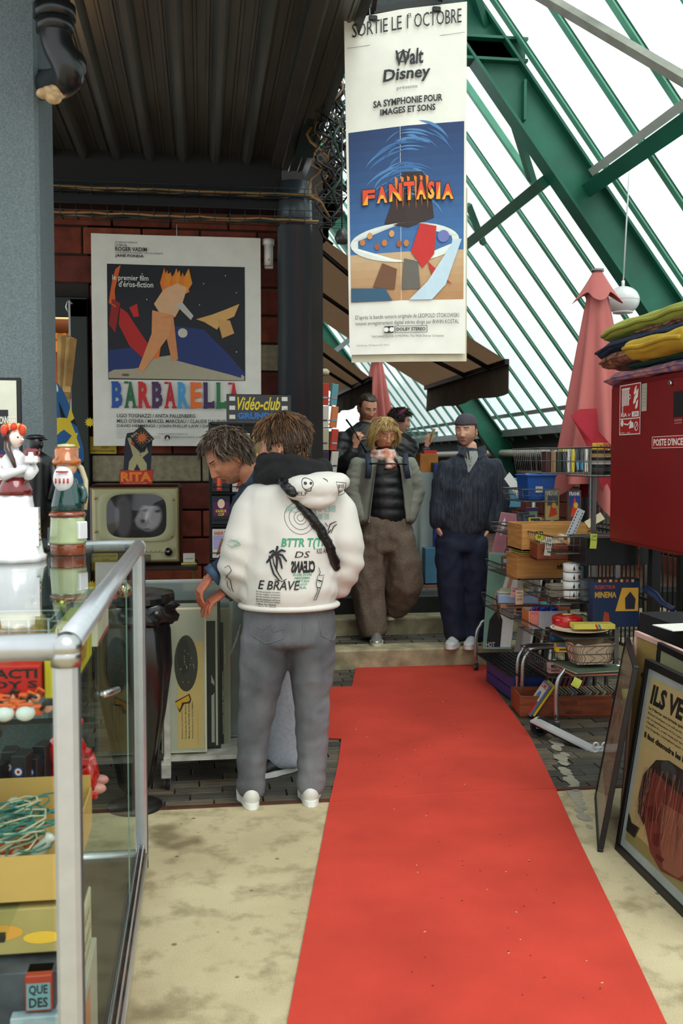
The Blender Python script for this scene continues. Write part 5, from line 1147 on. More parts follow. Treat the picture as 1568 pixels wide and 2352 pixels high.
# --- big wooden wine crate with lettering, brown crate in front
Yc=5.75
c0=PY(1225,1268,Yc)
def f(P):pass
t=wcrate('wine_crate','large pale pine wine crate lettered CHATEAU on the upper rack',(c0 .x+.24,6.15,PY(1300,1262,6.1).z),(.46,.30,.17),M['wood'],.0,txt=None)
tz=t.location.z
P=Print((-.23,.137,0),(1,0,0),(0,0,1),.46,.17);P.text('PREMIER CHATEAU',.22,.72,.75,.84,(90,50,20),.01);P.text('CRESPIDE',.38,.42,.85,.62,(90,50,20),.02);P.b.build('print',t)
P2=t;sticker(t,1238,1233,5.995,.032)
c1=PY(1250,1292,5.7);zb_=PY(1300,1288,5.75).z
t=wcrate('wine_crate','small red brown wooden crate of papers in front of the big pine crate',(c1 .x+.14,5.86,zb_),(.30,.2,.105),M['wood2'],-.1,txt=lambda P:P.text('Chapelle Médoc',.2,.45,.6,.75,(70,26,10),.01,.2));
sticker(t,1321,1266,5.742,.032)
for i in range(5):
 b=MB();b.box((-.02+.015*i,.0,.09),(.2,.006,.06),flat(200-12*i,180-12*i,150-14*i),Matrix.Rotation(-.5+.06*i,3,'X'));o=b.build('paper_sleeve',t)
 o.location=(0,-.05+.03*i,0)
note('curled white price slip hanging over the brown crate',1258,1255,5.70,.04,.11,(214,214,200),('20','la','piece'),.1)
# black box file with green note
item_box('file_box','black storage box with lime note beside the brown crate',1425,1298,5.45,(.42,.28,.16),M['black'],rz=0)
note('lime green price note on the black storage box',1362,1243,5.42,.04,.085,(206,220,90),('20€','Pce'),.05)
# punched card ruler & toy viewer sticking out of the crate
q=PY(1300,1240,5.74);t=thing('slide_viewer','cream plastic slide viewer with perforated card strip rising from it','viewer',tuple(q))
b=MB();R=Matrix.Rotation(.42,3,'Y');b.box((0,0,.0),(.11,.07,.045),mat('ivory_plastic',(226,196,150),.35),R,.012);b.build('body',t)
b=MB();b.box(R@Vector((-.022,-.036,.004)),(.022,.004,.02),flat(120,76,40),R);b.box(R@Vector((.022,-.036,.004)),(.022,.004,.02),flat(120,76,40),R);b.build('eyepiece',t)
b=MB();b.box(R@Vector((.01,0,.11)),(.05,.003,.19),mat('grey_card',(206,214,216),.5),R);b.build('card_strip',t)
P=Print(R@Vector((-.015,-.0016,.015)),R@Vector((1,0,0)),R@Vector((0,0,1)),.05,.19)
for i in range(9):P.rect(.14,.06+i*.1,.24,.12+i*.1,(20,20,20),.0008);P.rect(.76,.06+i*.1,.86,.12+i*.1,(20,20,20),.0008)
P.b.build('punched_slot',t)
q=PY(1365,1195,6.0);b=MB();b.box((0,0,0),(.12,.004,.05),mat('ivory_card',(220,206,170),.6),Matrix.Rotation(-.5,3,'Y')@Matrix.Rotation(-.4,3,'X'));o=tag(b.build('loose_card',loc=q),'cream card lying loose in the big pine crate','card')
# blue basket, top-left
q=PY(1215,1180,6.75);zb_=1.275
t=thing('storage_basket','deep blue plastic basket with white tag on the far rack','basket',(q.x,6.62,zb_+.0));bl=mat('blue_plastic',(22,84,170),.35,0,.08)
def bs(zf,s):return[Vector((sx*(.085+.015*zf)*s,sy*(.11+.01*zf)*s,.165*zf))for sx,sy in((-1,-1),(1,-1),(1,1),(-1,1))]
vs=bs(0,1)+bs(1,1)+bs(1,.93)+[v_+Vector((0,0,.006))for v_ in bs(0,.93)]
b=MB();b.add(vs,[(0,3,2,1)]+[(r*4+i,r*4+(i+1)%4,r*4+4+(i+1)%4,r*4+4+i)for r in range(3)for i in range(4)]+[(12,13,14,15)],bl);b.build('body',t)
b=MB();b.tube([v_+Vector((0,0,.0))for v_ in bs(1,1.03)],.007,bl,8,closed=True,smooth=False);b.build('rim',t)
P=Print((-.04,-.116,.05),(1,0,0),(0,.03,1),.05,.07);P.rect(0,0,1,1,(206,206,200));P.text('livres à',.1,.6,.9,.8,(60,60,60));P.text('lire',.2,.2,.7,.5,(60,60,60));P.b.build('tag',t)
item_box('pale_box','pale blue topped storage box at the rail behind the blue basket',1178,1165,7.3,(.12,.2,.22),mat('sky_blue_box',(90,160,190),.5))
item_box('printed_book','white and pink printed album standing behind the blue basket',1222,1150,7.0,(.10,.02,.2),M['white'],'book',txts=lambda P:(P.rect(.3,.05,.9,.6,(214,140,150)),P.text('REI',.1,.7,.4,.85,(30,30,30),.03)))
item_box('printed_book.001'if 0 else 'printed_book','blue figure printed album beside the white album',1255,1150,6.95,(.07,.02,.22),mat('pale_blue_book',(190,210,220),.5),'book',rz=.2,txts=lambda P:P.rect(.3,.1,.7,.7,(40,100,150)))
# leaning magazine in the second basket
for i,(px,c_,lb)in enumerate(((1268,(196,170,110),'tan comic book leaning right of the blue basket'),(1318,(90,60,50),'red and blue comic book behind the wire of the upper rack'))):
 item_box('comic_book',lb,px,1195,6.45-.1*i,(.10,.02,.20),flat(*c_),'book',rz=.15,txts=lambda P:(P.rect(.1,.5,.9,.95,(40,60,130)if i else(70,90,110)),P.poly([(.2,.1),(.5,.8),(.85,.2)],(214,70,40)),P.ring(.6,.5,.16,(220,180,70),asp=.6),P.text('FRANK',.1,.82,.9,.95,(230,230,220),.02)))
# top basket books
rn=random.Random(31);x=1255;cols_=[(70,34,30),(150,116,80),(40,50,46),(44,44,44),(230,200,60),(236,236,230),(232,204,60),(40,46,60),(54,60,70),(226,226,220),(226,160,40),(60,90,130),(236,190,50),(210,130,40),(230,214,180),(200,60,40)]
nm_=('maroon','tan','dark green','charcoal','yellow','white','mustard','navy','slate','ivory','orange','steel blue','sunny yellow','amber','cream','red')
for i,c_ in enumerate(cols_):
 p=PY(x,1110,6.2);wd=.032 if i<4 else .022;hh_=.135 if i<4 else .155
 t=thing('paperback','%s spined paperback in the top wire basket'%nm_[i],'book',(p.x,6.22+(.1 if i>=4 else 0),1.466),rn.uniform(-.05,.05),'paperbacks in the top basket')
 b=MB();b.box((0,0,hh_/2),(wd,.1,hh_),flat(*c_),None,.002);b.build('cover',t);b=MB();b.box((0,.0,hh_-.0005),(wd-.006,.094,.003),flat(226,220,204));b.build('pages',t)
 if i in(4,7,8,11):P=Print((-wd/2,-.05,0),(1,0,0),(0,0,1),wd,hh_);P.rect(.1,.1,.9,.45,(80,180,220));P.b.build('print',t)
 x+=12.5 if i<4 else 10
for i in range(7):
 c_=((20,20,22),(60,64,60),(26,26,30),(200,196,180),(30,30,30),(190,150,90),(40,36,36))[i]
 p=PY(1390,1110,5.6);t=thing('film_reel_box','%s flat reel tin in the near top basket, %s from the bottom'%(('black','grey','dark','pale','coal black','tan','brown')[i],('first','second','third','fourth','fifth','sixth','seventh')[i]),'tin',(2.36,5.66,1.458+i*.021),0,'reel tins in the near top basket')
 b=MB();b.cyl((0,0,0),(0,0,.017),.062,flat(*c_),24,smooth=False);b.build('tin',t);b=MB();b.cyl((0,0,.015),(0,0,.02),.064,flat(*c_,.3),24,smooth=False);b.build('lid',t)
for i in range(4):
 c_=((240,180,40),(226,120,30),(250,200,60),(232,150,40))[i];t=thing('orange_packet','%s film packet on top of the reel tins'%('yellow','deep orange','golden','amber')[i],'packet',(2.33+.035*(i%2),5.62+.05*(i//2),1.607+.0*i));b=MB();b.box((0,0,.02),(.034,.045,.04),flat(*c_),rn.uniform(-.4,.4),.002);b.build('packet',t);P=Print((-.014,-.0235,.008),(1,0,0),(0,0,1),.03,.02);P.rect(.1,.2,.9,.8,(60,60,90));P.b.build('print',t)
# comics in third basket of far rack
for i in range(5):
 c_=((70,60,66),(60,70,90),(200,180,60),(46,46,50),(80,90,100))[i];t=item_box('dvd_case','%s film case leaning in the third basket by the dark trousers'%('maroon grey','blue grey','yellow edged','black','slate')[i],1205+i*13,1285,6.4-.02*i,(.09,.018,.15-.018*i),flat(*c_),'film case',rz=.15,z=1.05,txts=lambda P:(P.poly([(.2,.2),(.5,.8),(.8,.3)],(170,150,130)),P.rect(.1,.8,.9,.95,(30,30,30))))
 t.rotation_euler.x=-.2
# third tier row: yellow wooden box, plates, cups, gadget box
t=wcrate('wine_crate','plain pine box with a crown mark and price tag on the middle tier',(PY(1245,1400,6.0).x+.06,6.25,.775),(.36,.24,.155),M['wood'],0,txt=lambda P:(P.poly([(.72,.5),(.74,.66),(.77,.56),(.8,.68),(.83,.56),(.86,.66),(.88,.5)],(70,40,16)),P.rect(.72,.45,.88,.48,(70,40,16))))
b=MB();b.box((0,0,.162),(.37,.25,.01),M['wood']);b.build('lid',t)
note('pink tag marked 30 on the pine box',1192,1372,6.10,.05,.09,(232,196,160),('Plein','à voir','30'),0)
b=MB();
t=thing('comic_stack','green yellow comic albums lying on the pine box','comics',(t.location.x-.04,6.22,.775+.168));
for i in range(3):b=MB();b.box((0,0,.005+.009*i),(.26-.02*i,.2,.008),flat(*((200,190,90),(120,140,60),(206,200,120))[i]),.1*i);b.build('album',t)
pc_=PY(1278,1398,5.75);zz=.735
for i in range(8):
 t=thing('plate','small plate in the leaning stack beside the white cups, number %s up'%('one','two','three','four','five','six','seven','eight')[i],'plate',(pc_.x+.004*(i%3),5.74,.722+i*.009),0,'plates stacked by the cups')
 b=MB();b.lathe([(0,.002),(.045,.002),(.06,.008),(.074,.013),(.075,.011),(.06,.005),(.045,0),(0,0)][::-1],flat(196-8*(i%3),186-8*(i%2),160),28);b.build('dish',t)
 if i==7:b=MB();b.tube([(.066*math.cos(k*PI/12),.066*math.sin(k*PI/12),.012)for k in range(24)],.002,flat(120,80,50),5,closed=True);b.build('rim_band',t)
for i in range(4):
 p=PY(1320,1400,5.6);t=thing('stacked_mug','white mug printed with a black figure, %s of its stack'%('bottom','second','third','top')[i],'mug',(p.x,5.66,.722+i*.053),0,'white mugs stacked four high')
 b=MB();b.lathe([(0,0),(.044,0),(.05,.006),(.0505,.05),(.048,.05),(.046,.01),(0,.008)],M['white'],30);b.build('cup',t)
 P=Print((-.05,-.0,0),(1,0,0),(0,0,1));P=None
 b=MB()
 for(a0,a1,z0,z1,c_)in((-1.75,-1.55,.012,.03,(20,20,20)),(-1.68,-1.6,.03,.042,(20,20,20)),(-1.05,-.6,.014,.02,(40,90,140)),(-1.05,-.6,.02,.036,(30,30,30)),(-.9,-.7,.024,.032,(200,40,30))):
  n_=5;vs=[Vector((.0512*math.cos(a0+(a1-a0)*k/n_),.0512*math.sin(a0+(a1-a0)*k/n_),z))for z in(z0,z1)for k in range(n_+1)];b.add(vs,[(k,k+1,n_+2+k,n_+1+k)for k in range(n_)],flat(*c_))
 b.build('print',t)
p=PY(1318,1422,5.45);t=thing('red_enamel_dish','round red enamel dish below the stacked mugs','dish',(p.x,5.56,.568));rd=mat('red_enamel',(196,26,24),.2,0,.05,coat=.5)
b=MB();b.lathe([(0,0),(.07,0),(.088,.02),(.09,.05),(.085,.062),(.06,.072),(0,.076)],rd,36);b.build('body',t);b=MB();b.ell((0,0,.074),(.03,.02,.005),flat(232,200,110));b.build('emblem',t)
p=PY(1365,1440,5.2);t=thing('large_plate','wide cream plate under the yellow box on the near rack','plate',(p.x,5.42,.572));b=MB();b.lathe([(0,.002),(.1,.002),(.165,.016),(.167,.013),(.1,-.002),(0,-.002)][::-1],M['cream'],40);b.build('dish',t)
b=MB();b.tube([(.15*math.cos(k*PI/18),.15*math.sin(k*PI/18),.0135)for k in range(36)],.002,flat(180,60,50),5,closed=True);b.build('rim_band',t)
b=MB();b.box((0,0,-.02),(.3,.3,.006),chd);b.build('tray',t)
item_box('chocolate_box','yellow box with red and blue striped corner on the cream plate',1368,1430,5.33,(.235,.1,.028),mat('yellow_box',(232,214,96),.5),z=.59,rz=-.12,txts=lambda P:(P.poly([(.55,0),(.6,0),(.55,1),(.5,1)],(200,50,40)),P.poly([(.62,0),(.67,0),(.62,1),(.57,1)],(50,130,170))),face='front')
# large blue game box standing
t=item_box('projector_box','big dark blue box lettered MINEMA standing on the near rack',1415,1440,5.42,(.27,.09,.27),mat('navy_box',(24,46,84),.5),z=.585,rz=-.06,txts=lambda P:(P.text('ROJECTEUR',.03,.80,.48,.9,(190,60,40),.03),P.text('MINEMA',.03,.63,.5,.76,(206,160,60),.04),P.poly([(.48,.34),(.62,.84),(.98,.84),(.98,.34)],(232,176,60)),P.poly([(.7,.38),(.69,.62),(.8,.76),(.92,.6),(.9,.38)],(40,44,60)),P.poly([(.2,.1),(.24,.34),(.34,.3),(.36,.1)],(170,60,40))))
b=MB();b.box((0,0,.274),(.272,.092,.012),M['black']);
b.build('lid',t);P=Print((-.136,-.047,.255),(1,0,0),(0,0,1),.27,.026)
for i in range(7):P.rect(.1+i*.12,.2,.16+i*.12,.8,(190,80,50)if i%2 else(210,170,90))
P.b.build('film_strip',t)
P=Print((.135,-.045,0),(0,1,0),(0,0,1),.09,.27);P.rect(0,0,1,1,(16,16,20));P.text('PROJECTEUR',.3,.05,2.9,.22,(220,120,50),.02,ang=PI/2);P.b.build('side_print',t)
for i in range(1):item_box('grey_speaker','grey plastic box beside the stacked mugs',1353,1400,5.55,(.07,.1,.12),mat('grey_plastic',(96,104,104),.5),z=.72)
# tier 2: game boxes, boxes w toy
def gb(P):P.rect(.05,.1,.95,.9,(214,222,226));P.poly([(.2,.2),(.4,.8),(.8,.5)],(110,150,190));P.ring(.7,.4,.12,(210,120,90),asp=.6)
t=item_box('board_game','white and blue illustrated game box on the far lower basket',1200,1440,6.3,(.26,.25,.05),mat('pale_game',(150,176,206),.5),z=.60,rz=-.25,txts=gb,face='top')
item_box('flat_book','pale brown flat book under the illustrated game box',1205,1455,6.3,(.27,.26,.03),flat(170,120,90),'book',z=.566,rz=-.2)
item_box('flat_book','red and cream thin book on top of the game box',1195,1425,6.36,(.22,.2,.012),flat(196,186,150),'book',z=.655,rz=-.35)
item_box('small_box','small dark blue box at the corner of the low far basket',1208,1475,6.15,(.07,.05,.035),mat('navy_box2',(28,60,130),.5),z=.52)
t=thing('toy_carton_open','open orange and grey carton full of red and blue toys','box',(PY(1262,1485,5.85).x,5.95,.505),-.08);oc=mat('orange_side',(226,130,60),.6);gc=mat('grey_side',(190,190,196),.6)
for(cx,cy,sx,sy,m_)in((-.12,0,.004,.17,oc),(.12,0,.004,.17,gc),(0,-.085,.24,.004,gc),(0,.085,.24,.004,gc)):b=MB();b.box((cx,cy,.055),(sx,sy,.11),m_);b.build('side',t)
b=MB();b.box((0,0,.003),(.24,.17,.004),gc);b.build('bottom',t);P=Print((-.115,-.0875,.02),(1,0,0),(0,0,1));P.rect(0,0,.055,.085,(226,110,90));P.rect(.005,.01,.05,.07,(232,140,120));P.b.build('label',t)
for i,(c_,lb)in enumerate((((190,24,30),'red'),((30,60,160),'blue'),((200,30,30),'scarlet'),((34,70,170),'royal blue'),((220,206,180),'cream'),((150,60,40),'rust'))):
 tt=thing('plastic_toy','%s plastic toy heaped in the orange and grey carton'%lb,'toy',(t.location.x-.08+.032*i,5.93+.03*(i%2),.565));b=MB();b.tube([(-.03,0,.0),(-.01,0,.04+.012*(i%3)),(.02,.0,.05),(.035,0,.01)],[.012,.018,.015,.009],mat('toyp_%d'%i,c_,.35),10);b.build('body',tt);b=MB();b.ell((.0,-.012,.058),.013,mat('toyp_%d'%((i+1)%6 if i<5 else 0),(30,60,160),.35),10,8);b.build('head',tt)
item_box('sweets_box','orange red patterned box lettered in green on the near lower tier',1348,1488,5.55,(.215,.12,.055),mat('orange_red_box',(214,84,36),.5),z=.562 if 0 else .565-.04,rz=-.05,txts=lambda P:(P.text('Sister',.68,.35,.95,.7,(40,110,60),.02,.2),[P.ring(.12+.15*k,.45,.05,(236,190,70),asp=3)for k in range(4)]))
item_box('black_case','small black case beside the orange red box',1282,1502,5.62,(.10,.09,.045),M['black'],z=.50)
item_box('film_carton','yellow and blue film carton below the black case',1296,1530,5.4,(.085,.07,.045),mat('film_yellow',(236,190,30),.45),z=.50-.05,rz=-.15,txts=lambda P:(P.rect(0,.7,1,1,(40,110,160)),P.rect(.2,.25,.8,.45,(40,60,110))))
item_box('film_carton','blue film carton behind the yellow one',1284,1518,5.55,(.07,.07,.05),mat('film_blue',(40,110,160),.45),z=.47)
item_box('film_carton','dark blue photo carton left of the cream lined basket',1312,1512,5.5,(.07,.08,.04),mat('film_navy',(30,80,120),.45),z=.49)
# cream-lined wire basket
q=PY(1368,1540,5.25);t=thing('lined_basket','wire basket lined with cream cloth on the near lower tier','basket',(q.x,5.34,.405))
lc=mat('cream_liner',(206,180,150),.85,0,.1,12)
def lb_(a,c):
 an=2*PI*a;n=5;k=1+.22*c;x=math.copysign(abs(math.cos(an))**(2/n),math.cos(an));y=math.copysign(abs(math.sin(an))**(2/n),math.sin(an));return Vector((.105*k*x,.075*k*y,.115*c+(.006*math.sin(an*8)if c>.9 else 0)))
b=MB();b.grid(lb_,48,8,lc,closed_u=True);b.grid(lambda a,c:lb_(-a,c)*.98,48,8,lc,closed_u=True);b.box((0,0,.004),(.2,.14,.006),lc);b.build('liner',t)
b=MB();
for k in range(3):b.tube([lb_(i/40,.1+.4*k)*1.02 for i in range(40)],.0022,chd,5,closed=True)
for i in range(36):
 b.tube([lb_(i/36,0)*1.02,lb_((i+1)/36,.3)*1.02,lb_(i/36,.6)*1.02,lb_((i+1)/36,.9)*1.02],.0015,chd,4)
b.build('wires',t)
t=thing('record_sleeves','flat record sleeves with lime note under the lined basket','records',(2.17,5.36,.355))
for i in range(4):b=MB();b.box((0,0,.008*i),(.3,.28,.006),flat(*((196,110,80),(60,60,60),(180,170,140),(90,110,90))[i]),.05*i);b.build('sleeve',t)
note('lime paper flap under the record sleeves',1323,1568,5.2,.05,.05,(190,210,90),(),.5)
# black mesh grid tray and blue boxes on the floor
t=thing('mesh_tray','black square mesh grid laid over blue boxes under the racks','tray',(2.1,6.35,.19))
b=MB();
for i in range(13):b.box((1.90+i*.035,6.35,.19),(.007,.75,.008),M['black'])
for i in range(20):b.box((2.11,6.0+i*.038,.19),(.43,.007,.008),M['black'])
b.build('grid',t,world=True)
for k,lbl in enumerate(('lower flat blue box on the floor under the mesh','upper flat blue box directly under the mesh')):
 q=PY(1150,1550,6.3);t=item_box('blue_flat_box',lbl,1200,1600,6.05,(.34,.6,.07),mat('royal_box',(24,48,110),.5),z=.0+.075*k+.012,txts=lambda P:P.ring(.1,.5,.05,(214,160,150),asp=3));t.location.x=2.12
for k in range(1):pass
# crate of comics and books on the floor
fc0=G(1210,1655,0);fc1=G(1330,1640,0)
crz=-.10
t=wcrate('floor_crate','long low wooden crate of comics on the pavers under the racks',(PY(1290,1650,5.72).x+.02,5.80,.0),(.56,.26,.13),M['wood2'],crz,txt=lambda P:(P.text('Chapelle',.38,.5,.62,.8,(80,30,12),.01,.3),P.text('MÉDOC',.5,.15,.68,.35,(80,30,12),.02),P.text('6 Btles',.32,.15,.4,.28,(80,30,12))))
cx_,cy_=t.location.x,t.location.y
bn=('blue red','yellow red','cream','tan','yellow','charcoal','slate','olive','brown','grey','steel','black','walnut','khaki','ash','umber','stone','graphite','sand','moss','rust','ink')
bc_=[(90,110,140),(226,190,40),(214,204,180),(150,120,80),(206,180,50),(50,50,50),(84,90,92),(100,96,60),(90,66,46),(120,120,116),(90,104,112),(26,26,26),(76,52,36),(130,120,80),(150,148,140),(96,70,50),(140,132,114),(60,60,62),(170,150,110),(80,90,60),(130,70,44),(34,40,54)]
for i in range(22):
 xx=cx_-.235+i*.0225;big=i<2
 t=thing('comic_book','%s covered book leaning in the floor crate'%bn[i],'book',(xx,cy_-.02-(.05 if big else 0)+.0023*i*0,.018),crz,'books leaning in the floor crate')
 R=Matrix.Rotation(-.62,3,'Y').transposed()@Matrix.Rotation(0,3,'Z')if False else Matrix.Rotation(.6,3,'Y')
 hgt=.22 if big else .15;th=.014
 b=MB();b.box(R@Vector((0,0,hgt/2)),(th,.15,hgt),flat(*bc_[i]),R,.0015);b.build('cover',t)
 b=MB();b.box(R@Vector((0,0,hgt/2+.001)),(th-.004,.146,hgt+.001),flat(214,206,186),R);b.build('pages',t)
 if big:
  P=Print(R@Vector((-th/2,.075,0)),(0,-1,0),R@Vector((0,0,1)),.15,hgt);P.rect(.05,.03,.95,.4,(206,40,40));P.rect(.05,.45,.95,.95,(226,210,190));P.ring(.5,.6,.2,(80,130,180)if i==0 else(230,150,50),asp=.6);P.text('COMIC',.1,.82,.9,.94,(190,40,40),.04);P.b.build('print',t)
# second row of paperbacks to the right of the crate
for i in range(10):
 t=thing('paperback','%s paperback in the row behind the floor crate'%('dusty','mud brown','dark olive','pale edged','buff','sepia','smoke','fawn','clay','peat')[i],'book',(cx_-.02+i*.03,cy_+.28,.10),0,'paperbacks behind the floor crate')
 R=Matrix.Rotation(.35,3,'Y');c_=(86+6*i%50,80-3*i%20,64+9*i%30);b=MB();b.box(R@Vector((0,0,.07)),(.018,.12,.15),flat(*c_),R,.0015);b.build('cover',t);b=MB();b.box(R@Vector((0,0,.072)),(.012,.116,.15),flat(206,190,150),R);b.build('pages',t)
b=MB();b.box((cx_+.12,cy_+.28,.05),(.42,.2,.098),M['black']);tag(b.build('black_box',loc=(cx_+.12,cy_+.28,.0),world=True),'low black box carrying the second row of paperbacks','box')
# ---- kick scooter
w0=G(1240,1690,0);w1=G(1392,1738,.05)
t=thing('kick_scooter','folded white kick scooter lying at the carpet edge','scooter',(w0 .x,w0 .y,0));sw=mat('scooter_white',(206,206,206),.35,.3)
c=PY(1240,1668,w0 .y);b=MB();b.tube([(c.x,w0 .y-.014,.055),(c.x,w0 .y+.014,.055)],.054,M['rubber'],28,smooth=False);b.tube([(c.x,w0 .y-.016,.055),(c.x,w0 .y+.016,.055)],.036,M['black'],24);b.build('wheel',t,world=True)
P=Print((c.x-.03,w0 .y-.017,.03),(1,0,0),(0,0,1));P.text('oxelo',0,.015,.06,.035,(200,204,206),.02);P.b.build('print',t,world=True)
d1=PY(1390,1735,w0 .y-.35);d0=PY(1225,1653,w0 .y-.02)
b=MB();b.bar(d0,d1,.075,.012,sw);b.bar(d0+Vector((0,0,-.012)),d1+Vector((0,0,-.012)),.06,.014,M['black']);b.build('deck',t,world=True)
b=MB();b.tube(smoothp([PY(1226,1655,w0 .y-.01),PY(1235,1650,w0 .y),PY(1248,1655,w0 .y),PY(1256,1680,w0 .y)]),.01,sw,10);b.build('mudguard',t,world=True)
for q_ in((1368,1712),(1378,1722),(1388,1712)):b=MB();q=PY(*q_,w0 .y-.32);b.tube([q+Vector((.014*math.cos(k*PI/8),0,.014*math.sin(k*PI/8)))for k in range(16)],.006,sw,6,closed=True);b.build('clamp',t,world=True)
b=MB();g0=PY(1482,1352,5.1);g1=PY(1545,1400,4.9);b.tube([g0,PY(1505,1368,5.05),PY(1520,1385,5.0),g1],[.022,.022,.016,.016],mat('navy_grip',(22,40,80),.5),14);b.cyl(g0-Vector((.008,0,-.004)),g0,.015,M['black'],12)
o=tag(b.build('stroller_handle',loc=tuple(g0),world=True),'dark blue padded handle sticking out behind the black table','handle')
# ---- photo print boards behind the racks
def board(label,pts,Y,m,art=None,cat='poster',name='photo_board'):
 q=[PY(x,y,Y+dy)for x,y,dy in pts];u=q[1]-q[0];v=q[3]-q[0];n=u.cross(v).normalized();t=thing(name,label,cat,tuple(q[0]))
 b=MB();b.add([*q,*[p-n*-.012 for p in q]],[(0,1,2,3),(7,6,5,4),(0,4,5,1),(1,5,6,2),(2,6,7,3),(3,7,4,0)],m);b.build('board',t,world=True)
 if art:
  class BP(Print):
   def pt(s,x,y,l):return q[0].lerp(q[1],x).lerp(q[3].lerp(q[2],x),y)+n*(l+.0125)
  P=BP(q[0],u,v);P.w=P.h=1
  art(P);P.b.build('print',t,world=True)
 return t
def artA(P):
 s=-1
 P.rect(.02,.02,.98,.98,(170,110,120));
 rn=random.Random(3)
 for k in range(18):x=rn.uniform(.1,.9);y=rn.uniform(.1,.9);P.poly([(x-.05,y),(x,y-.22),(x+.05,y),(x,y+.14)],(232,226,226)if k%2 else(120,60,74))
board('pink and white feathered photograph board behind the man in the cap',((1120,1300,0),(1230,1300,0),(1248,1190,.05),(1150,1176,.05)),6.95,flat(180,130,136),artA)
def artB(P):
 P.rect(.02,.02,.98,.98,(120,160,140));P.poly([(.4,.02),(.42,.5),(.6,.8),(.98,.8),(.98,.02)],(232,226,220));P.poly([(.1,.02),(.15,.3),(.4,.42),(.6,.3),(.6,.02)],(30,24,24));P.ring(.35,.5,.1,(206,150,120),asp=1.2);P.poly([(.3,.55),(.5,.62),(.46,.4),(.5,.3),(.4,.35)],(90,60,30));P.poly([(.5,.35),(.6,.6),(.8,.9),(.88,.88),(.7,.5)],(206,146,116));P.text('HOT',.1,.02,.4,.07,(230,230,230))
board('photograph board of a long haired woman with raised arms behind the racks',((1108,1490,0),(1172,1490,0),(1196,1272,.05),(1122,1268,.05)),6.9,flat(150,170,160),artB)
board('plain white board edge sloping behind the blue basket',((1158,1100,0),(1170,1085,0),(1205,1130,0),(1186,1140,0)),7.1,M['white'])
# black railing fence on the landing's right edge
fe=thing('railing_fence','black mesh railing behind the wheeled racks','fence',(3.15,6.5,0))
for k in range(44):
 y=4.6+k*.075;b=MB();b.cyl((3.15,y,.15),(3.15,y,1.32),.006,M['black'],6);b.build('railing_bar',fe,world=True)
for z in(.15,.55,1.0,1.32):b=MB();b.box((3.15,6.25,z),(.02,3.4,.02),M['black']);b.build('rail',fe,world=True)
for y in(4.6,6.2,7.9):b=MB();b.box((3.15,y,.7),(.05,.05,1.4),M['black']);b.build('post',fe,world=True)
b=MB();b.cyl((2.55,7.6,1.43),(3.6,7.6,1.43),.02,M['steel'],10);b.cyl((3.55,7.6,0),(3.55,7.6,1.43),.02,M['steel'],10);b.cyl((2.6,7.6,.14),(2.6,7.6,1.43),.02,M['steel'],10);struct(b.build('trim_40'),'steel handrail beside the steps')
# more of the clutter: mount boards between racks, small packets in the baskets
for i in range(5):
 c_=((206,204,196),(24,24,26),(176,170,150),(30,30,34),(214,210,200))[i]
 a=PY(1196+i*12,1500,6.85);h_=PY(1196,1320-6*i,6.85).z-a.z;t=thing('mount_board','%s mount board leaning behind the far rack, %s from the left'%(('white','black','buff','ink black','ivory')[i],('first','second','third','fourth','fifth')[i]),'board',(a.x,6.9,.0))
 R=Matrix.Rotation(.16,3,'Y');b=MB();b.box(R@Vector((0,0,a.z+h_/2)),(.018,.3,h_+a.z*2),flat(*c_),R,.002);b.build('board',t)
sm_=[('cream',(220,206,170)),('red',(186,40,34)),('sky blue',(110,160,196)),('olive',(120,116,60)),('white',(222,220,212)),('brown',(110,70,46)),('mustard',(206,160,50)),('violet',(96,66,120)),('pale pink',(226,176,170)),('black',(26,26,28)),('orange',(224,120,50)),('teal',(40,120,120))]
sp_t=[(2.10,6.42,.50),(2.28,6.50,.50),(2.12,6.72,.50),(2.30,6.80,.50),(2.12,6.5,.76),(2.16,6.82,.76),(2.15,6.45,1.04),(2.3,6.75,1.04),(2.08,5.62,.28),(2.26,5.86,.28),(2.24,5.95,.49),(2.3,5.95,.71)]
for i,((nm,c_),(x,y,z))in enumerate(zip(sm_,sp_t)):
 sz=(.05+.03*(i%3),.05+.02*(i%2),.06+.035*(i%4))
 t=thing('small_carton','%s little carton tucked into the rack baskets'%nm,'box',(x,y,z+.006),.3*math.sin(i*2.3),'little cartons in the rack baskets');b=MB();b.box((0,0,sz[2]/2),sz,flat(*c_),None,.002);b.build('carton',t)
 P=Print((-sz[0]/2,-sz[1]/2,0),(1,0,0),(0,0,1),sz[0],sz[2]);P.rect(.12,.55,.88,.85,tuple(255-v for v in c_));P.rect(.12,.2,.6,.3,(30,30,30)if sum(c_)>300 else(220,220,214));P.b.build('print',t)
for i,(px,py,Y)in enumerate(((1232,1290,6.2),(1180,1360,6.2))):
 note('%s handwritten slip hanging from the rack wires'%('white','pink')[i],px,py,Y,.045,.07,((226,224,214),(226,170,170))[i],('lot','5',''),.2*i)
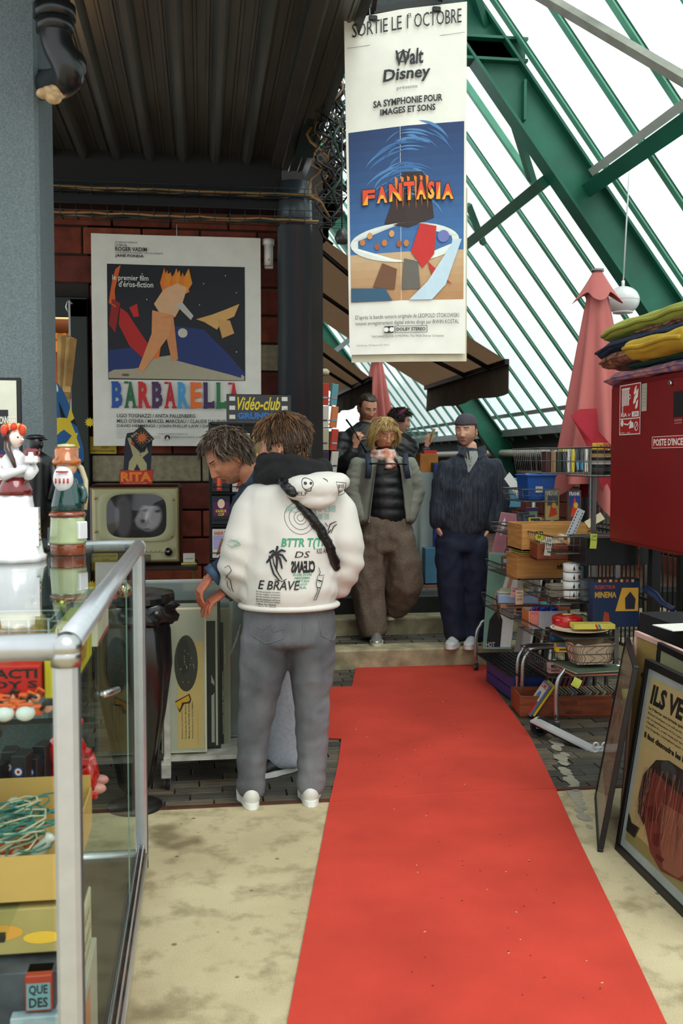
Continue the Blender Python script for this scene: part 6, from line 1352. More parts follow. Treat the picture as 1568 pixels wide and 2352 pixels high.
# ================================================================== RIGHT FOREGROUND: fire cabinet, blankets, table, leaning frames
FX=2.28
f0=PX(1418,878,FX);f1=PX(1400,1243,FX)
y1c=f1 .y;zb=f1 .z;ztp=PX(1418,878,FX).z;y0c=y1c-1.0
fcab=thing('fire_cabinet','red steel fire hose cabinet with white lettered signs','cabinet',(FX+.15,(y0c+y1c)/2,0))
b=MB();b.box((FX+.15,(y0c+y1c)/2,(zb+ztp)/2),(.3,y1c-y0c,ztp-zb),M['red'],None,.006);b.build('body',fcab,world=True)
dr=MB();dr.box((FX-.008,(y0c+y1c)/2-.01,(zb+ztp)/2-.005),(.018,y1c-y0c-.05,ztp-zb-.05),M['red'],None,.003);door_=dr.build('door',fcab,world=True)
kx=FX-.018
def RPr(px,py,px2,py2):
 a=PX(px,py,kx);c=PX(px2,py2,kx);return a,c
a,c=RPr(1421,1000,1470,885)
z0=PX(1421,1000,kx).z;z1=PX(1424,886,kx).z;ya=PX(1423,940,kx).y;yb=PX(1471,940,kx).y
P=Print((kx-.0005,ya,z0),(0,-1,0),(0,0,1),ya-yb,z1-z0);P.rect(0,0,1,1,(226,220,210));P.rect(.03,.02,.97,.98,(170,24,20));P.rect(0,.31,1,.33,(226,220,210))
wf=(232,226,216)
for i in range(6):P.rect(.12+i*.06,.58,.16+i*.06,.92,wf,P.lift+.0004)
P.rect(.1,.9,.5,.93,wf);P.rect(.14,.44,.18,.6,wf);P.ring(.5,.75,.05,wf,t=.015);
for(x,y,s)in((.68,.8,1),(.74,.7,1.2),(.66,.62,1.1),(.76,.52,1)):P.poly([(x,y),(x+.06*s,y+.12*s),(x+.14*s,y+.16*s),(x+.12*s,y+.02),(x+.05,y-.03)],wf)
P.text('RIA',.1,.36,.38,.44,wf,.03);P.text('N°',.44,.36,.56,.42,wf,.02);P.rect(.62,.35,.94,.45,wf);P.text('28',.68,.37,.88,.43,(60,60,60))
P.ring(.16,.24,.07,wf);P.line([(.25,.22),(.45,.2),(.6,.28)],.008,wf);P.poly([(.5,.12),(.55,.26),(.7,.24),(.72,.14)],wf);P.ring(.84,.16,.09,wf,t=.02);P.line([(.78,.1),(.9,.22)],.006,wf)
P.text('consigne',.06,.03,.3,.06,wf);P.text('ouvrir',.4,.03,.58,.06,wf);P.b.build('hose_sign',fcab,world=True)
def dprint(nm,pa,pb,fn):
 q0=PX(*pa,kx);q1=PX(*pb,kx);P=Print((kx-.0005,q0 .y,q0 .z),(0,-1,0),(0,0,1),q0 .y-q1 .y,q1 .z-q0 .z);P.w=q0 .y-q1 .y;P.h=(PX(pa[0],pb[1],kx).z-q0 .z);fn(P);P.b.build(nm,fcab,world=True)
dprint('label',(1473,945),(1486,882),lambda P:(P.rect(0,0,1,1,(176,172,150)),[P.rect(.1,.2+.12*k,.9,.21+.12*k,(90,90,80),P.lift+.0004)for k in range(6)]))
dprint('name_sign',(1497,1030),(1600,1003),lambda P:(P.rect(0,0,1,1,(226,216,206)),P.rect(.01,.05,.99,.95,(160,20,18)),P.text("POSTE D'INCENDIE",.04,.2,.96,.8,(232,226,216),.03)))
dprint('black_opening',(1546,958),(1600,900),lambda P:P.rect(0,0,1,1,(8,8,8)))
dprint('small_sign',(1549,978),(1566,962),lambda P:(P.text('INCENDIE',0,.6,1,.95,(220,160,150)),P.rect(0,.3,1,.4,(210,130,120))))
b=MB();q=PX(1542,880,kx);b.cyl(q,q-Vector((.012,0,0)),.014,M['chrome'],20);b.cyl(q-Vector((.012,0,0)),q-Vector((.014,0,0)),.006,M['black'],12);b.build('lock',fcab,world=True)
for y in(y0c+.06,y1c-.06):b=MB();b.box((FX+.24,y,zb/2),(.05,.05,zb),M['black']);b.build('leg',fcab,world=True)
b=MB();b.box((FX+.24,(y0c+y1c)/2,.02),(.2,y1c-y0c,.03),M['black']);b.build('foot',fcab,world=True)
# folded blankets on the cabinet
def blanket(label,z,th,x0,x1,yA,yB,m,seed,fringe=False):
 rn=random.Random(seed);t=thing('folded_blanket',label,'blanket',((x0+x1)/2,(yA+yB)/2,z))
 def fn(a,c):
  an=2*PI*a;n=3;cx=math.copysign(abs(math.cos(an))**(2/n),math.cos(an));sz=math.copysign(abs(math.sin(an))**(2/3),math.sin(an))
  y=yA+(yB-yA)*c;k=.3+.7*min(1,26*min(c,1-c))**.5
  wv=.012*noise.noise(Vector((cx*3+seed,y*5,sz)));sag=-.10*max(0,(y-(y1c-.12)))*1.5
  return Vector(((x0+x1)/2+(x1-x0)/2*cx*(.97+wv*2)*(1 if 0<c<1 else .9),y,z+th/2+th/2*sz*k+wv+sag+.02*math.sin(cx*2+seed)*.3))
 b=MB();b.grid(fn,40,30,m,closed_u=True);b.build('cloth',t,world=True)
 b=MB();b.tube([fn(.5,.03+.94*i/20)+Vector((-.004,0,.0))for i in range(21)],th*.12,m,6);b.build('fold_edge',t,world=True)
 return t
def patt(name,c0,c1,sc=22):
 return mat(name,c0,.9,0,.2,sc,.4,60,rgb2=c1,detail=1)
y0_,y1_=y0c-.05,y1c+.02
blanket('thin pink and blue patterned cloth at the bottom of the blanket pile',ztp+.0,.055,FX-.05,FX+.25,y0_,y1_,patt('pink_pattern',(206,140,124),(60,80,140),14),1)
blanket('dark green cloth low in the blanket pile',ztp+.05,.045,FX-.02,FX+.25,y0_,y1_-.25,patt('dkgreen_cloth',(20,70,56),(14,50,44)),2)
blanket('tan floral blanket in the middle of the pile',ztp+.085,.075,FX-.07,FX+.25,y0_,y1_+.02,patt('tan_floral',(176,124,90),(90,50,40),30),3)
blanket('mustard yellow cloth bulging from the near end of the pile',ztp+.085,.10,FX-.12,FX+.1,y0_,y1_-.42,mat('mustard',(196,160,40),.9,0,.15,6,.4,60),4)
blanket('fluffy navy blanket under the green one',ztp+.155,.075,FX-.08,FX+.25,y0_,y1_+.06,mat('navy_fleece',(34,50,78),.95,0,.35,24,1.0,60),5)
blanket('second tan floral fold between navy and green blankets',ztp+.215,.05,FX-.04,FX+.25,y0_,y1_-.35,MC['tan_floral'],6)
blanket('olive green fleece blanket on top of the pile',ztp+.235,.095,FX-.07,FX+.25,y0_,y1_-.0,mat('olive_fleece',(156,160,64),.95,0,.12,10,.5,80),7)
# black cloth covered table
tz=PY(1500,1408,4.25).z;xt0=PY(1476,1450,4.2).x
t=thing('covered_table','table under a black cloth beneath the fire cabinet','table',(2.35,3.9,0))
b=MB();b.grid(lambda a,c:Vector((xt0+.02+1.0*a,3.3+.98*c,tz+.002*math.sin(a*20))),20,20,mat('black_cloth',(18,18,20),.9,0,.2));b.grid(lambda a,c:Vector((xt0+.02-.03*c+.006*math.sin(a*40)*c,3.3+.98*a,tz-.45*c)),60,8,MC['black_cloth']);b.grid(lambda a,c:Vector((xt0+.02+a,4.28+.006*math.sin(a*50)*c,tz-.45*c)),40,6,MC['black_cloth']);b.grid(lambda a,c:Vector((xt0+.02+a,3.3,tz-.45*c)),40,6,MC['black_cloth']);b.build('tablecloth',t,world=True)
b=MB();b.box((xt0+.53,3.79,tz-.02),(.98,.95,.03),M['black']);b.build('tabletop',t,world=True)
for x in(xt0+.06,xt0+.98):
 for y in(3.36,4.22):b=MB();b.box((x,y,(tz-.03)/2),(.04,.04,tz-.03),M['black']);b.build('leg',t,world=True)
b=MB();q=PY(1560,1437,3.75);b.box((0,0,.003),(.22,.15,.004),M['paper'],.1);o=b.build('paper_sheet',loc=(q.x+.08,3.85,tz+.002));tag(o,'white sheet of paper lying on the black tablecloth','paper')
# leaning frames -------------------------------------------------------------
def leanframe(name,label,bl,br,hgt,lean,fw,fm,inner,art=None,depth=.025,glass=True,cat='picture',mountw=.045):
 """bl/br floor corners seen from the front, left then right; lean = vector added at the top"""
 bl=Vector(bl);br=Vector(br);u=(br-bl);w=u.length;u.normalize();v=(Vector((0,0,hgt))+Vector(lean));v=v-u*v.dot(u);h_=v.length;v.normalize();n=u.cross(v).normalized()
 R=Matrix((u,-n,v)).transposed()
 t=thing(name,label,cat,tuple((bl+br)/2));O=bl
 def bx(nm,x0,x1,y0,y1,d0,d1,m,bev=.002):
  b=MB();b.box(O+u*((x0+x1)/2)+v*((y0+y1)/2)-n*((d0+d1)/2),(x1-x0,d1-d0,y1-y0),m,R,bev);b.build(nm,t,world=True)
 bx('frame_bar',0,w,0,fw,0,depth,fm);bx('frame_bar',0,w,h_-fw,h_,0,depth,fm);bx('frame_bar',0,fw,fw,h_-fw,0,depth,fm);bx('frame_bar',w-fw,w,fw,h_-fw,0,depth,fm)
 bx('mount',fw,w-fw,fw,h_-fw,.008,.016,inner,0)
 P=Print(O+u*fw+v*fw-n*.0078,u,v,w-2*fw,h_-2*fw)
 if art:art(P);P.b.build('print',t,world=True)
 if glass:bx('glazing',fw,w-fw,fw,h_-fw,.0015,.003,M['glass'],0)
 return t
gl=G(1410,1950,0)
def art1(P):
 P.rect(.05,.05,.97,.96,(196,168,118));P.rect(.05,.05,.97,.12,(150,136,84));
 P.text('ILS VEULENT',.07,.81,1.42,.92,(26,24,24),.05,.15)if False else P.text('ILS VEULENT',.08,.82,.93,.93,(26,24,24),.05,.1)
 for i,s in enumerate(('Le 9 février une brigade spéciale d\'intervention a voulu tuer','Richard Deshayes a un oeil perdu, peut-être les deux, par une grenade','sur la manifestation il n\'y a pas un survivant ! Il y a un 2e blessé','Claudine X... a été visée par les yeux, trompe par une grenade','Ces brigades s\'entraînent pour tuer les lycéens')):P.text(s,.08,.785-i*.025,.93-(.2 if i==4 else 0),.80-i*.025+(.006 if i==0 else 0),(36,32,30),.012 if i else .03)
 P.text('Il faut dissoudre les brigades spéciales',.08,.625,.93,.665,(26,24,24),.04)
 hairc=(40,32,28)
 P.poly([(.2,.5),(.26,.56),(.4,.60),(.58,.60),(.72,.57),(.86,.5),(.92,.36),(.93,.2),(.86,.14),(.8,.3),(.3,.3),(.24,.2),(.15,.24),(.13,.33),(.14,.44)],hairc)
 P.poly([(.26,.5),(.7,.47),(.86,.42),(.84,.2),(.72,.1),(.5,.06),(.36,.1),(.26,.2),(.21,.3),(.22,.42)],(116,50,40))
 P.poly([(.4,.38),(.7,.4),(.82,.32),(.8,.2),(.68,.1),(.52,.08),(.44,.2)],(150,92,72));P.poly([(.24,.3),(.34,.34),(.4,.28),(.3,.24)],(84,24,20));P.poly([(.36,.2),(.46,.24),(.44,.16),(.38,.15)],(92,26,24));P.poly([(.42,.12),(.52,.13),(.5,.1),(.43,.1)],(80,20,20))
 P.ring(.42,.555,.09,(60,62,66),asp=.45);P.ring(.62,.57,.08,(44,42,42),asp=.5)
 rn=random.Random(6)
 for k in range(90):x=rn.uniform(.14,.9);P.line([(x,.56-abs(x-.5)*.2),(x+rn.uniform(-.03,.03),.4),(x+rn.uniform(-.06,.06),.2+rn.uniform(-.05,.1))],.0014,((70,54,46),(150,110,86),(52,34,30),(176,130,104))[k%4],l=.008+.0001*(k%5))
 P.poly([(.05,.1),(.05,.2),(.1,.16),(.2,.17),(.16,.1)],(30,26,26));P.rect(.05,.05,.35,.14,(206,140,100))if False else None
lh=1.0
leanframe('framed_poster','large black framed political poster with a bloodied face, right foreground',(gl.x,gl.y,0),(gl.x-.02,gl.y-.78,0),.765,(.115,0,0),.032,M['black'],mat('grey_mount',(176,176,176),.6),art1,.03)
g2a=G(1364,1832,0);g2b=G(1371,1957,0)
def art2(P):
 rn=random.Random(12);P.rect(.02,.02,.98,.98,(150,128,108))
 for k in range(60):x=rn.uniform(.1,.9);y=rn.uniform(.25,.9);P.line([(x,y),(x+rn.uniform(-.1,.1),y+rn.uniform(-.05,.1))],.006,((96,56,44),(190,176,160),(120,80,64),(176,60,60))[k%4],l=.0012+.0002*(k%5))
 P.rect(.02,.02,.98,.2,(186,170,146))
g2t=PY(1428,1470,4.9)
leanframe('framed_drawing','narrow looking black framed brown drawing turned edge-on by the carpet',(g2a.x,g2a.y,0),(g2b.x+.0,g2b.y,0),.75,(.12,-.04,0),.014,M['black'],mat('brown_mount',(150,130,108),.6),art2,.022)
leanframe('empty_frame','brown wooden frame leaning between the black frames',(gl.x+.09,gl.y+.17,0),(gl.x+.05,gl.y-.45,0),.72,(.13,0,0),.04,mat('brown_frame',(74,46,32),.4,0,.2),mat('brown_panel',(96,70,52),.6),None,.03)
def art3(P):P.rect(.02,.02,.98,.98,(206,160,96));P.poly([(.1,.8),(.3,.9),(.8,.75),(.6,.62),(.4,.6)],(70,44,28));P.ring(.8,.55,.06,(40,60,60));P.line([(.7,.5),(.9,.52)],.01,(30,40,40));P.poly([(.2,.62),(.5,.66),(.45,.58)],(80,60,40))
pf=PY(1456,1448,4.1)
leanframe('framed_poster','pink framed sandy print leaning on the black covered table',(pf.x-.055,4.1,0),(pf.x-.07,3.45,0),pf.z-.0,(.055,0,0),.022,mat('pink_frame',(222,176,164),.4),mat('sandy_mount',(206,160,96),.6),art3,.02)
def art4(P):P.rect(.05,.05,.95,.95,(196,180,140));P.text('été',.1,.74,.6,.92,(190,34,24),.06);P.text('libre',.1,.6,.7,.7,(26,24,24),.04)
pf2=PY(1537,1478,3.75)
leanframe('framed_poster','black framed sheet with red lettering behind the big poster',(pf2 .x-.09,3.8,0),(pf2 .x-.14,3.2,0),pf2 .z,(.06,0,0),.028,M['black'],mat('buff_mount',(190,176,140),.6),art4,.02)
# ---- landing table with boxes, blue crate, book spinner
q=PY(965,1085,8.9);tz2=q.z
t=thing('cloth_table','table under a long pale grey cloth on the landing','table',(q.x+.18,9.2,.43))
gcl=mat('grey_cloth',(150,160,158),.9,0,.08,4)
xa,xb=PY(938,1100,8.9).x,PY(1005,1100,8.9).x+.35
def skirt(a,c):
 per=[(xa,8.9),(xb,8.9),(xb,9.6),(xa,9.6)];s=a*4;i=int(s)%4;f=s-int(s);x=per[i][0]+(per[(i+1)%4][0]-per[i][0])*f;y=per[i][1]+(per[(i+1)%4][1]-per[i][1])*f
 k=.03*math.sin(a*80)*c;return Vector((x+k,y+k,tz2-(tz2-.50)*c))
b=MB();b.grid(skirt,160,8,gcl,closed_u=True);b.box(((xa+xb)/2,9.25,tz2-.005),(xb-xa,.7,.01),gcl);b.build('tablecloth',t,world=True)
b=MB();b.box(((xa+xb)/2,9.25,tz2-.03),(xb-xa-.03,.66,.03),M['wood']);b.build('tabletop',t,world=True)
for x in(xa+.05,xb-.05):b=MB();b.box((x,9.25,(tz2+.42)/2),(.04,.5,tz2-.46),M['steel']);b.build('leg',t,world=True)
item_box('wood_box','amber wooden box with red packets on the grey clothed table',985,1090,8.95,(.17,.2,.17),mat('amber_box',(176,110,40),.5,0,.2),z=tz2)
item_box('red_packet','red packet on the amber wooden box',988,1060,8.96,(.12,.08,.03),flat(196,40,30),z=tz2+.17)
item_box('dark_tin','small dark labelled tin in front of the amber box',1000,1090,8.90,(.06,.05,.09),flat(50,44,20),'tin',z=tz2,txts=lambda P:P.rect(.2,.2,.8,.7,(190,160,60)))
for i,px in enumerate((915,935,955)):item_box('stock_box','%s box further along the landing table'%('brown','dark','grey')[i],px,1080,9.1,(.09,.1,.06+.02*i),flat(*((110,70,40),(40,40,44),(130,130,124))[i]),z=tz2)
item_box('blue_crate','pale blue plastic crate under the landing table behind the cap man',996,1350,8.75,(.16,.3,.32),mat('crate_blue',(70,120,150),.5),'crate',z=.43)
item_box('blue_board','deep blue board behind the trousers of the cap man',1002,1300,8.8,(.05,.05,.75),mat('deep_blue',(24,50,130),.5),'board',z=.76)
q=PY(738,1080,7.9)
sp_=thing('book_spinner','tall wire spinner of paperbacks behind the round post','rack',(q.x,8.0,.42));b=MB();b.cyl((q.x,8.0,.42),(q.x,8.0,PY(738,860,8).z),.012,M['steel'],10);b.cyl((q.x,8,.42),(q.x,8,.45),.18,M['steel'],20);b.build('pole',sp_,world=True)
for r_ in range(5):
 z=PY(738,930+r_*52,7.9).z;b=MB()
 for z_ in(z,z+.03,z+.06):b.tube([(q.x+.10*math.cos(a_*PI/6),8.0+.10*math.sin(a_*PI/6),z_)for a_ in range(12)],.003,M['steel'],5,closed=True)
 b.build('ring_shelf',sp_,world=True)
 for s in range(3):
  a_=-PI/2+(s-1)*1.0;c_=((196,190,160),(200,60,40),(90,150,160),(60,40,70),(220,214,200),(206,120,60),(40,90,100))[(r_*3+s)%7]
  t=thing('paperback','%s facing %s on the wire spinner, row %d from the top'%(('buff','red','teal','plum','white','orange','sea green')[(r_*3+s)%7],('left','forward','right')[s],r_+1)if 0 else '%s paperback on the wire spinner, %s row, %s side'%(('buff','red','teal','plum','white','orange','sea green')[(r_*3+s)%7],('top','second','third','fourth','fifth')[r_],('left','front','right')[s]),'book',(q.x+.125*math.cos(a_),8.0+.125*math.sin(a_),z),a_+PI/2,'paperbacks on the wire spinner')
  b=MB();b.box((0,0,.085),(.11,.016,.17),flat(*c_),Matrix.Rotation(.12,3,'X'),.002);b.build('cover',t)
  P=Print((-.055,-.012,.0),(1,0,0),(0,.12,1),.11,.17);P.rect(.1,.3,.9,.6,tuple(255-x for x in c_));P.b.build('print',t)
b=MB();q2=PY(740,862,7.95);b.lathe([(0,0),(.05,0),(.06,.03),(.04,.05),(0,.05)],flat(190,180,150),16);tag(b.build('straw_hat',loc=tuple(q2)),'pale folded hat on top of the book spinner','hat')
# ================================================================== PEOPLE
from mathutils.bvhtree import BVHTree
def evalmesh(b,voxel,it,fac=.6):
 me=b.mesh();o=bpy.data.objects.new('tmp',me);C.objects.link(o)
 r=o.modifiers.new('r','REMESH');r.mode='VOXEL';r.voxel_size=voxel
 if it:s=o.modifiers.new('s','SMOOTH');s.iterations=it;s.factor=fac
 bpy.context.view_layer.update();dg=bpy.context.evaluated_depsgraph_get()
 out=bpy.data.meshes.new_from_object(o.evaluated_get(dg));bpy.data.objects.remove(o);bpy.data.meshes.remove(me);return out
def foldfn(amp,sc,seed,dirs=((1,1,3),(2.2,1.5,5))):
 def f(p):
  a=noise.noise(Vector((p.x*sc*dirs[0][0]+seed,p.y*sc*dirs[0][1],p.z*sc*dirs[0][2])))
  q=noise.noise(Vector((p.x*sc*dirs[1][0]+p.z*sc*1.4,p.y*sc*dirs[1][1]+seed,p.z*sc*dirs[1][2]-p.x*sc*2)))
  return amp*((1-abs(a)*2.2)*.6+(.5-abs(q))*.8)
 return f
def fuse(b,name,parent,m,voxel=.012,it=5,fold=None,extra=None):
 me=evalmesh(b,voxel,it);me.materials.clear();me.materials.append(m)
 l=parent.matrix_basis.translation
 if fold or extra:
  nn=[v.normal.copy()for v in me.vertices]
  for v,n in zip(me.vertices,nn):
   d=0
   if fold:d+=fold(v.co)
   if extra:d+=extra(v.co,n)
   v.co=v.co+n*d
 for v in me.vertices:v.co=v.co-l
 me.polygons.foreach_set('use_smooth',[True]*len(me.polygons));me.update();me.name=name
 o=bpy.data.objects.new(name,me);C.objects.link(o);o.parent=parent;return o
def addmesh(b,me,m):
 b.add([v.co.copy()for v in me.vertices],[tuple(p.vertices)for p in me.polygons],m,True)
def gs(x,s):return math.exp(-(x/s)**2)
SK={}
def skin(n,c):return mat('skin_'+n,c,.5,0,.1,40,.08,200,spec=.4)
def frameM(c,fwd,up=(0,0,1)):
 f=Vector(fwd).normalized();r=f.cross(Vector(up)).normalized();u=r.cross(f);Mx=Matrix((r,f,u)).transposed().to_4x4();Mx.translation=Vector(c);return Mx
def headpt(d,s=1.0,jaw=.26,grow=0.0,feat=True,nose=1.0):
 x,y,z=d;n=2.35;k=(abs(x)**n+abs(y)**n+abs(z)**n)**(-1/n);x,y,z=x*k,y*k,z*k
 px,py,pz=.074*x,.096*y,.116*z
 if pz<.01:
  t=min(1,(.01-pz)/.12);px*=1-jaw*t**1.2
  if py<0:py*=1-.55*t
  else:py*=1-.05*t
 else:
  if py<0:py*=1+.04*pz/.1
  px*=1+.03*(pz/.1)
 if feat and py>0:
  w=min(1,py/.04)
  t=0
  if-.056<pz<.02:t=(.02-pz)/.055 if pz>-.037 else max(0,1-((-.037-pz)/.013)**2)
  a=.024*nose*gs(px,.0085+.004*t)*(.12+.88*min(1,t))if t else 0
  a+=.006*gs(abs(px)-.012,.0065)*gs(pz+.037,.008)
  a-=.010*gs(abs(px)-.031,.015)*gs(pz-.004,.011)
  a+=.006*gs(abs(px)-.026,.022)*gs(pz-.025,.009)
  a+=.005*gs(abs(px)-.044,.02)*gs(pz+.022,.02)
  a+=.0065*gs(px,.021)*gs(pz+.0645,.0045)+.0065*gs(px,.018)*gs(pz+.0745,.005)-.003*gs(px,.022)*gs(pz+.0695,.0022)-.004*gs(px,.02)*gs(pz+.085,.006)
  a+=.013*gs(px,.022)*gs(pz+.100,.016)
  a-=.003*gs(abs(px)-.055,.015)*gs(pz+.06,.02)
  py+=a*w
 p=Vector((px,py,pz))
 return p*(s)+p.normalized()*grow
def add_head(b,Mx,s,sk,lip,brow,eyec=(70,50,36),stub=None,closed=False,jaw=.26,nose=1.0,nocap=False):
 nu,nv=84,64;vs=[]
 for j in range(nv+1):
  ph=-PI/2+PI*j/nv
  for i in range(nu):
   th=2*PI*i/nu;vs.append(Mx@headpt((math.sin(th)*math.cos(ph),math.cos(th)*math.cos(ph),math.sin(ph)),s,jaw,0,True,nose))
 Mi=Mx.inverted();groups={}
 for j in range(nv):
  for i in range(nu):
   f=(j*nu+i,j*nu+(i+1)%nu,(j+1)*nu+(i+1)%nu,(j+1)*nu+i);c=(Mi@((vs[f[0]]+vs[f[2]])/2))/s;x,y,z=c;ax=abs(x);m=sk
   if y>.04:
    if abs(z+.069)<.0095*math.sqrt(max(0,1-(x/.023)**2)):m=lip
    elif brow and .010<ax<.047 and abs(z-(.0245+.003*math.sin(ax*60)))<.0044:m=brow
   if stub and m is sk and z<-.045 and(ax>.027 or abs(z+.069)>.016 or z>-.06)and y>-.01 and not(z>-.048 and ax<.03)and z<-.02-ax*.0+.35*(ax-.03):m=stub
   groups.setdefault(m,[]).append(f)
 base=len(b.v);b.v+=vs
 for m,fs in groups.items():
  k=b.mi(m)
  for f in fs:b.f.append([base+q for q in f]);b.m.append(k);b.sm.append(True)
 R3=Mx.to_3x3()
 for sgn in(-1,1):
  e=Mx@(Vector((sgn*.031,.0735,.003))*s)
  if not closed:
   b.ell(e,.0118*s,flat(214,206,198,.2),14,10);ee=Mx@(Vector((sgn*.031,.0815,.0005))*s);b.ell(ee,(.0058*s,.0042*s,.0058*s),flat(*eyec,.15),12,8,R3)
  b.ell(Mx@(Vector((sgn*.031,.0745,.0075 if not closed else .003))*s),(.0145*s,.0115*s,(.0085 if not closed else .0125)*s),sk,14,8,R3)
  b.ell(Mx@(Vector((sgn*.031,.0735,-.0065))*s),(.0135*s,.010*s,.0055*s),sk,14,8,R3)
  R=R3@Matrix.Rotation(sgn*-.25,3,'Z')@Matrix.Rotation(-.15,3,'X')
  o_=Mx@(Vector((sgn*.073,-.008,-.006))*s)
  pts=[]
  for k in range(11):
   a=-1.2+k*4.2/10;pts.append(o_+R@(Vector((sgn*(.008+.004*math.sin(a)),-.004+.0135*math.cos(a+PI*.0)*-1+.004,.027*math.sin(a)*1))*s))
  b.ell(o_,(.006*s,.015*s,.026*s),sk,14,10,R)
  b.tube([o_+R@(Vector((sgn*(.007),-.001-.014*math.sin(a),.027*math.cos(a)))*s)for a in[-.5+i*3.3/10 for i in range(11)]],.0038*s,sk,8)
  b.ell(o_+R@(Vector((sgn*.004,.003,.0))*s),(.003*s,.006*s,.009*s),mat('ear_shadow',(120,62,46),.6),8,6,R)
  b.ell(o_+R@(Vector((sgn*.004,.006,-.024))*s),(.005*s,.006*s,.007*s),sk,8,6,R)
def hair_shell(b,Mx,s,mask,m,nu=72,nv=54,wob=.003,seed=0):
 vs=[]
 for j in range(nv+1):
  ph=-PI/2+PI*j/nv
  for i in range(nu):
   th=2*PI*i/nu;d=Vector((math.sin(th)*math.cos(ph),math.cos(th)*math.cos(ph),math.sin(ph)));t=mask(d)
   g=t if t>0 else-.012
   if t>0:g+=wob*noise.noise(d*9+Vector((seed,0,0)))
   vs.append(Mx@headpt(d,s,.26,g,False))
 b.add(vs,[(j*nu+i,j*nu+(i+1)%nu,(j+1)*nu+(i+1)%nu,(j+1)*nu+i)for j in range(nv)for i in range(nu)],m,True)
def tufts(b,Mx,s,mask,flow,n,ln,mats,seed=0,r=.004,grav=.0,lift=.2,segs=4,curl=0):
 rn=random.Random(seed);k=0;tries=0
 while k<n and tries<n*20:
  tries+=1
  d=Vector((rn.gauss(0,1),rn.gauss(0,1),rn.gauss(0,1))).normalized();t=mask(d)
  if t<=0:continue
  k+=1;p=headpt(d,s,.26,t*.8,False);q=Vector(flow(d))+Vector((rn.gauss(0,.18),rn.gauss(0,.18),rn.gauss(0,.18)));nr=p.normalized();q=q-nr*q.dot(nr)
  if q.length<1e-3:continue
  q.normalize();L_=(ln(d)if callable(ln)else ln)*rn.uniform(.7,1.15);pts=[];cur=p.copy();dirv=(q+nr*lift).normalized();cph=rn.uniform(0,6)
  for i in range(segs+1):
   pts.append(Mx@cur)
   cur=cur+dirv*(L_/segs);dirv=(dirv-nr*(.35*lift)+Vector((0,0,-grav))+Vector((math.sin(cph+i*2),math.cos(cph+i*2),math.sin(cph*2+i)))*curl).normalized()
# keep outside the skull
   e=Vector((cur.x/.08,cur.y/.102,cur.z/.122));l_=e.length/s
   if l_<1.03:cur=cur*(1.03/l_)
  rr=[r*rn.uniform(.8,1.2)*(1-(i/segs)**1.6*.85)for i in range(segs+1)]
  b.tube(pts,[(x,x*.55)for x in rr],rn.choice(mats),5,caps=False)
def add_hand(wrist,dirv,pn,s=1.0,curls=(.3,.35,.4,.45),thumb=(.6,.2),side=1,spread=.07):
 """dirv wrist->knuckles, pn = palm side normal; side=+1 thumb towards dirv x pn"""
 f=Vector(dirv).normalized();n=Vector(pn);n=(n-f*n.dot(f)).normalized();sd=f.cross(n)*side;w=Vector(wrist);b=MB()
 b.tube([w-f*.03*s,w,w+f*.03*s,w+f*.06*s,w+f*.088*s],[(.024*s,.019*s),(.027*s,.017*s),(.036*s,.016*s),(.04*s,.0145*s),(.036*s,.011*s)],M['black'],16,ref=sd)
 for k,(off,ln)in enumerate(((.029,.074),(.010,.083),(-.010,.077),(-.028,.061))):
  p=w+f*(.082-.004*abs(k-1))*s+sd*off*s;ang=0;pts=[p-f*.02*s];d=(f+sd*spread*(1.5-k)).normalized();cur=p;c=curls[k]
  pts.append(cur)
  for j,fr_ in enumerate((.45,.31,.24)):
   ang=c*(1,1.1,.8)[j];d=(d*math.cos(ang)+n*math.sin(ang));
   d.normalize();nn=n-d*n.dot(d)
   cur=cur+d*ln*fr_*s;pts.append(cur)
   n2=nn.normalized()if nn.length>.2 else n
  b.tube(pts,[.0095*s,.0098*s,.0088*s,.0078*s,.0058*s],M['black'],10);b.ell(pts[-1],.0062*s,M['black'],8,6)
 p=w+f*.022*s+sd*.026*s;d=(f*math.cos(thumb[0])+sd*math.sin(thumb[0])+n*thumb[1]).normalized();p1=p+d*.034*s;d2=(d+f*.5+n*thumb[1]).normalized();p2=p1+d2*.03*s;p3=p2+(d2+f*.2).normalized()*.024*s
 b.tube([p-d*.012*s,p,p1,p2,p3],[.014*s,.0145*s,.0115*s,.0098*s,.0068*s],M['black'],10);b.ell(p3,.0072*s,M['black'],8,6)
 return evalmesh(b,.0034*s,2,.5)
RS=1.0
def seg(b,pts,rad,ref=None,cap=True,k=22):
 rad=[(r[0]*RS,r[1]*RS)if isinstance(r,tuple)else r*RS for r in rad]
 b.tube(pts,rad,M['black'],k,ref=ref)
 if cap:
  for p,r in((pts[0],rad[0]),(pts[-1],rad[-1])):
   q=r if isinstance(r,tuple)else(r,r);o_=pts[1]if p is pts[0]else pts[-2];t_=(p-o_).normalized();a_,c_=frame(t_,ref);b.ell(p,(q[0]*.97,q[1]*.97,min(.03,min(q)*.6)),M['black'],20,8,Matrix((a_,c_,t_)).transposed())
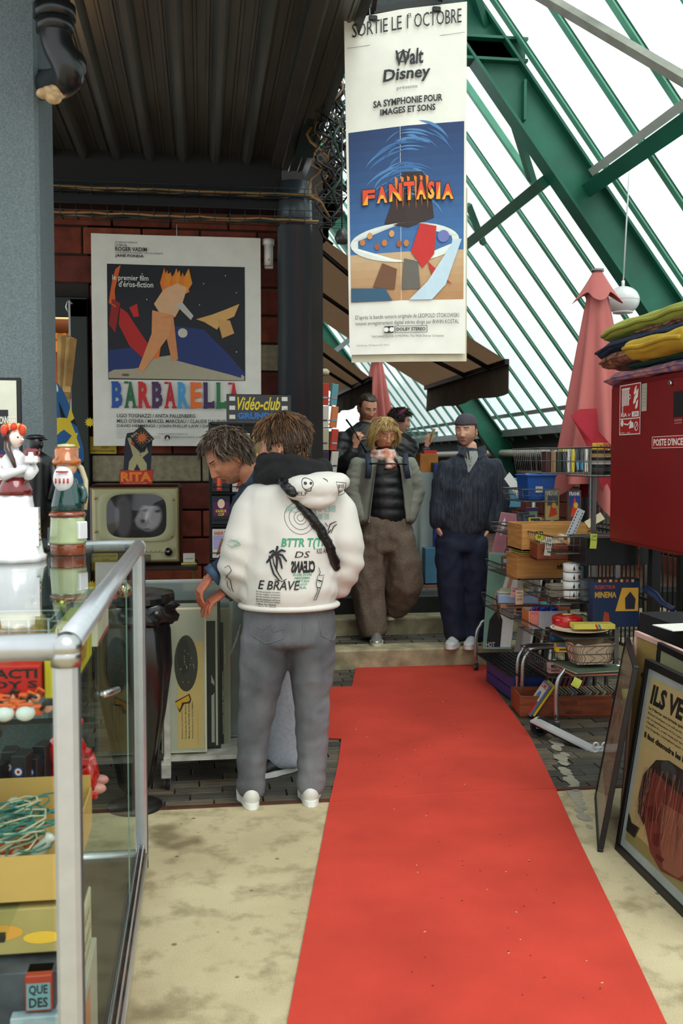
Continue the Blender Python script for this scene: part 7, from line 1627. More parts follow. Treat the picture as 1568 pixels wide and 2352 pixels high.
def shoe(root,ankle,toe_dir,s,um,sm,z0,name='shoe',lace=None,height=.085):
 f=Vector((toe_dir[0],toe_dir[1],0)).normalized();r=Vector((f.y,-f.x,0));a=Vector((ankle[0],ankle[1],z0));up=Vector((0,0,1))
 R=Matrix((r,f,up)).transposed();b=MB();L_=root.matrix_basis.translation
 def e(t,z,w,l,h):b.ell(a+f*t*s+up*z*s,(w*s,l*s,h*s),M['black'],20,12,R)
 e(-.035,.050,.037,.042,.046);e(-.02,.035,.040,.055,.030);e(.05,.040,.044,.10,.034);e(.12,.032,.048,.085,.030);e(.155,.030,.043,.055,.024)
 b.tube([a+up*.05*s-f*.015*s,a+up*(height-.01)*s-f*.012*s,a+up*(height+.008)*s-f*.010*s],[(.036*s,.046*s),(.036*s,.044*s),(.038*s,.046*s)],M['black'],20,ref=r);b.tube([a+up*.055*s+f*.02*s,a+up*.045*s+f*.10*s],[.034*s,.03*s],M['black'],16)
 me=evalmesh(b,.0065,2);
 for v in me.vertices:v.co.z=max(v.co.z,z0+.010);v.co=v.co-L_
 me.materials.clear();me.materials.append(um);me.polygons.foreach_set('use_smooth',[True]*len(me.polygons));me.name=name;o=bpy.data.objects.new(name,me);C.objects.link(o);o.parent=root
 b=MB();out=[]
 for k in range(32):
  an=2*PI*k/32;t=.062+.146*math.cos(an);w=(.052 if t>.05 else .043)*math.copysign(abs(math.sin(an))**.75,math.sin(an));out.append((t*s,w*s))
 b.prism(out,sm,a+up*.001-L_,f,Vector((-f.y,f.x,0)),h=.026*s);sl_=bpy.data.objects.new('sole',b.mesh('sole'));C.objects.link(sl_);sl_.parent=o
 if lace:
  b=MB()
  for k in range(4):
   t=(.045+.022*k);z=.082-.008*k;b.tube([a+f*t*s-r*.024*s+up*(z-.014)*s,a+f*t*s+up*z*s,a+f*t*s+r*.024*s+up*(z-.014)*s],.003*s,lace,6)
  b.v=[v-L_ for v in b.v];b.build('laces',o)
 return o
def person(label,x,y,z):return thing('person',label,'person',(x,y,z))
def body_of(root,parts,hb,skm):
 b=MB()
 for pts,rad,ref in parts:seg(b,pts,rad,ref,k=16)
 me=evalmesh(b,.018,3);o=MB();addmesh(o,me,skm)
 off=len(o.v);o.v+=hb.v
 for m in hb.mats:o.mi(m)
 for f,m,sm_ in zip(hb.f,hb.m,hb.sm):o.f.append([off+i for i in f]);o.m.append(o.mi(hb.mats[m]));o.sm.append(sm_)
 return o.build('body',root,world=True)
def Q(Y0):
 k=Y0/2287*1.0
 return(lambda px,py,dy=0:PY(px,py,Y0)+Vector((0,dy,0))),k
# ------------------------------------------------------------------ A: person in the printed white hoodie, seen from behind
RS=1.07;Y0=4.42;q,k=Q(Y0);Xr=Vector((1,0,0))
A=person('person in printed white hoodie and grey jeans standing with back to us',q(650,1850).x,Y0+.03,0)
skA=skin('a',(206,150,118));hb=MB();HM=frameM(q(652,1022,.02),(-.88,.40,-.10));add_head(hb,HM,1.04,skA,mat('lip_a',(170,90,80),.5),mat('brow_a',(70,48,32),.8))
legL=[(q(612,1470),.105),(q(606,1520),.098),(q(594,1600),.078),(q(581,1700),.062),(q(577,1760),.057),(q(577,1815),.055)]
legR=[(q(712,1470),.105),(q(716,1520),.094),(q(716,1600),.074),(q(716,1700),.065),(q(716,1760),.058),(q(713,1810),.056)]
body_of(A,[([p for p,r in legL],[r*.8 for p,r in legL],Xr),([p for p,r in legR],[r*.8 for p,r in legR],Xr),([q(664,1460),q(664,1380),q(668,1250),q(672,1140),q(672,1115)],[(.16,.1),(.14,.1),(.17,.1),(.17,.08),(.07,.06)],Xr),([q(672,1130),q(662,1085),q(654,1050,.02)],[.062,.056,.055],Xr),([q(590,1160),q(550,1280),q(585,1375,.2)],[.05,.042,.035],None),([q(760,1160),q(800,1290),q(765,1375,.2)],[.05,.042,.035],None)],hb,skA)
b=MB()
seg(b,[q(664,1398),q(664,1430),q(664,1470)],[(.184,.125),(.192,.135),(.196,.135)],Xr)
for l in(legL,legR):seg(b,[p for p,r in l],[(r,r*1.08)for p,r in l],Xr)
jm=mat('grey_denim',(126,128,132),.85,0,.3,4,.5,300,rgb2=(66,68,72),stretch=(1,1,.5))
def exA(p,n):
 z=p.z;d=0
 if z<.45:d+=.006*noise.noise(Vector((p.x*5,p.y*5,z*26)))*min(1,(.45-z)*6)
 return d
jeans=fuse(b,'jeans',A,jm,.011,2,foldfn(.009,5,2,((1.2,1,2),(2,1,2.5))),exA)
# pockets and seams as stitched ridges on the seat
bvhj=BVHTree.FromPolygons([v.co+A.matrix_basis.translation for v in jeans.data.vertices],[tuple(p.vertices)for p in jeans.data.polygons])
def castY(bv,x,z,y0=3.2,lift=.002):
 h=bv.ray_cast(Vector((x,y0,z)),Vector((0,1,0)))
 return(h[0]-Vector((0,lift,0)))if h[0]is not None else None
def stitch(bv,pxs,name,parent,m,r=.0016,Yp=Y0):
 pts=[]
 for(a,c)in pxs:p=PY(a,c,Yp);h=castY(bv,p.x,p.z);pts.append(h if h is not None else None)
 pts=[p for p in pts if p is not None]
 if len(pts)>1:b=MB();b.tube(pts,r,m,5);b.build(name,parent,world=True)
def lerp_px(pl,n=5):
 out=[]
 for(a,c)in zip(pl[:-1],pl[1:]):
  for i in range(n):out.append((a[0]+(c[0]-a[0])*i/n,a[1]+(c[1]-a[1])*i/n))
 return out+[pl[-1]]
sm1=mat('seam_grey',(120,120,124),.8)
stitch(bvhj,lerp_px([(574,1408),(571,1446),(606,1466),(645,1453),(654,1408)]),'pocket_seam',A,sm1);stitch(bvhj,lerp_px([(724,1400),(731,1450),(760,1465),(769,1452)]),'pocket_seam',A,sm1)
stitch(bvhj,lerp_px([(690,1406),(688,1440),(684,1475)]),'yoke_seam',A,sm1);stitch(bvhj,lerp_px([(578,1422),(600,1436),(618,1424),(622,1440),(650,1430)]),'pocket_stitch',A,sm1,.001)
# hoodie
b=MB()
seg(b,[q(674,1085,.02),q(672,1112,.01),q(670,1140),q(668,1200),q(665,1290),q(662,1350),q(663,1385)],[(.075,.075),(.135,.105),(.188,.13),(.205,.15),(.205,.165),(.203,.168),(.192,.15)],Xr)
armL=[(q(600,1135,.02),.07),(q(577,1180),.078),(q(556,1240,-.02),.080),(q(546,1300,.0),.078),(q(546,1345,.07),.068),(q(572,1375,.14),.05)]
armR=[(q(745,1128,.02),.07),(q(772,1175),.082),(q(786,1235,-.02),.086),(q(790,1295,.0),.080),(q(780,1340,.06),.066),(q(760,1368,.12),.05)]
for l in(armL,armR):seg(b,[p for p,r in l],[(r*.92,r)for p,r in l])
wm_=mat('white_fleece',(214,210,202),.9,0,.04,4,.15,400)
def exH(p,n):
 d=0
 if p.z<1.25 and abs(p.x-A.location.x-.02)>.18:d+=.005*math.sin(p.z*75+p.x*30)*max(0,min(1,(1.25-p.z)*5))
 return d
hood=fuse(b,'hoodie',A,wm_,.012,4,foldfn(.014,3.2,7,((1.2,1,1.6),(2,1,1))),exH)
b=MB();b.tube([q(664,1388)+Vector((.208*math.cos(a),-.0+.162*math.sin(a),.0))for a in[i*2*PI/48 for i in range(48)]],[(.014,.022)]*48,wm_,10,closed=True,ref=Vector((0,0,1)).cross(Vector((1,0,0)))*0+Vector((0,0,1)));b.build('rib_hem',A,world=True)
b=MB();
for(px,py,dy,rx,ry,rz)in((712,1118,-.17,.134,.062,.056),(735,1108,-.14,.113,.072,.048),(690,1112,-.14,.096,.062,.041),(720,1142,-.175,.08,.046,.043),(760,1106,-.10,.065,.06,.037)):b.ell(q(px,py,dy),(rx,ry,rz),M['black'],20,12,Matrix.Rotation(-.08,3,'Y'))
hd=fuse(b,'hood',A,wm_,.010,4,foldfn(.006,7,3))
b=MB();cc=q(676,1086,.0)
for i,(rx,ry,dz,tl,r_)in enumerate(((.134,.105,.0,.12,.042),(.128,.10,.037,.16,.036),(.145,.115,-.03,.1,.036))):
 pts=[cc+Vector((rx*math.cos(a),ry*math.sin(a),dz-tl*rx*math.cos(a)*1.0+.008*math.sin(3*a+i)))for a in[k_*2*PI/40 for k_ in range(40)]];b.tube(pts,[r_*(1+.12*math.sin(k_*1.3+i))for k_ in range(40)],M['black'],14,closed=True)
fuse(b,'scarf',A,mat('black_knit',(20,20,22),.95,0,.2,20,.5,300),.009,3,foldfn(.006,9,5))
def bvh_of(o,root):return BVHTree.FromPolygons([v.co+root.matrix_basis.translation for v in o.data.vertices],[tuple(p.vertices)for p in o.data.polygons])
bvH=bvh_of(hood,A);bvHd=bvh_of(hd,A)
pts=[]
for(a_,c_)in lerp_px([(632,1090),(652,1118),(690,1165),(722,1205),(748,1250),(764,1295)],6):
 p=PY(a_,c_,Y0);h1=castY(bvH,p.x,p.z,lift=.010);h2=castY(bvHd,p.x,p.z,lift=.010)if c_<1135 and a_<660 else None
 h=h1 if h2 is None or(h1 is not None and h1 .y<h2 .y)else h2
 if h is not None:pts.append(h)
b=MB();
for i,p in enumerate(pts):
 b.ell(p+Vector((0.004*math.sin(i*2.1),.004,.003*math.cos(i*1.7))),(.030,.016,.020),M['black'],12,8,Matrix.Rotation(.9+.3*math.sin(i*1.3),3,'Y'))
b.tube(pts,(.02),M['black'],8)if False else b.tube(pts,.018,M['black'],8)
fuse(b,'bag_strap',A,mat('black_nylon',(16,16,18),.35,0,.2,30,.5,60),.007,1,foldfn(.003,20,1))
# prints on the back of the hoodie, laid on its surface square-on to the back
class BackPrint(Print):
 def pt(s,x,y,l):
  p=PY(x,y,Y0);h=castY(s.bv,p.x,p.z,lift=l+.0012);return h if h is not None else Vector((p.x,Y0-.17,p.z))
def bp_new(bv=None):P=BackPrint((0,0,0),(1,0,0),(0,0,1));P.bv=bv or bvH;P.w=P.h=1;P.lift=0;return P
P=bp_new();K_=(26,24,26);Gn=(64,150,116);Gl=(150,190,180)
def circ(cx,cy,r,t,col,n=40,ir=0):
 rn=random.Random(int(cx+r));s_=[1+ir*math.sin(3*a*2*PI/n+cx)for a in range(n)]
 l=P.nxt();vs=[]
 for k_ in range(n):a=2*PI*k_/n;vs+=[P.pt(cx+(r-t)*s_[k_]*math.cos(a),cy+(r-t)*s_[k_]*math.sin(a),l),P.pt(cx+r*s_[k_]*math.cos(a),cy+r*s_[k_]*math.sin(a),l)]
 P.b.add(vs,[(2*k_,2*((k_+1)%n),2*((k_+1)%n)+1,2*k_+1)for k_ in range(n)],flat(*col))
for r_ in(8,15,26,36):circ(682,1184,r_,.9,(70,66,70),ir=.03)
def stroke(pl,t,col=K_):
 l=P.nxt();pl=lerp_px(pl,4);n=len(pl);vs=[]
 for i,(x,y)in enumerate(pl):
  a=pl[max(0,i-1)];c=pl[min(n-1,i+1)];dx,dy=c[0]-a[0],c[1]-a[1];qn=math.hypot(dx,dy)or 1;w_=t*(.5+.5*math.sin(PI*(i+.7)/(n+.4)))/2
  vs+=[P.pt(x-dy/qn*w_,y+dx/qn*w_,l),P.pt(x+dy/qn*w_,y-dx/qn*w_,l)]
 P.b.add(vs,[(2*i,2*i+2,2*i+3,2*i+1)for i in range(n-1)],flat(*col))
def ptx(st,x0,y0,x1,y1,col=K_,**k_):P.text(st,x0,y1,x1,y0,col,**k_)
ptx('BTTR T(TR',638,1229,742,1254,Gn,bold=.03,shear=.2);ptx('DS',668,1258,702,1272,shear=.2);ptx('KISS ARE',718,1252,746,1264)
ptx('CLEANS',660,1279,714,1306,flip=True,bold=.05);
for i,st in enumerate(('BRAVE BRAVE','AMBEREMA','HATTR','YOUR','AR')):ptx(st,664+i*3,1307+i*7,706-i*3,1312+i*7,Gn,flip=True,bold=.01)
ptx('E BRAVE',588,1323,680,1343,shear=.25,bold=.01)
for i,st in enumerate(('be the purpose of action','be the subject of interest','be the motion of passion','be an avenue of love','we all strive to adapt','i like to think','i dare to think','i like to think')):ptx(st,584,1347+i*5.6,636-(i>4)*8,1351+i*5.6,bold=.015)
ptx('BEHAVIOUR',648,1158,764,1172,Gl,flip=True);ptx('BE BRAVE',700,1176,748,1188,Gl,flip=True)
stroke([(612,1268),(616,1290),(622,1308),(634,1322)],4);stroke([(619,1266),(622,1285),(630,1304),(640,1320)],3)
for e in((606,1284),(612,1276),(628,1298),(640,1296),(650,1280),(648,1258),(630,1246),(612,1262)):stroke([(626,1264),((626+e[0])/2+2,(1264+e[1])/2-6),e],5)
stroke([(624,1320),(640,1324),(650,1318)],2)
stroke([(722,1294),(726,1306),(722,1312),(736,1312)],1.6);stroke([(720,1312),(716,1330),(720,1345),(710,1366)],1.6);stroke([(734,1314),(730,1330),(722,1350),(716,1366),(710,1366)],1.6);stroke([(719,1322),(730,1326)],3);stroke([(718,1338),(726,1340)],2.2)
stroke([(744,1216),(750,1200),(765,1194)],2.6);stroke([(752,1220),(758,1206),(766,1200)],2.4);stroke([(742,1222),(752,1212)],3);stroke([(744,1205),(738,1196)],2)
stroke([(522,1240),(540,1236),(550,1246),(530,1254),(520,1246)],1.2,Gn);stroke([(526,1234),(546,1244),(526,1252)],1.2,Gn)
stroke([(514,1300),(524,1294),(530,1305),(522,1316),(516,1330)],1.6);stroke([(516,1318),(528,1330),(532,1350),(536,1358)],2);stroke([(520,1330),(522,1345),(530,1356)],1.6)
P.b.build('back_print',A,world=True)
P=bp_new(bvHd);circ(693,1108,13,1.3,K_,ir=.08);stroke([(686,1118),(690,1124),(700,1124),(702,1116)],2);circ(689,1107,3.5,3,K_);circ(701,1107,3,2.6,K_);stroke([(728,1096),(736,1100),(738,1104)],1.6)
stroke([(757,1104),(781,1107),(778,1130),(766,1136),(757,1104)],1.4);ptx('BYE',762,1110,776,1118);ptx('BAD',764,1122,775,1128);ptx('SELF',664,1126,694,1134);P.b.build('hood_print',A,world=True)
hm=[mat('hair_brown_a',(92,62,38),.55,0,.2),mat('hair_dark_a',(54,36,24),.55,0,.2),mat('hair_light_a',(138,98,60),.5,0,.2)]
def mA(d):
 if d.y>.45 and d.z<.35:return 0
 if d.z<-.45:return 0
 if d.y>-.05 and d.z<-.12:return 0
 if abs(d.x)>.8 and-.25<d.y<.3 and d.z<.02:return 0
 return .016+.012*max(0,d.z)+.010*max(0,-d.y)*(d.z>-.1)
b=MB();hair_shell(b,HM,1.04,mA,hm[1]);tufts(b,HM,1.04,mA,lambda d:(d.x*.8,d.y*.9-.1,-.9+.5*d.z),1700,lambda d:(.016 if abs(d.x)>.5 else .03)if d.z<.25 else(.045 if d.z<.6 else .07),hm,3,.0036,.15,.12,4,.06)
tufts(b,HM,1.04,lambda d:mA(d)if d.z>.6 else 0,lambda d:(.5,.3,.2),40,.06,hm,5,.002,.0,.6,4,.1);b.build('hair',A,world=True)
for(px,dx)in((575,-.08),(712,.04)):shoe(A,(q(px,1840).x,Y0+.0),(dx,1,0),1.02,mat('white_leather',(206,203,194),.5,0,.05),M['white'],.0,'shoe',None,.11)
RS=1.0
# ------------------------------------------------------------------ B: man in denim jacket bending over the poster bin
Y0B=4.72;q,k=Q(Y0B)
B=person('grey haired man in denim jacket bending over the poster browser',q(660,1790).x,4.95,0)
skB=skin('b',(200,132,98));hb=MB();HMB=frameM(q(527,1050),(-.80,-.22,-.52),(-.25,0,1));add_head(hb,HMB,1.06,skB,mat('lip_b',(150,82,70),.5),mat('brow_b',(70,52,42),.8),stub=mat('stubble',(184,122,92),.7,0,.15,60),closed=False,nose=1.15)
for(wr,di,pn,cu)in((q(482,1312,-.22),(-.62,.0,-.78),(.75,.3,-.55),(.5,.55,.6,.6)),(q(515,1346,-.20),(-.85,-.1,-.52),(.5,.3,-.8),(.35,.4,.45,.5))):
 addmesh(hb,add_hand(wr,di,pn,1.0,cu,(.5,.35),side=-1),skin('hand_b',(186,108,82)))
body_of(B,[([q(640,1600,.2),q(640,1440,.2),q(640,1330,.15),q(610,1200,.05),q(595,1120,.0)],[(.08,.08),(.14,.11),(.15,.11),(.17,.11),(.08,.07)],Xr),([q(596,1118),q(572,1085),q(545,1068)],[.065,.06,.055],None),([q(600,1140,-.1),q(575,1240,-.2),q(484,1311,-.22),q(478,1318,-.22)],[.045,.04,.028,.026],None),([q(600,1150,-.05),q(596,1300,-.2),q(517,1345,-.2),q(512,1348,-.2)],[.045,.04,.028,.026],None),([q(655,1420,.2),q(660,1600,.2),q(650,1770,.22)],[.08,.06,.04],None),([q(640,1420,.3),q(650,1600,.38),q(656,1745,.4)],[.08,.06,.04],None)],hb,skB)
b=MB();
seg(b,[q(650,1400,.18),q(640,1330,.15),q(620,1230,.05),q(606,1150,.0),q(596,1108,.0)],[(.19,.14),(.19,.14),(.19,.14),(.165,.13),(.09,.09)],Xr)
seg(b,[q(592,1135,-.08),q(580,1190,-.12),q(572,1240,-.16),q(530,1280,-.2),q(494,1304,-.22)],[.075,.07,.062,.055,.046]);seg(b,[q(606,1150,-.02),q(610,1250,-.1),q(590,1305,-.15),q(545,1335,-.2),q(522,1344,-.2)],[.075,.066,.06,.054,.046])
dm=mat('dark_denim',(40,56,78),.85,0,.3,8,.6,300,rgb2=(20,28,42))
fuse(b,'denim_jacket',B,dm,.012,3,foldfn(.008,6,4))
b=MB();cl=mat('light_denim',(78,104,134),.85,0,.35,14,.6,300,rgb2=(34,50,72))
pts_=[(604,1040),(590,1062),(574,1092),(560,1112),(580,1118),(600,1100),(612,1070)]
b.prism([((x-560)*k,-(y-1112)*k)for x,y in pts_],cl,q(560,1112,-.10),Vector((.97,-.2,0)),(0,0,1),h=.014);b.build('collar',B,world=True)
for(w0,w1)in((q(497,1302,-.22),q(484,1312,-.22)),(q(530,1340,-.2),q(516,1346,-.2))):
 b=MB();b.tube([w0,w1],[.053,.050],cl,20);b.tube([w1-(w1-w0)*.02,w1],[.046,.044],M['black'],16);b.build('cuff',B,world=True)
b=MB();tl_=[(q(662,1400,.2),.13),(q(660,1500,.2),.12),(q(662,1600,.18),.105),(q(664,1700,.17),.10),(q(662,1768,.17),.105)];seg(b,[p for p,r in tl_],[r for p,r in tl_]);tl_=[(q(640,1400,.35),.12),(q(650,1500,.4),.10),(q(655,1650,.4),.09),(q(658,1745,.4),.09)];seg(b,[p for p,r in tl_],[r for p,r in tl_]);
fuse(b,'sweatpants',B,mat('heather_grey',(172,176,186),.95,0,.1,60,.2,300),.013,4,foldfn(.010,4,9,((1,1,.8),(2,2,1.2))))
shoe(B,(q(655,1775).x,4.86),(-.75,-.35,0),1.0,M['black'],M['white'],0.0);shoe(B,(q(655,1765).x,5.12),(-.8,-.3,0),1.0,M['black'],M['white'],0.0)
hmB=[mat('hair_b1',(84,66,50),.6,0,.2),mat('hair_b2',(58,44,34),.6,0,.2),mat('hair_b3',(132,116,98),.6,0,.2)]
def mB(d):
 if d.y>.62-.2*d.z and d.z<.62:return 0
 if d.z<-.35 or(d.y>.05 and d.z<.12):return 0
 if abs(d.x)>.75 and d.z<.05 and d.y>-.3:return 0
 return .008+.016*max(0,d.z)
b=MB();hair_shell(b,HMB,1.06,mB,hmB[1]);tufts(b,HMB,1.06,mB,lambda d:(d.x*.7,.9*max(0,d.z)-.2,-.6+.2*d.z),1100,.05,hmB,7,.004,.12,.5,4,.22);b.build('hair',B,world=True)
# ------------------------------------------------------------------ C: blonde woman in grey jacket coming down the steps
Y0C=7.62;q,k=Q(Y0C)
Cw=person('blonde woman in glasses and grey jacket walking down the steps',q(870,1480).x,7.6,.14)
skC=skin('c',(216,150,116));hb=MB();HMC=frameM(q(881,998),(.22,-.92,-.24));add_head(hb,HMC,1.02,skC,mat('lip_c',(176,84,70),.5),mat('brow_c',(130,98,66),.8))
body_of(Cw,[([q(885,1230),q(885,1160),q(880,1060),q(880,1045)],[(.15,.1),(.13,.1),(.16,.1),(.08,.07)],Xr),([q(880,1060),q(880,1030,.01)],[.055,.052],None),([q(820,1065),q(805,1130),q(832,1200,-.02)],[.045,.04,.035],None),([q(940,1065),q(962,1130),q(940,1200,-.02)],[.045,.04,.035],None),([q(860,1230),q(856,1340),q(858,1455,-.1)],[.08,.06,.04],None),([q(915,1230),q(925,1320,-.02),q(912,1395,.2)],[.08,.06,.04],None)],hb,skC)
b=MB();seg(b,[q(888,1190),q(886,1230),q(884,1262)],[(.185,.13),(.20,.14),(.205,.14)],Xr)
seg(b,[q(856,1235),q(848,1300),q(845,1370),q(850,1425,-.02),(q(855,1450,-.02))],[(.115,.12),(.12,.13),(.115,.125),(.105,.12),(.105,.115)],Xr)
seg(b,[q(916,1235),q(924,1290,-.04),q(927,1340,-.02),q(921,1375,.06),q(914,1402,.14)],[(.12,.13),(.125,.14),(.13,.14),(.115,.12),(.085,.1)],Xr)
cm_=mat('brown_check',(118,102,86),.9,0,.15,110,.3,300,rgb2=(88,74,62))
fuse(b,'wide_trousers',Cw,cm_,.014,3,foldfn(.024,4,11,((2.2,1.5,.8),(3,2,1.6))))
b=MB();seg(b,[q(884,1035),q(883,1060),q(884,1110),q(888,1160),q(889,1196)],[(.07,.07),(.16,.11),(.17,.13),(.17,.14),(.165,.14)],Xr)
def exV(p,n):return .008*abs(math.sin((p.z-1.0)*38))
fuse(b,'puffer_vest',Cw,mat('black_puffer',(17,18,20),.45,0,.15,10),.012,3,foldfn(.004,8,2),exV)
gj=mat('grey_green_jacket',(134,136,124),.85,0,.12,6,.3,200)
b=MB()
for sg,sh,el,wr in((-1,q(826,1062),q(809,1130),q(832,1192,-.05)),(1,q(934,1062),q(956,1130),q(936,1190,-.05))):
 seg(b,[sh,sh.lerp(el,.5)+Vector((sg*.012,0,0)),el,el.lerp(wr,.6),wr],[.066,.068,.066,.06,.05])
# jacket body open at front: back slab and two front panels
def jacket_open(qf,yc,cx,zt,zb,w0,w1,d0,gap0,gap1,m,name,root,th=.012,fold=None,flare=0):
 b=MB();n,h=40,18;vs=[]
 for lay in(0,1):
  for j in range(h+1):
   c=j/h;z=zt+(zb-zt)*c;w=(w0+(w1-w0)*c)*(.55+.45*min(1,c*6)**.6);g=gap0+(gap1-gap0)*c;d=d0*(.75+.25*min(1,c*4))
   for i in range(n+1):
    a=-PI/2+g+(2*PI-2*g)*i/n;x=(w-lay*th)*math.cos(a);y=(d-lay*th)*math.sin(a);kf=(fold(Vector((x+cx,y,z)))if fold else 0)*(1-lay*.5)
    vs.append(Vector((cx+x*(1+kf*4),yc+y*(1+kf*4),z)))
 N_=(n+1)*(h+1);fs=[]
 for j in range(h):
  for i in range(n):
   a=j*(n+1)+i;fs.append((a,a+1,a+n+2,a+n+1));fs.append((N_+a,N_+a+n+1,N_+a+n+2,N_+a+1))
 for j in range(h):
  for i in(0,n):a=j*(n+1)+i;fs.append((a,a+n+1,N_+a+n+1,N_+a))
 for i in range(n):
  a=i;fs.append((a,N_+a,N_+a+1,a+1));a=h*(n+1)+i;fs.append((a,a+1,N_+a+1,N_+a))
 b.add(vs,fs,m,True);return b.build(name,root,world=True)
fuse(b,'jacket_sleeves',Cw,gj,.012,3,foldfn(.009,7,5))
cxC=q(884,1100).x
jacket_open(q,Y0C+.01,cxC,q(0,1048).z,q(0,1205).z,.215,.235,.165,.42,.68,gj,'jacket',Cw,fold=foldfn(.010,6,8))
for sg,px in((-1,838),(1,925)):b=MB();b.tube([q(px,1042,-.09),q(px-sg*2,1070,-.155),q(px+sg*2,1098,-.17)],[(.022,.009)]*3,mat('navy_strap',(28,40,62),.7),10,ref=Xr);b.build('rucksack_strap',Cw,world=True)
b=MB();b.tube([q(840,1065,-.155),q(870,1064,-.16),q(925,1066,-.16)],.006,M['black'],6);b.build('chest_strap',Cw,world=True)
b=MB();b.ell(q(884,1105,.22),(.15,.09,.24),MC['navy_strap'],24,16);b.build('rucksack',Cw,world=True)
b=MB();sc_=mat('orange_pink_scarf',(226,208,200),.9,0,.3,24,.4,100,rgb2=(206,116,80),detail=1)
cc=q(880,1047)
for i,(rx,ry,dz,r_)in enumerate(((.078,.085,.0,.032),(.07,.08,.035,.026))):b.tube([cc+Vector((rx*math.cos(a),-.01+ry*math.sin(a),dz+.02*math.sin(a)-.012*math.cos(2*a)))for a in[j*2*PI/30 for j in range(30)]],[r_*(1+.15*math.sin(j*1.7))for j in range(30)],M['black'],12,closed=True)
b.ell(q(886,1056,-.12),(.032,.025,.03),M['black']);b.tube([q(886,1060,-.125),q(884,1076,-.14)],[.022,.03],M['black'],10);b.tube([q(890,1060,-.125),q(896,1072,-.14)],[.02,.03],M['black'],10)
fuse(b,'scarf',Cw,sc_,.009,2,foldfn(.006,14,3))
b=MB();gm=mat('gold_wire',(200,160,90),.3,.9)
for sg in(-1,1):b.tube([HMC@(Vector((sg*.031+.019*math.cos(a),.104,-.002+.017*math.sin(a)))*1.02)for a in[j*PI/10 for j in range(20)]],.0018,gm,6,closed=True);b.tube([HMC@Vector((sg*.05,.10,.003)),HMC@Vector((sg*.078,.0,.006))],.0015,gm,5)
b.tube([HMC@Vector((-.012,.108,.0)),HMC@Vector((.012,.108,.0))],.0016,gm,5);b.build('glasses',Cw,world=True)
hc=[mat('hair_blond',(216,186,124),.5,0,.15),mat('hair_blond2',(186,150,90),.5,0,.15),mat('hair_root',(104,80,48),.6,0,.15)]
def mC(d):
 if d.y>.5 and d.z<.42:return 0
 if d.z<-.25 and d.y>-.2:return 0
 if d.z<-.5:return 0
 return .018
b=MB();hair_shell(b,HMC,1.02,mC,hc[1]);tufts(b,HMC,1.02,mC,lambda d:(d.x*.9+(.9 if d.x>0 else-.9)*(d.y>.1),d.y*.2,-1),1400,lambda d:.03 if d.y>.35 and abs(d.x)<.55 else(.12 if d.z<.55 else .085),hc[:2],9,.0045,.3,.08,6,.05);tufts(b,HMC,1.02,lambda d:.02 if d.z>.72 else 0,lambda d:(d.x*1.5,d.y,-.3),160,.06,[hc[2],hc[1]],2,.005,.1,.1);tufts(b,HMC,1.02,lambda d:.02 if d.z>.45 and d.y>.3 else 0,lambda d:(d.x*2.4,.5,-.5),110,.035,hc[:2],4,.004,.1,.2,5,.03);b.build('hair',Cw,world=True)
slv=mat('silver_shoe',(176,176,174),.3,.6,.15,20)
shoe(Cw,(q(860,1470).x,7.52),(-.2,-1,0),.98,slv,M['cream'],.14,lace=M['white']);
s2=shoe(Cw,(q(908,1410).x,7.88),(-.1,-1,0),.98,slv,M['cream'],.28,lace=M['white'])
# ------------------------------------------------------------------ D: young man in backwards cap
Y0D=7.34;q,k=Q(Y0D)
D=person('young man in backwards grey cap and dark pinstripe jacket on the step',q(1065,1480).x,7.34,.14)
skD=skin('d',(220,168,140));hb=MB();HMD=frameM(q(1070,989),(-.52,-.84,-.06));add_head(hb,HMD,1.03,skD,mat('lip_d',(176,104,90),.5),mat('brow_d',(60,42,32),.8),stub=mat('stubble_d',(186,136,110),.65,0,.15,60))
for(wr,di,pn,sd)in((q(1001,1207,-.02),(.35,.1,-.9),(1,0,.2),1),(q(1118,1215,-.02),(-.45,.1,-.85),(-1,0,.2),-1)):addmesh(hb,add_hand(wr,di,pn,.95,(.3,.3,.3,.3),(.3,.2),sd),skD)
body_of(D,[([q(1062,1240),q(1066,1160),q(1078,1060),q(1078,1048)],[(.14,.1),(.13,.1),(.16,.1),(.08,.07)],Xr),([q(1078,1055),q(1080,1020,.01)],[.058,.054],None),([q(1022,1075),q(1008,1140),q(1001,1205,-.02)],[.045,.04,.03],None),([q(1130,1070),q(1146,1150),q(1119,1212,-.02)],[.045,.04,.03],None),([q(1040,1240),q(1040,1350),q(1042,1450)],[.075,.055,.04],None),([q(1088,1240),q(1088,1350),q(1084,1455)],[.075,.055,.04],None)],hb,skD)
b=MB();seg(b,[q(1059,1205),q(1058,1235),q(1058,1260)],[(.165,.125),(.178,.13),(.18,.13)],Xr);seg(b,[q(1034,1240),q(1034,1300),q(1038,1370),q(1042,1430),q(1045,1462,-.03)],[(.105,.12),(.105,.12),(.095,.11),(.08,.1),(.07,.09)],Xr);seg(b,[q(1086,1240),q(1088,1300),q(1088,1370),q(1087,1430),q(1086,1464,-.03)],[(.105,.12),(.105,.12),(.095,.11),(.085,.1),(.078,.09)],Xr)
fuse(b,'trousers',D,mat('indigo_denim',(16,28,54),.8,0,.25,6,.5,250),.013,3,foldfn(.016,5,3,((1.5,1,1),(2,2,1.4))))
b=MB();seg(b,[q(1080,1040),q(1080,1062),q(1076,1110),q(1068,1170),q(1060,1208),q(1060,1222)],[(.075,.08),(.17,.12),(.195,.15),(.19,.16),(.175,.15),(.16,.13)],Xr)
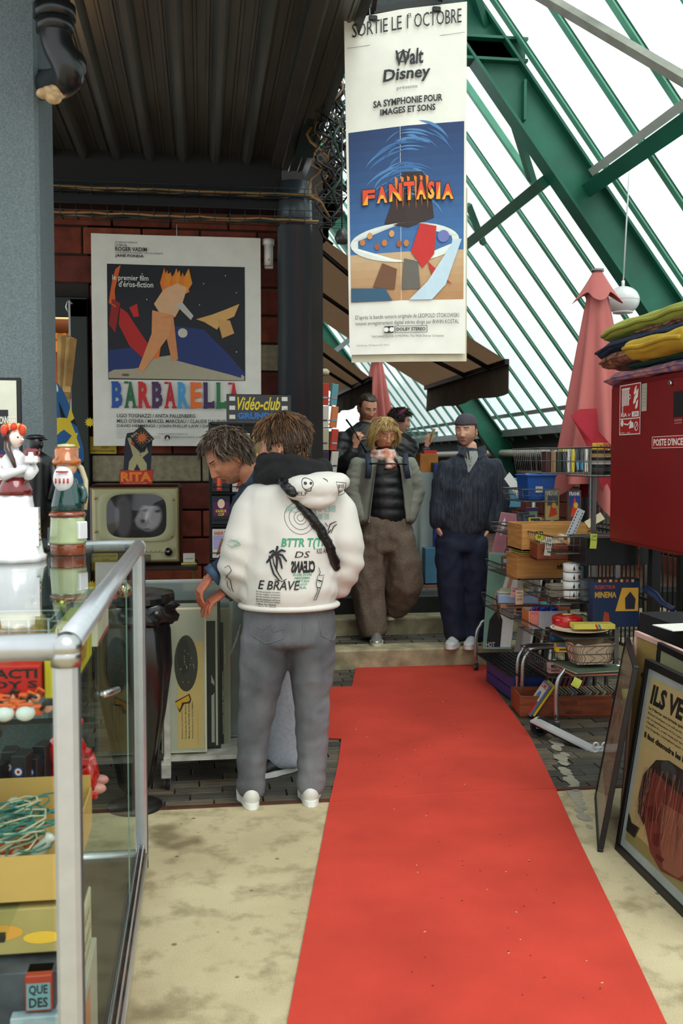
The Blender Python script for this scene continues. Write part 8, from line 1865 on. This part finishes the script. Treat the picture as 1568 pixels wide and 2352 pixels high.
for l in([(q(1030,1070),.072),(q(1014,1110),.074),(q(1010,1150),.070),(q(1003,1190,-.02),.058),(q(1000,1208,-.02),.045)],[(q(1126,1066),.078),(q(1140,1110),.082),(q(1144,1155),.080),(q(1132,1195,-.02),.068),(q(1122,1214,-.02),.05)]):seg(b,[p for p,r in l],[r for p,r in l])
nj=mat('navy_pinstripe',(20,25,36),.8,0,.35,120,.3,200,rgb2=(46,54,68),stretch=(1,1,.02),detail=0)
jk=fuse(b,'jacket',D,nj,.012,3,foldfn(.016,5,14,((1.2,1,1.2),(2,2,1.2))))
b=MB()
for sg in(-1,1):b.grid(lambda a,c:q(1079,1028,-.01)+Vector((sg*(.035+.075*a),-.075-.045*c+.05*a,.0-.09*c*(1-.35*a)+.02*a)),6,6,nj);b.grid(lambda a,c:q(1079,1028,-.003)+Vector((sg*(.11-.075*a),-.075-.045*c+.05*(1-a),.0-.09*c*(1-.35*(1-a))+.02*(1-a))),6,6,nj)
b.build('collar',D,world=True)
bvD=bvh_of(jk,D);pts=[]
b=MB();zt_=[]
for py in range(1052,1224,8):
 p=q(1059 if py>1090 else 1062,py);h=castY(bvD,p.x+.0,p.z,6.5,.003)
 if h is not None:zt_.append(h)
b.tube(zt_,.003,mat('zip',(90,92,92),.4,.6),6);b.build('zip',D,world=True)
b=MB();vs=[]
for j in range(9):
 py=1036+6*j;xa_,xb_=1056+(1063-1056)*j/8,1098-(1098-1065)*j/8
 for i in range(7):p=q(xa_+(xb_-xa_)*i/6,py);h=castY(bvD,p.x,p.z,6.5,.005);vs.append(h if h is not None else q(xa_+(xb_-xa_)*i/6,py,-.07))
b.add(vs,[(j*7+i,j*7+i+1,j*7+i+8,j*7+i+7)for j in range(8)for i in range(6)],mat('grey_tee',(150,154,154),.9,0,.1),True);b.build('grey_tshirt',D,world=True)
b=MB();b.tube([q(1060,1036,-.13),q(1062,1054,-.155),q(1066,1064,-.16),q(1070,1050,-.155),q(1076,1036,-.14)],.0022,mat('gold_chain',(200,170,90),.3,.9),5);b.ell(q(1066,1067,-.16),(.006,.003,.009),MC['gold_chain'],8,6);b.build('necklace',D,world=True)
b=MB();capm=mat('washed_grey_cap',(72,68,76),.9,0,.15,12,.3,200)
hair_shell(b,HMD,1.03,lambda d:.012 if d.z>(.30 if d.y>0 else .10)else 0,capm,wob=.001);b.build('cap',D,world=True)
b=MB();b.grid(lambda a,c:HMD@Vector(((a-.5)*.14*(1-.25*c*c),-.095-.075*c+.03*(2*a-1)**2*(1-c),.02-.05*c-.012*(2*a-1)**2)),12,6,capm);b.grid(lambda a,c:HMD@Vector(((.5-a)*.14*(1-.25*c*c),-.095-.075*c+.03*(2*a-1)**2*(1-c),.016-.05*c-.012*(2*a-1)**2)),12,6,capm);b.build('cap_peak',D,world=True)
b=MB();b.tube([HMD@Vector((.03*math.cos(a),.098-.012*math.sin(a),.046+.03*math.sin(a)))for a in[j*PI/10 for j in range(11)]],.004,M['black'],6);b.build('cap_strap',D,world=True)
def mD(d):return .003 if(-.28<d.z<.32 and d.y<.25 and not(abs(d.x)>.8 and-.25<d.y<.2 and d.z<0))or(-.4<d.z<=-.28 and d.y<-.4)else 0
b=MB();hair_shell(b,HMD,1.03,mD,mat('hair_d',(48,34,26),.8,0,.2),wob=.0008);b.build('hair',D,world=True)
for(px,Yf)in((1043,7.33),(1082,7.30)):shoe(D,(q(px,1460).x,Yf),(-.45,-1,0),1.02,mat('pale_grey_leather',(186,188,190),.5,0,.12,10,rgb2=(220,220,220)),M['white'],.14,lace=M['white'])
# ------------------------------------------------------------------ E: woman in black coat
Y0E=8.75;q,k=Q(Y0E)
E=person('woman in black coat with pulled back hair holding her bag strap',q(815,1400).x,8.75,.43)
skE=skin('e',(212,150,120));hb=MB();HME=frameM(q(843,937),(.24,-.88,-.34));add_head(hb,HME,1.03,skE,mat('lip_e',(170,90,84),.5),mat('brow_e',(44,30,24),.8))
addmesh(hb,add_hand(q(808,1022,-.22),(.25,-.1,.95),(.5,.8,0),1.0,(.9,1.0,1.1,1.1),(.5,.4),1),skE)
body_of(E,[([q(820,1300),q(820,1150),q(838,1005),q(840,990)],[(.14,.1),(.14,.1),(.16,.1),(.08,.07)],Xr),([q(840,1000),q(843,962,.01)],[.052,.048],None),([q(785,1010),q(775,1090,-.1),q(806,1028,-.22)],[.045,.04,.028],None),([q(880,1010),q(890,1090),q(885,1160)],[.045,.04,.03],None),([q(800,1290),q(800,1383)],[.07,.04],None),([q(845,1290),q(845,1383)],[.07,.04],None)],hb,skE)
b=MB();seg(b,[q(838,978),q(836,1000),q(826,1060),q(820,1150),q(816,1260),q(816,1330)],[(.09,.08),(.19,.13),(.22,.17),(.23,.18),(.23,.18),(.22,.17)],Xr)
seg(b,[q(790,1005),q(772,1050,-.06),q(774,1080,-.12),q(794,1055,-.2),q(804,1036,-.22)],[.085,.085,.08,.065,.05]);seg(b,[q(876,1010),q(886,1080),q(884,1150)],[.08,.075,.06])
fuse(b,'coat',E,mat('black_coat',(18,20,23),.55,0,.2,5),.014,3,foldfn(.012,5,6))
b=MB();b.tube([q(790,965,-.13),q(806,990,-.19),q(812,1005,-.24),q(826,1030,-.24),q(836,1050,-.22)],.009,M['blackg'],8);b.build('bag_strap',E,world=True)
for x_ in(800,845):
 b=MB();seg(b,[q(x_,1300),q(x_,1378)],[.085,.07]);fuse(b,'trouser_leg',E,MC['black_coat'],.015,2)
 shoe(E,(q(x_,1383).x,8.75),(.1,-1,0),.95,M['black'],M['black'],.425)
he=mat('hair_e',(58,40,28),.45,0,.2)
def mE(d):
 if d.y>.35 and d.z<.62:return 0
 if d.z<-.4 or(d.y>.1 and d.z<.0):return 0
 if abs(d.x)>.8 and d.z<.08 and d.y>-.25:return 0
 return .008
b=MB();hair_shell(b,HME,1.03,mE,he,wob=.001);tufts(b,HME,1.03,mE,lambda d:(-d.x*.2,-1,.1),300,.06,[he],4,.0022,0,.05);b.ell(HME@Vector((0,-.12,.03)),.035,he,14,10);b.build('hair',E,world=True)
# ------------------------------------------------------------------ F: person with red headband holding up a telephone
Y0F=10.1;q,k=Q(Y0F)
F=person('dark haired person in red headband holding up a phone, farthest back',q(925,1380).x,10.1,.43)
skF=skin('f',(206,150,128));hb=MB();HMF=frameM(q(917,968),(.93,-.30,-.12));add_head(hb,HMF,1.03,skF,mat('lip_f',(180,100,90),.5),mat('brow_f',(40,28,22),.8))
addmesh(hb,add_hand(q(975,1022,-.1),(.35,0,.93),(.4,.8,0),.95,(.5,.5,.55,.6),(.5,.4),1),skF)
body_of(F,[([q(925,1300),q(925,1150),q(922,1030),q(920,1015)],[(.14,.1),(.14,.1),(.16,.1),(.08,.07)],Xr),([q(920,1025),q(916,990)],[.052,.048],None),([q(940,1040),q(948,1085,-.05),q(972,1030,-.1)],[.045,.04,.028],None),([q(900,1290),q(900,1362)],[.07,.04],None),([q(945,1290),q(945,1362)],[.07,.04],None)],hb,skF)
b=MB();seg(b,[q(918,1002),q(920,1022),q(922,1080),q(924,1180),q(924,1300)],[(.08,.08),(.18,.13),(.19,.15),(.19,.15),(.19,.15)],Xr);seg(b,[q(938,1040),q(948,1078,-.06),q(962,1050,-.1),q(973,1033,-.1)],[.075,.07,.055,.045])
fuse(b,'puffer_jacket',F,MC['black_puffer'],.014,2,foldfn(.008,9,2),lambda p,n:.006*abs(math.sin(p.z*50+p.x*30)))
for x_ in(900,945):
 b=MB();seg(b,[q(x_,1290),q(x_,1355)],[.085,.07]);fuse(b,'trouser_leg',F,MC['black_coat'],.015,2);shoe(F,(q(x_,1362).x,10.1),(.6,-1,0),.95,M['black'],M['black'],.425)
hf=[mat('hair_f',(34,24,20),.6,0,.2),mat('hair_f2',(62,42,30),.6,0,.2)]
def mF(d):
 if d.y>.5 and d.z<.5:return 0
 if d.z<-.4 or(d.y>.1 and d.z<-.1):return 0
 if abs(d.x)>.8 and d.z<.0 and d.y>-.25:return 0
 return .022
b=MB();hair_shell(b,HMF,1.03,mF,hf[0],wob=.012);tufts(b,HMF,1.03,mF,lambda d:(d.x,d.y*.5+.2,-.6),500,.05,hf,8,.006,.1,.7,5,.5);b.build('hair',F,world=True)
b=MB();b.tube([HMF@Vector((.108*math.cos(a)*.93,.0+.055*math.sin(a)+.01,.078+.05*math.sin(a)))for a in[j*2*PI/30 for j in range(30)]],[(.020,.008)]*30,mat('red_headband',(150,40,44),.8,0,.5,40,rgb2=(40,40,90),detail=1),8,closed=True,ref=Vector((0,0,1)));b.build('headband',F,world=True)
ph=q(986,1000,-.12);t=thing('smartphone','yellow cased smartphone held up by the person in the headband','phone',tuple(ph));b=MB();R=Matrix.Rotation(.35,3,'Y');b.box((0,0,0),(.012,.07,.14),mat('phone_yellow',(190,150,40),.4),R,.004);b.build('case',t);b=MB();b.box(R@Vector((-.0065,0,0)),(.001,.062,.13),M['blackg'],R);b.build('screen',t)
# handbag of the woman in black
hq=PY(838,1052,8.5);t=thing('handbag','small black handbag hanging at the chest of the woman in black','handbag',tuple(hq));b=MB();b.box((0,0,-.06),(.16,.07,.12),M['blackg'],None,.02);b.build('body',t);b=MB();b.box((0,-.037,-.04),(.03,.006,.02),M['chrome'],None,.003);b.build('clasp',t)
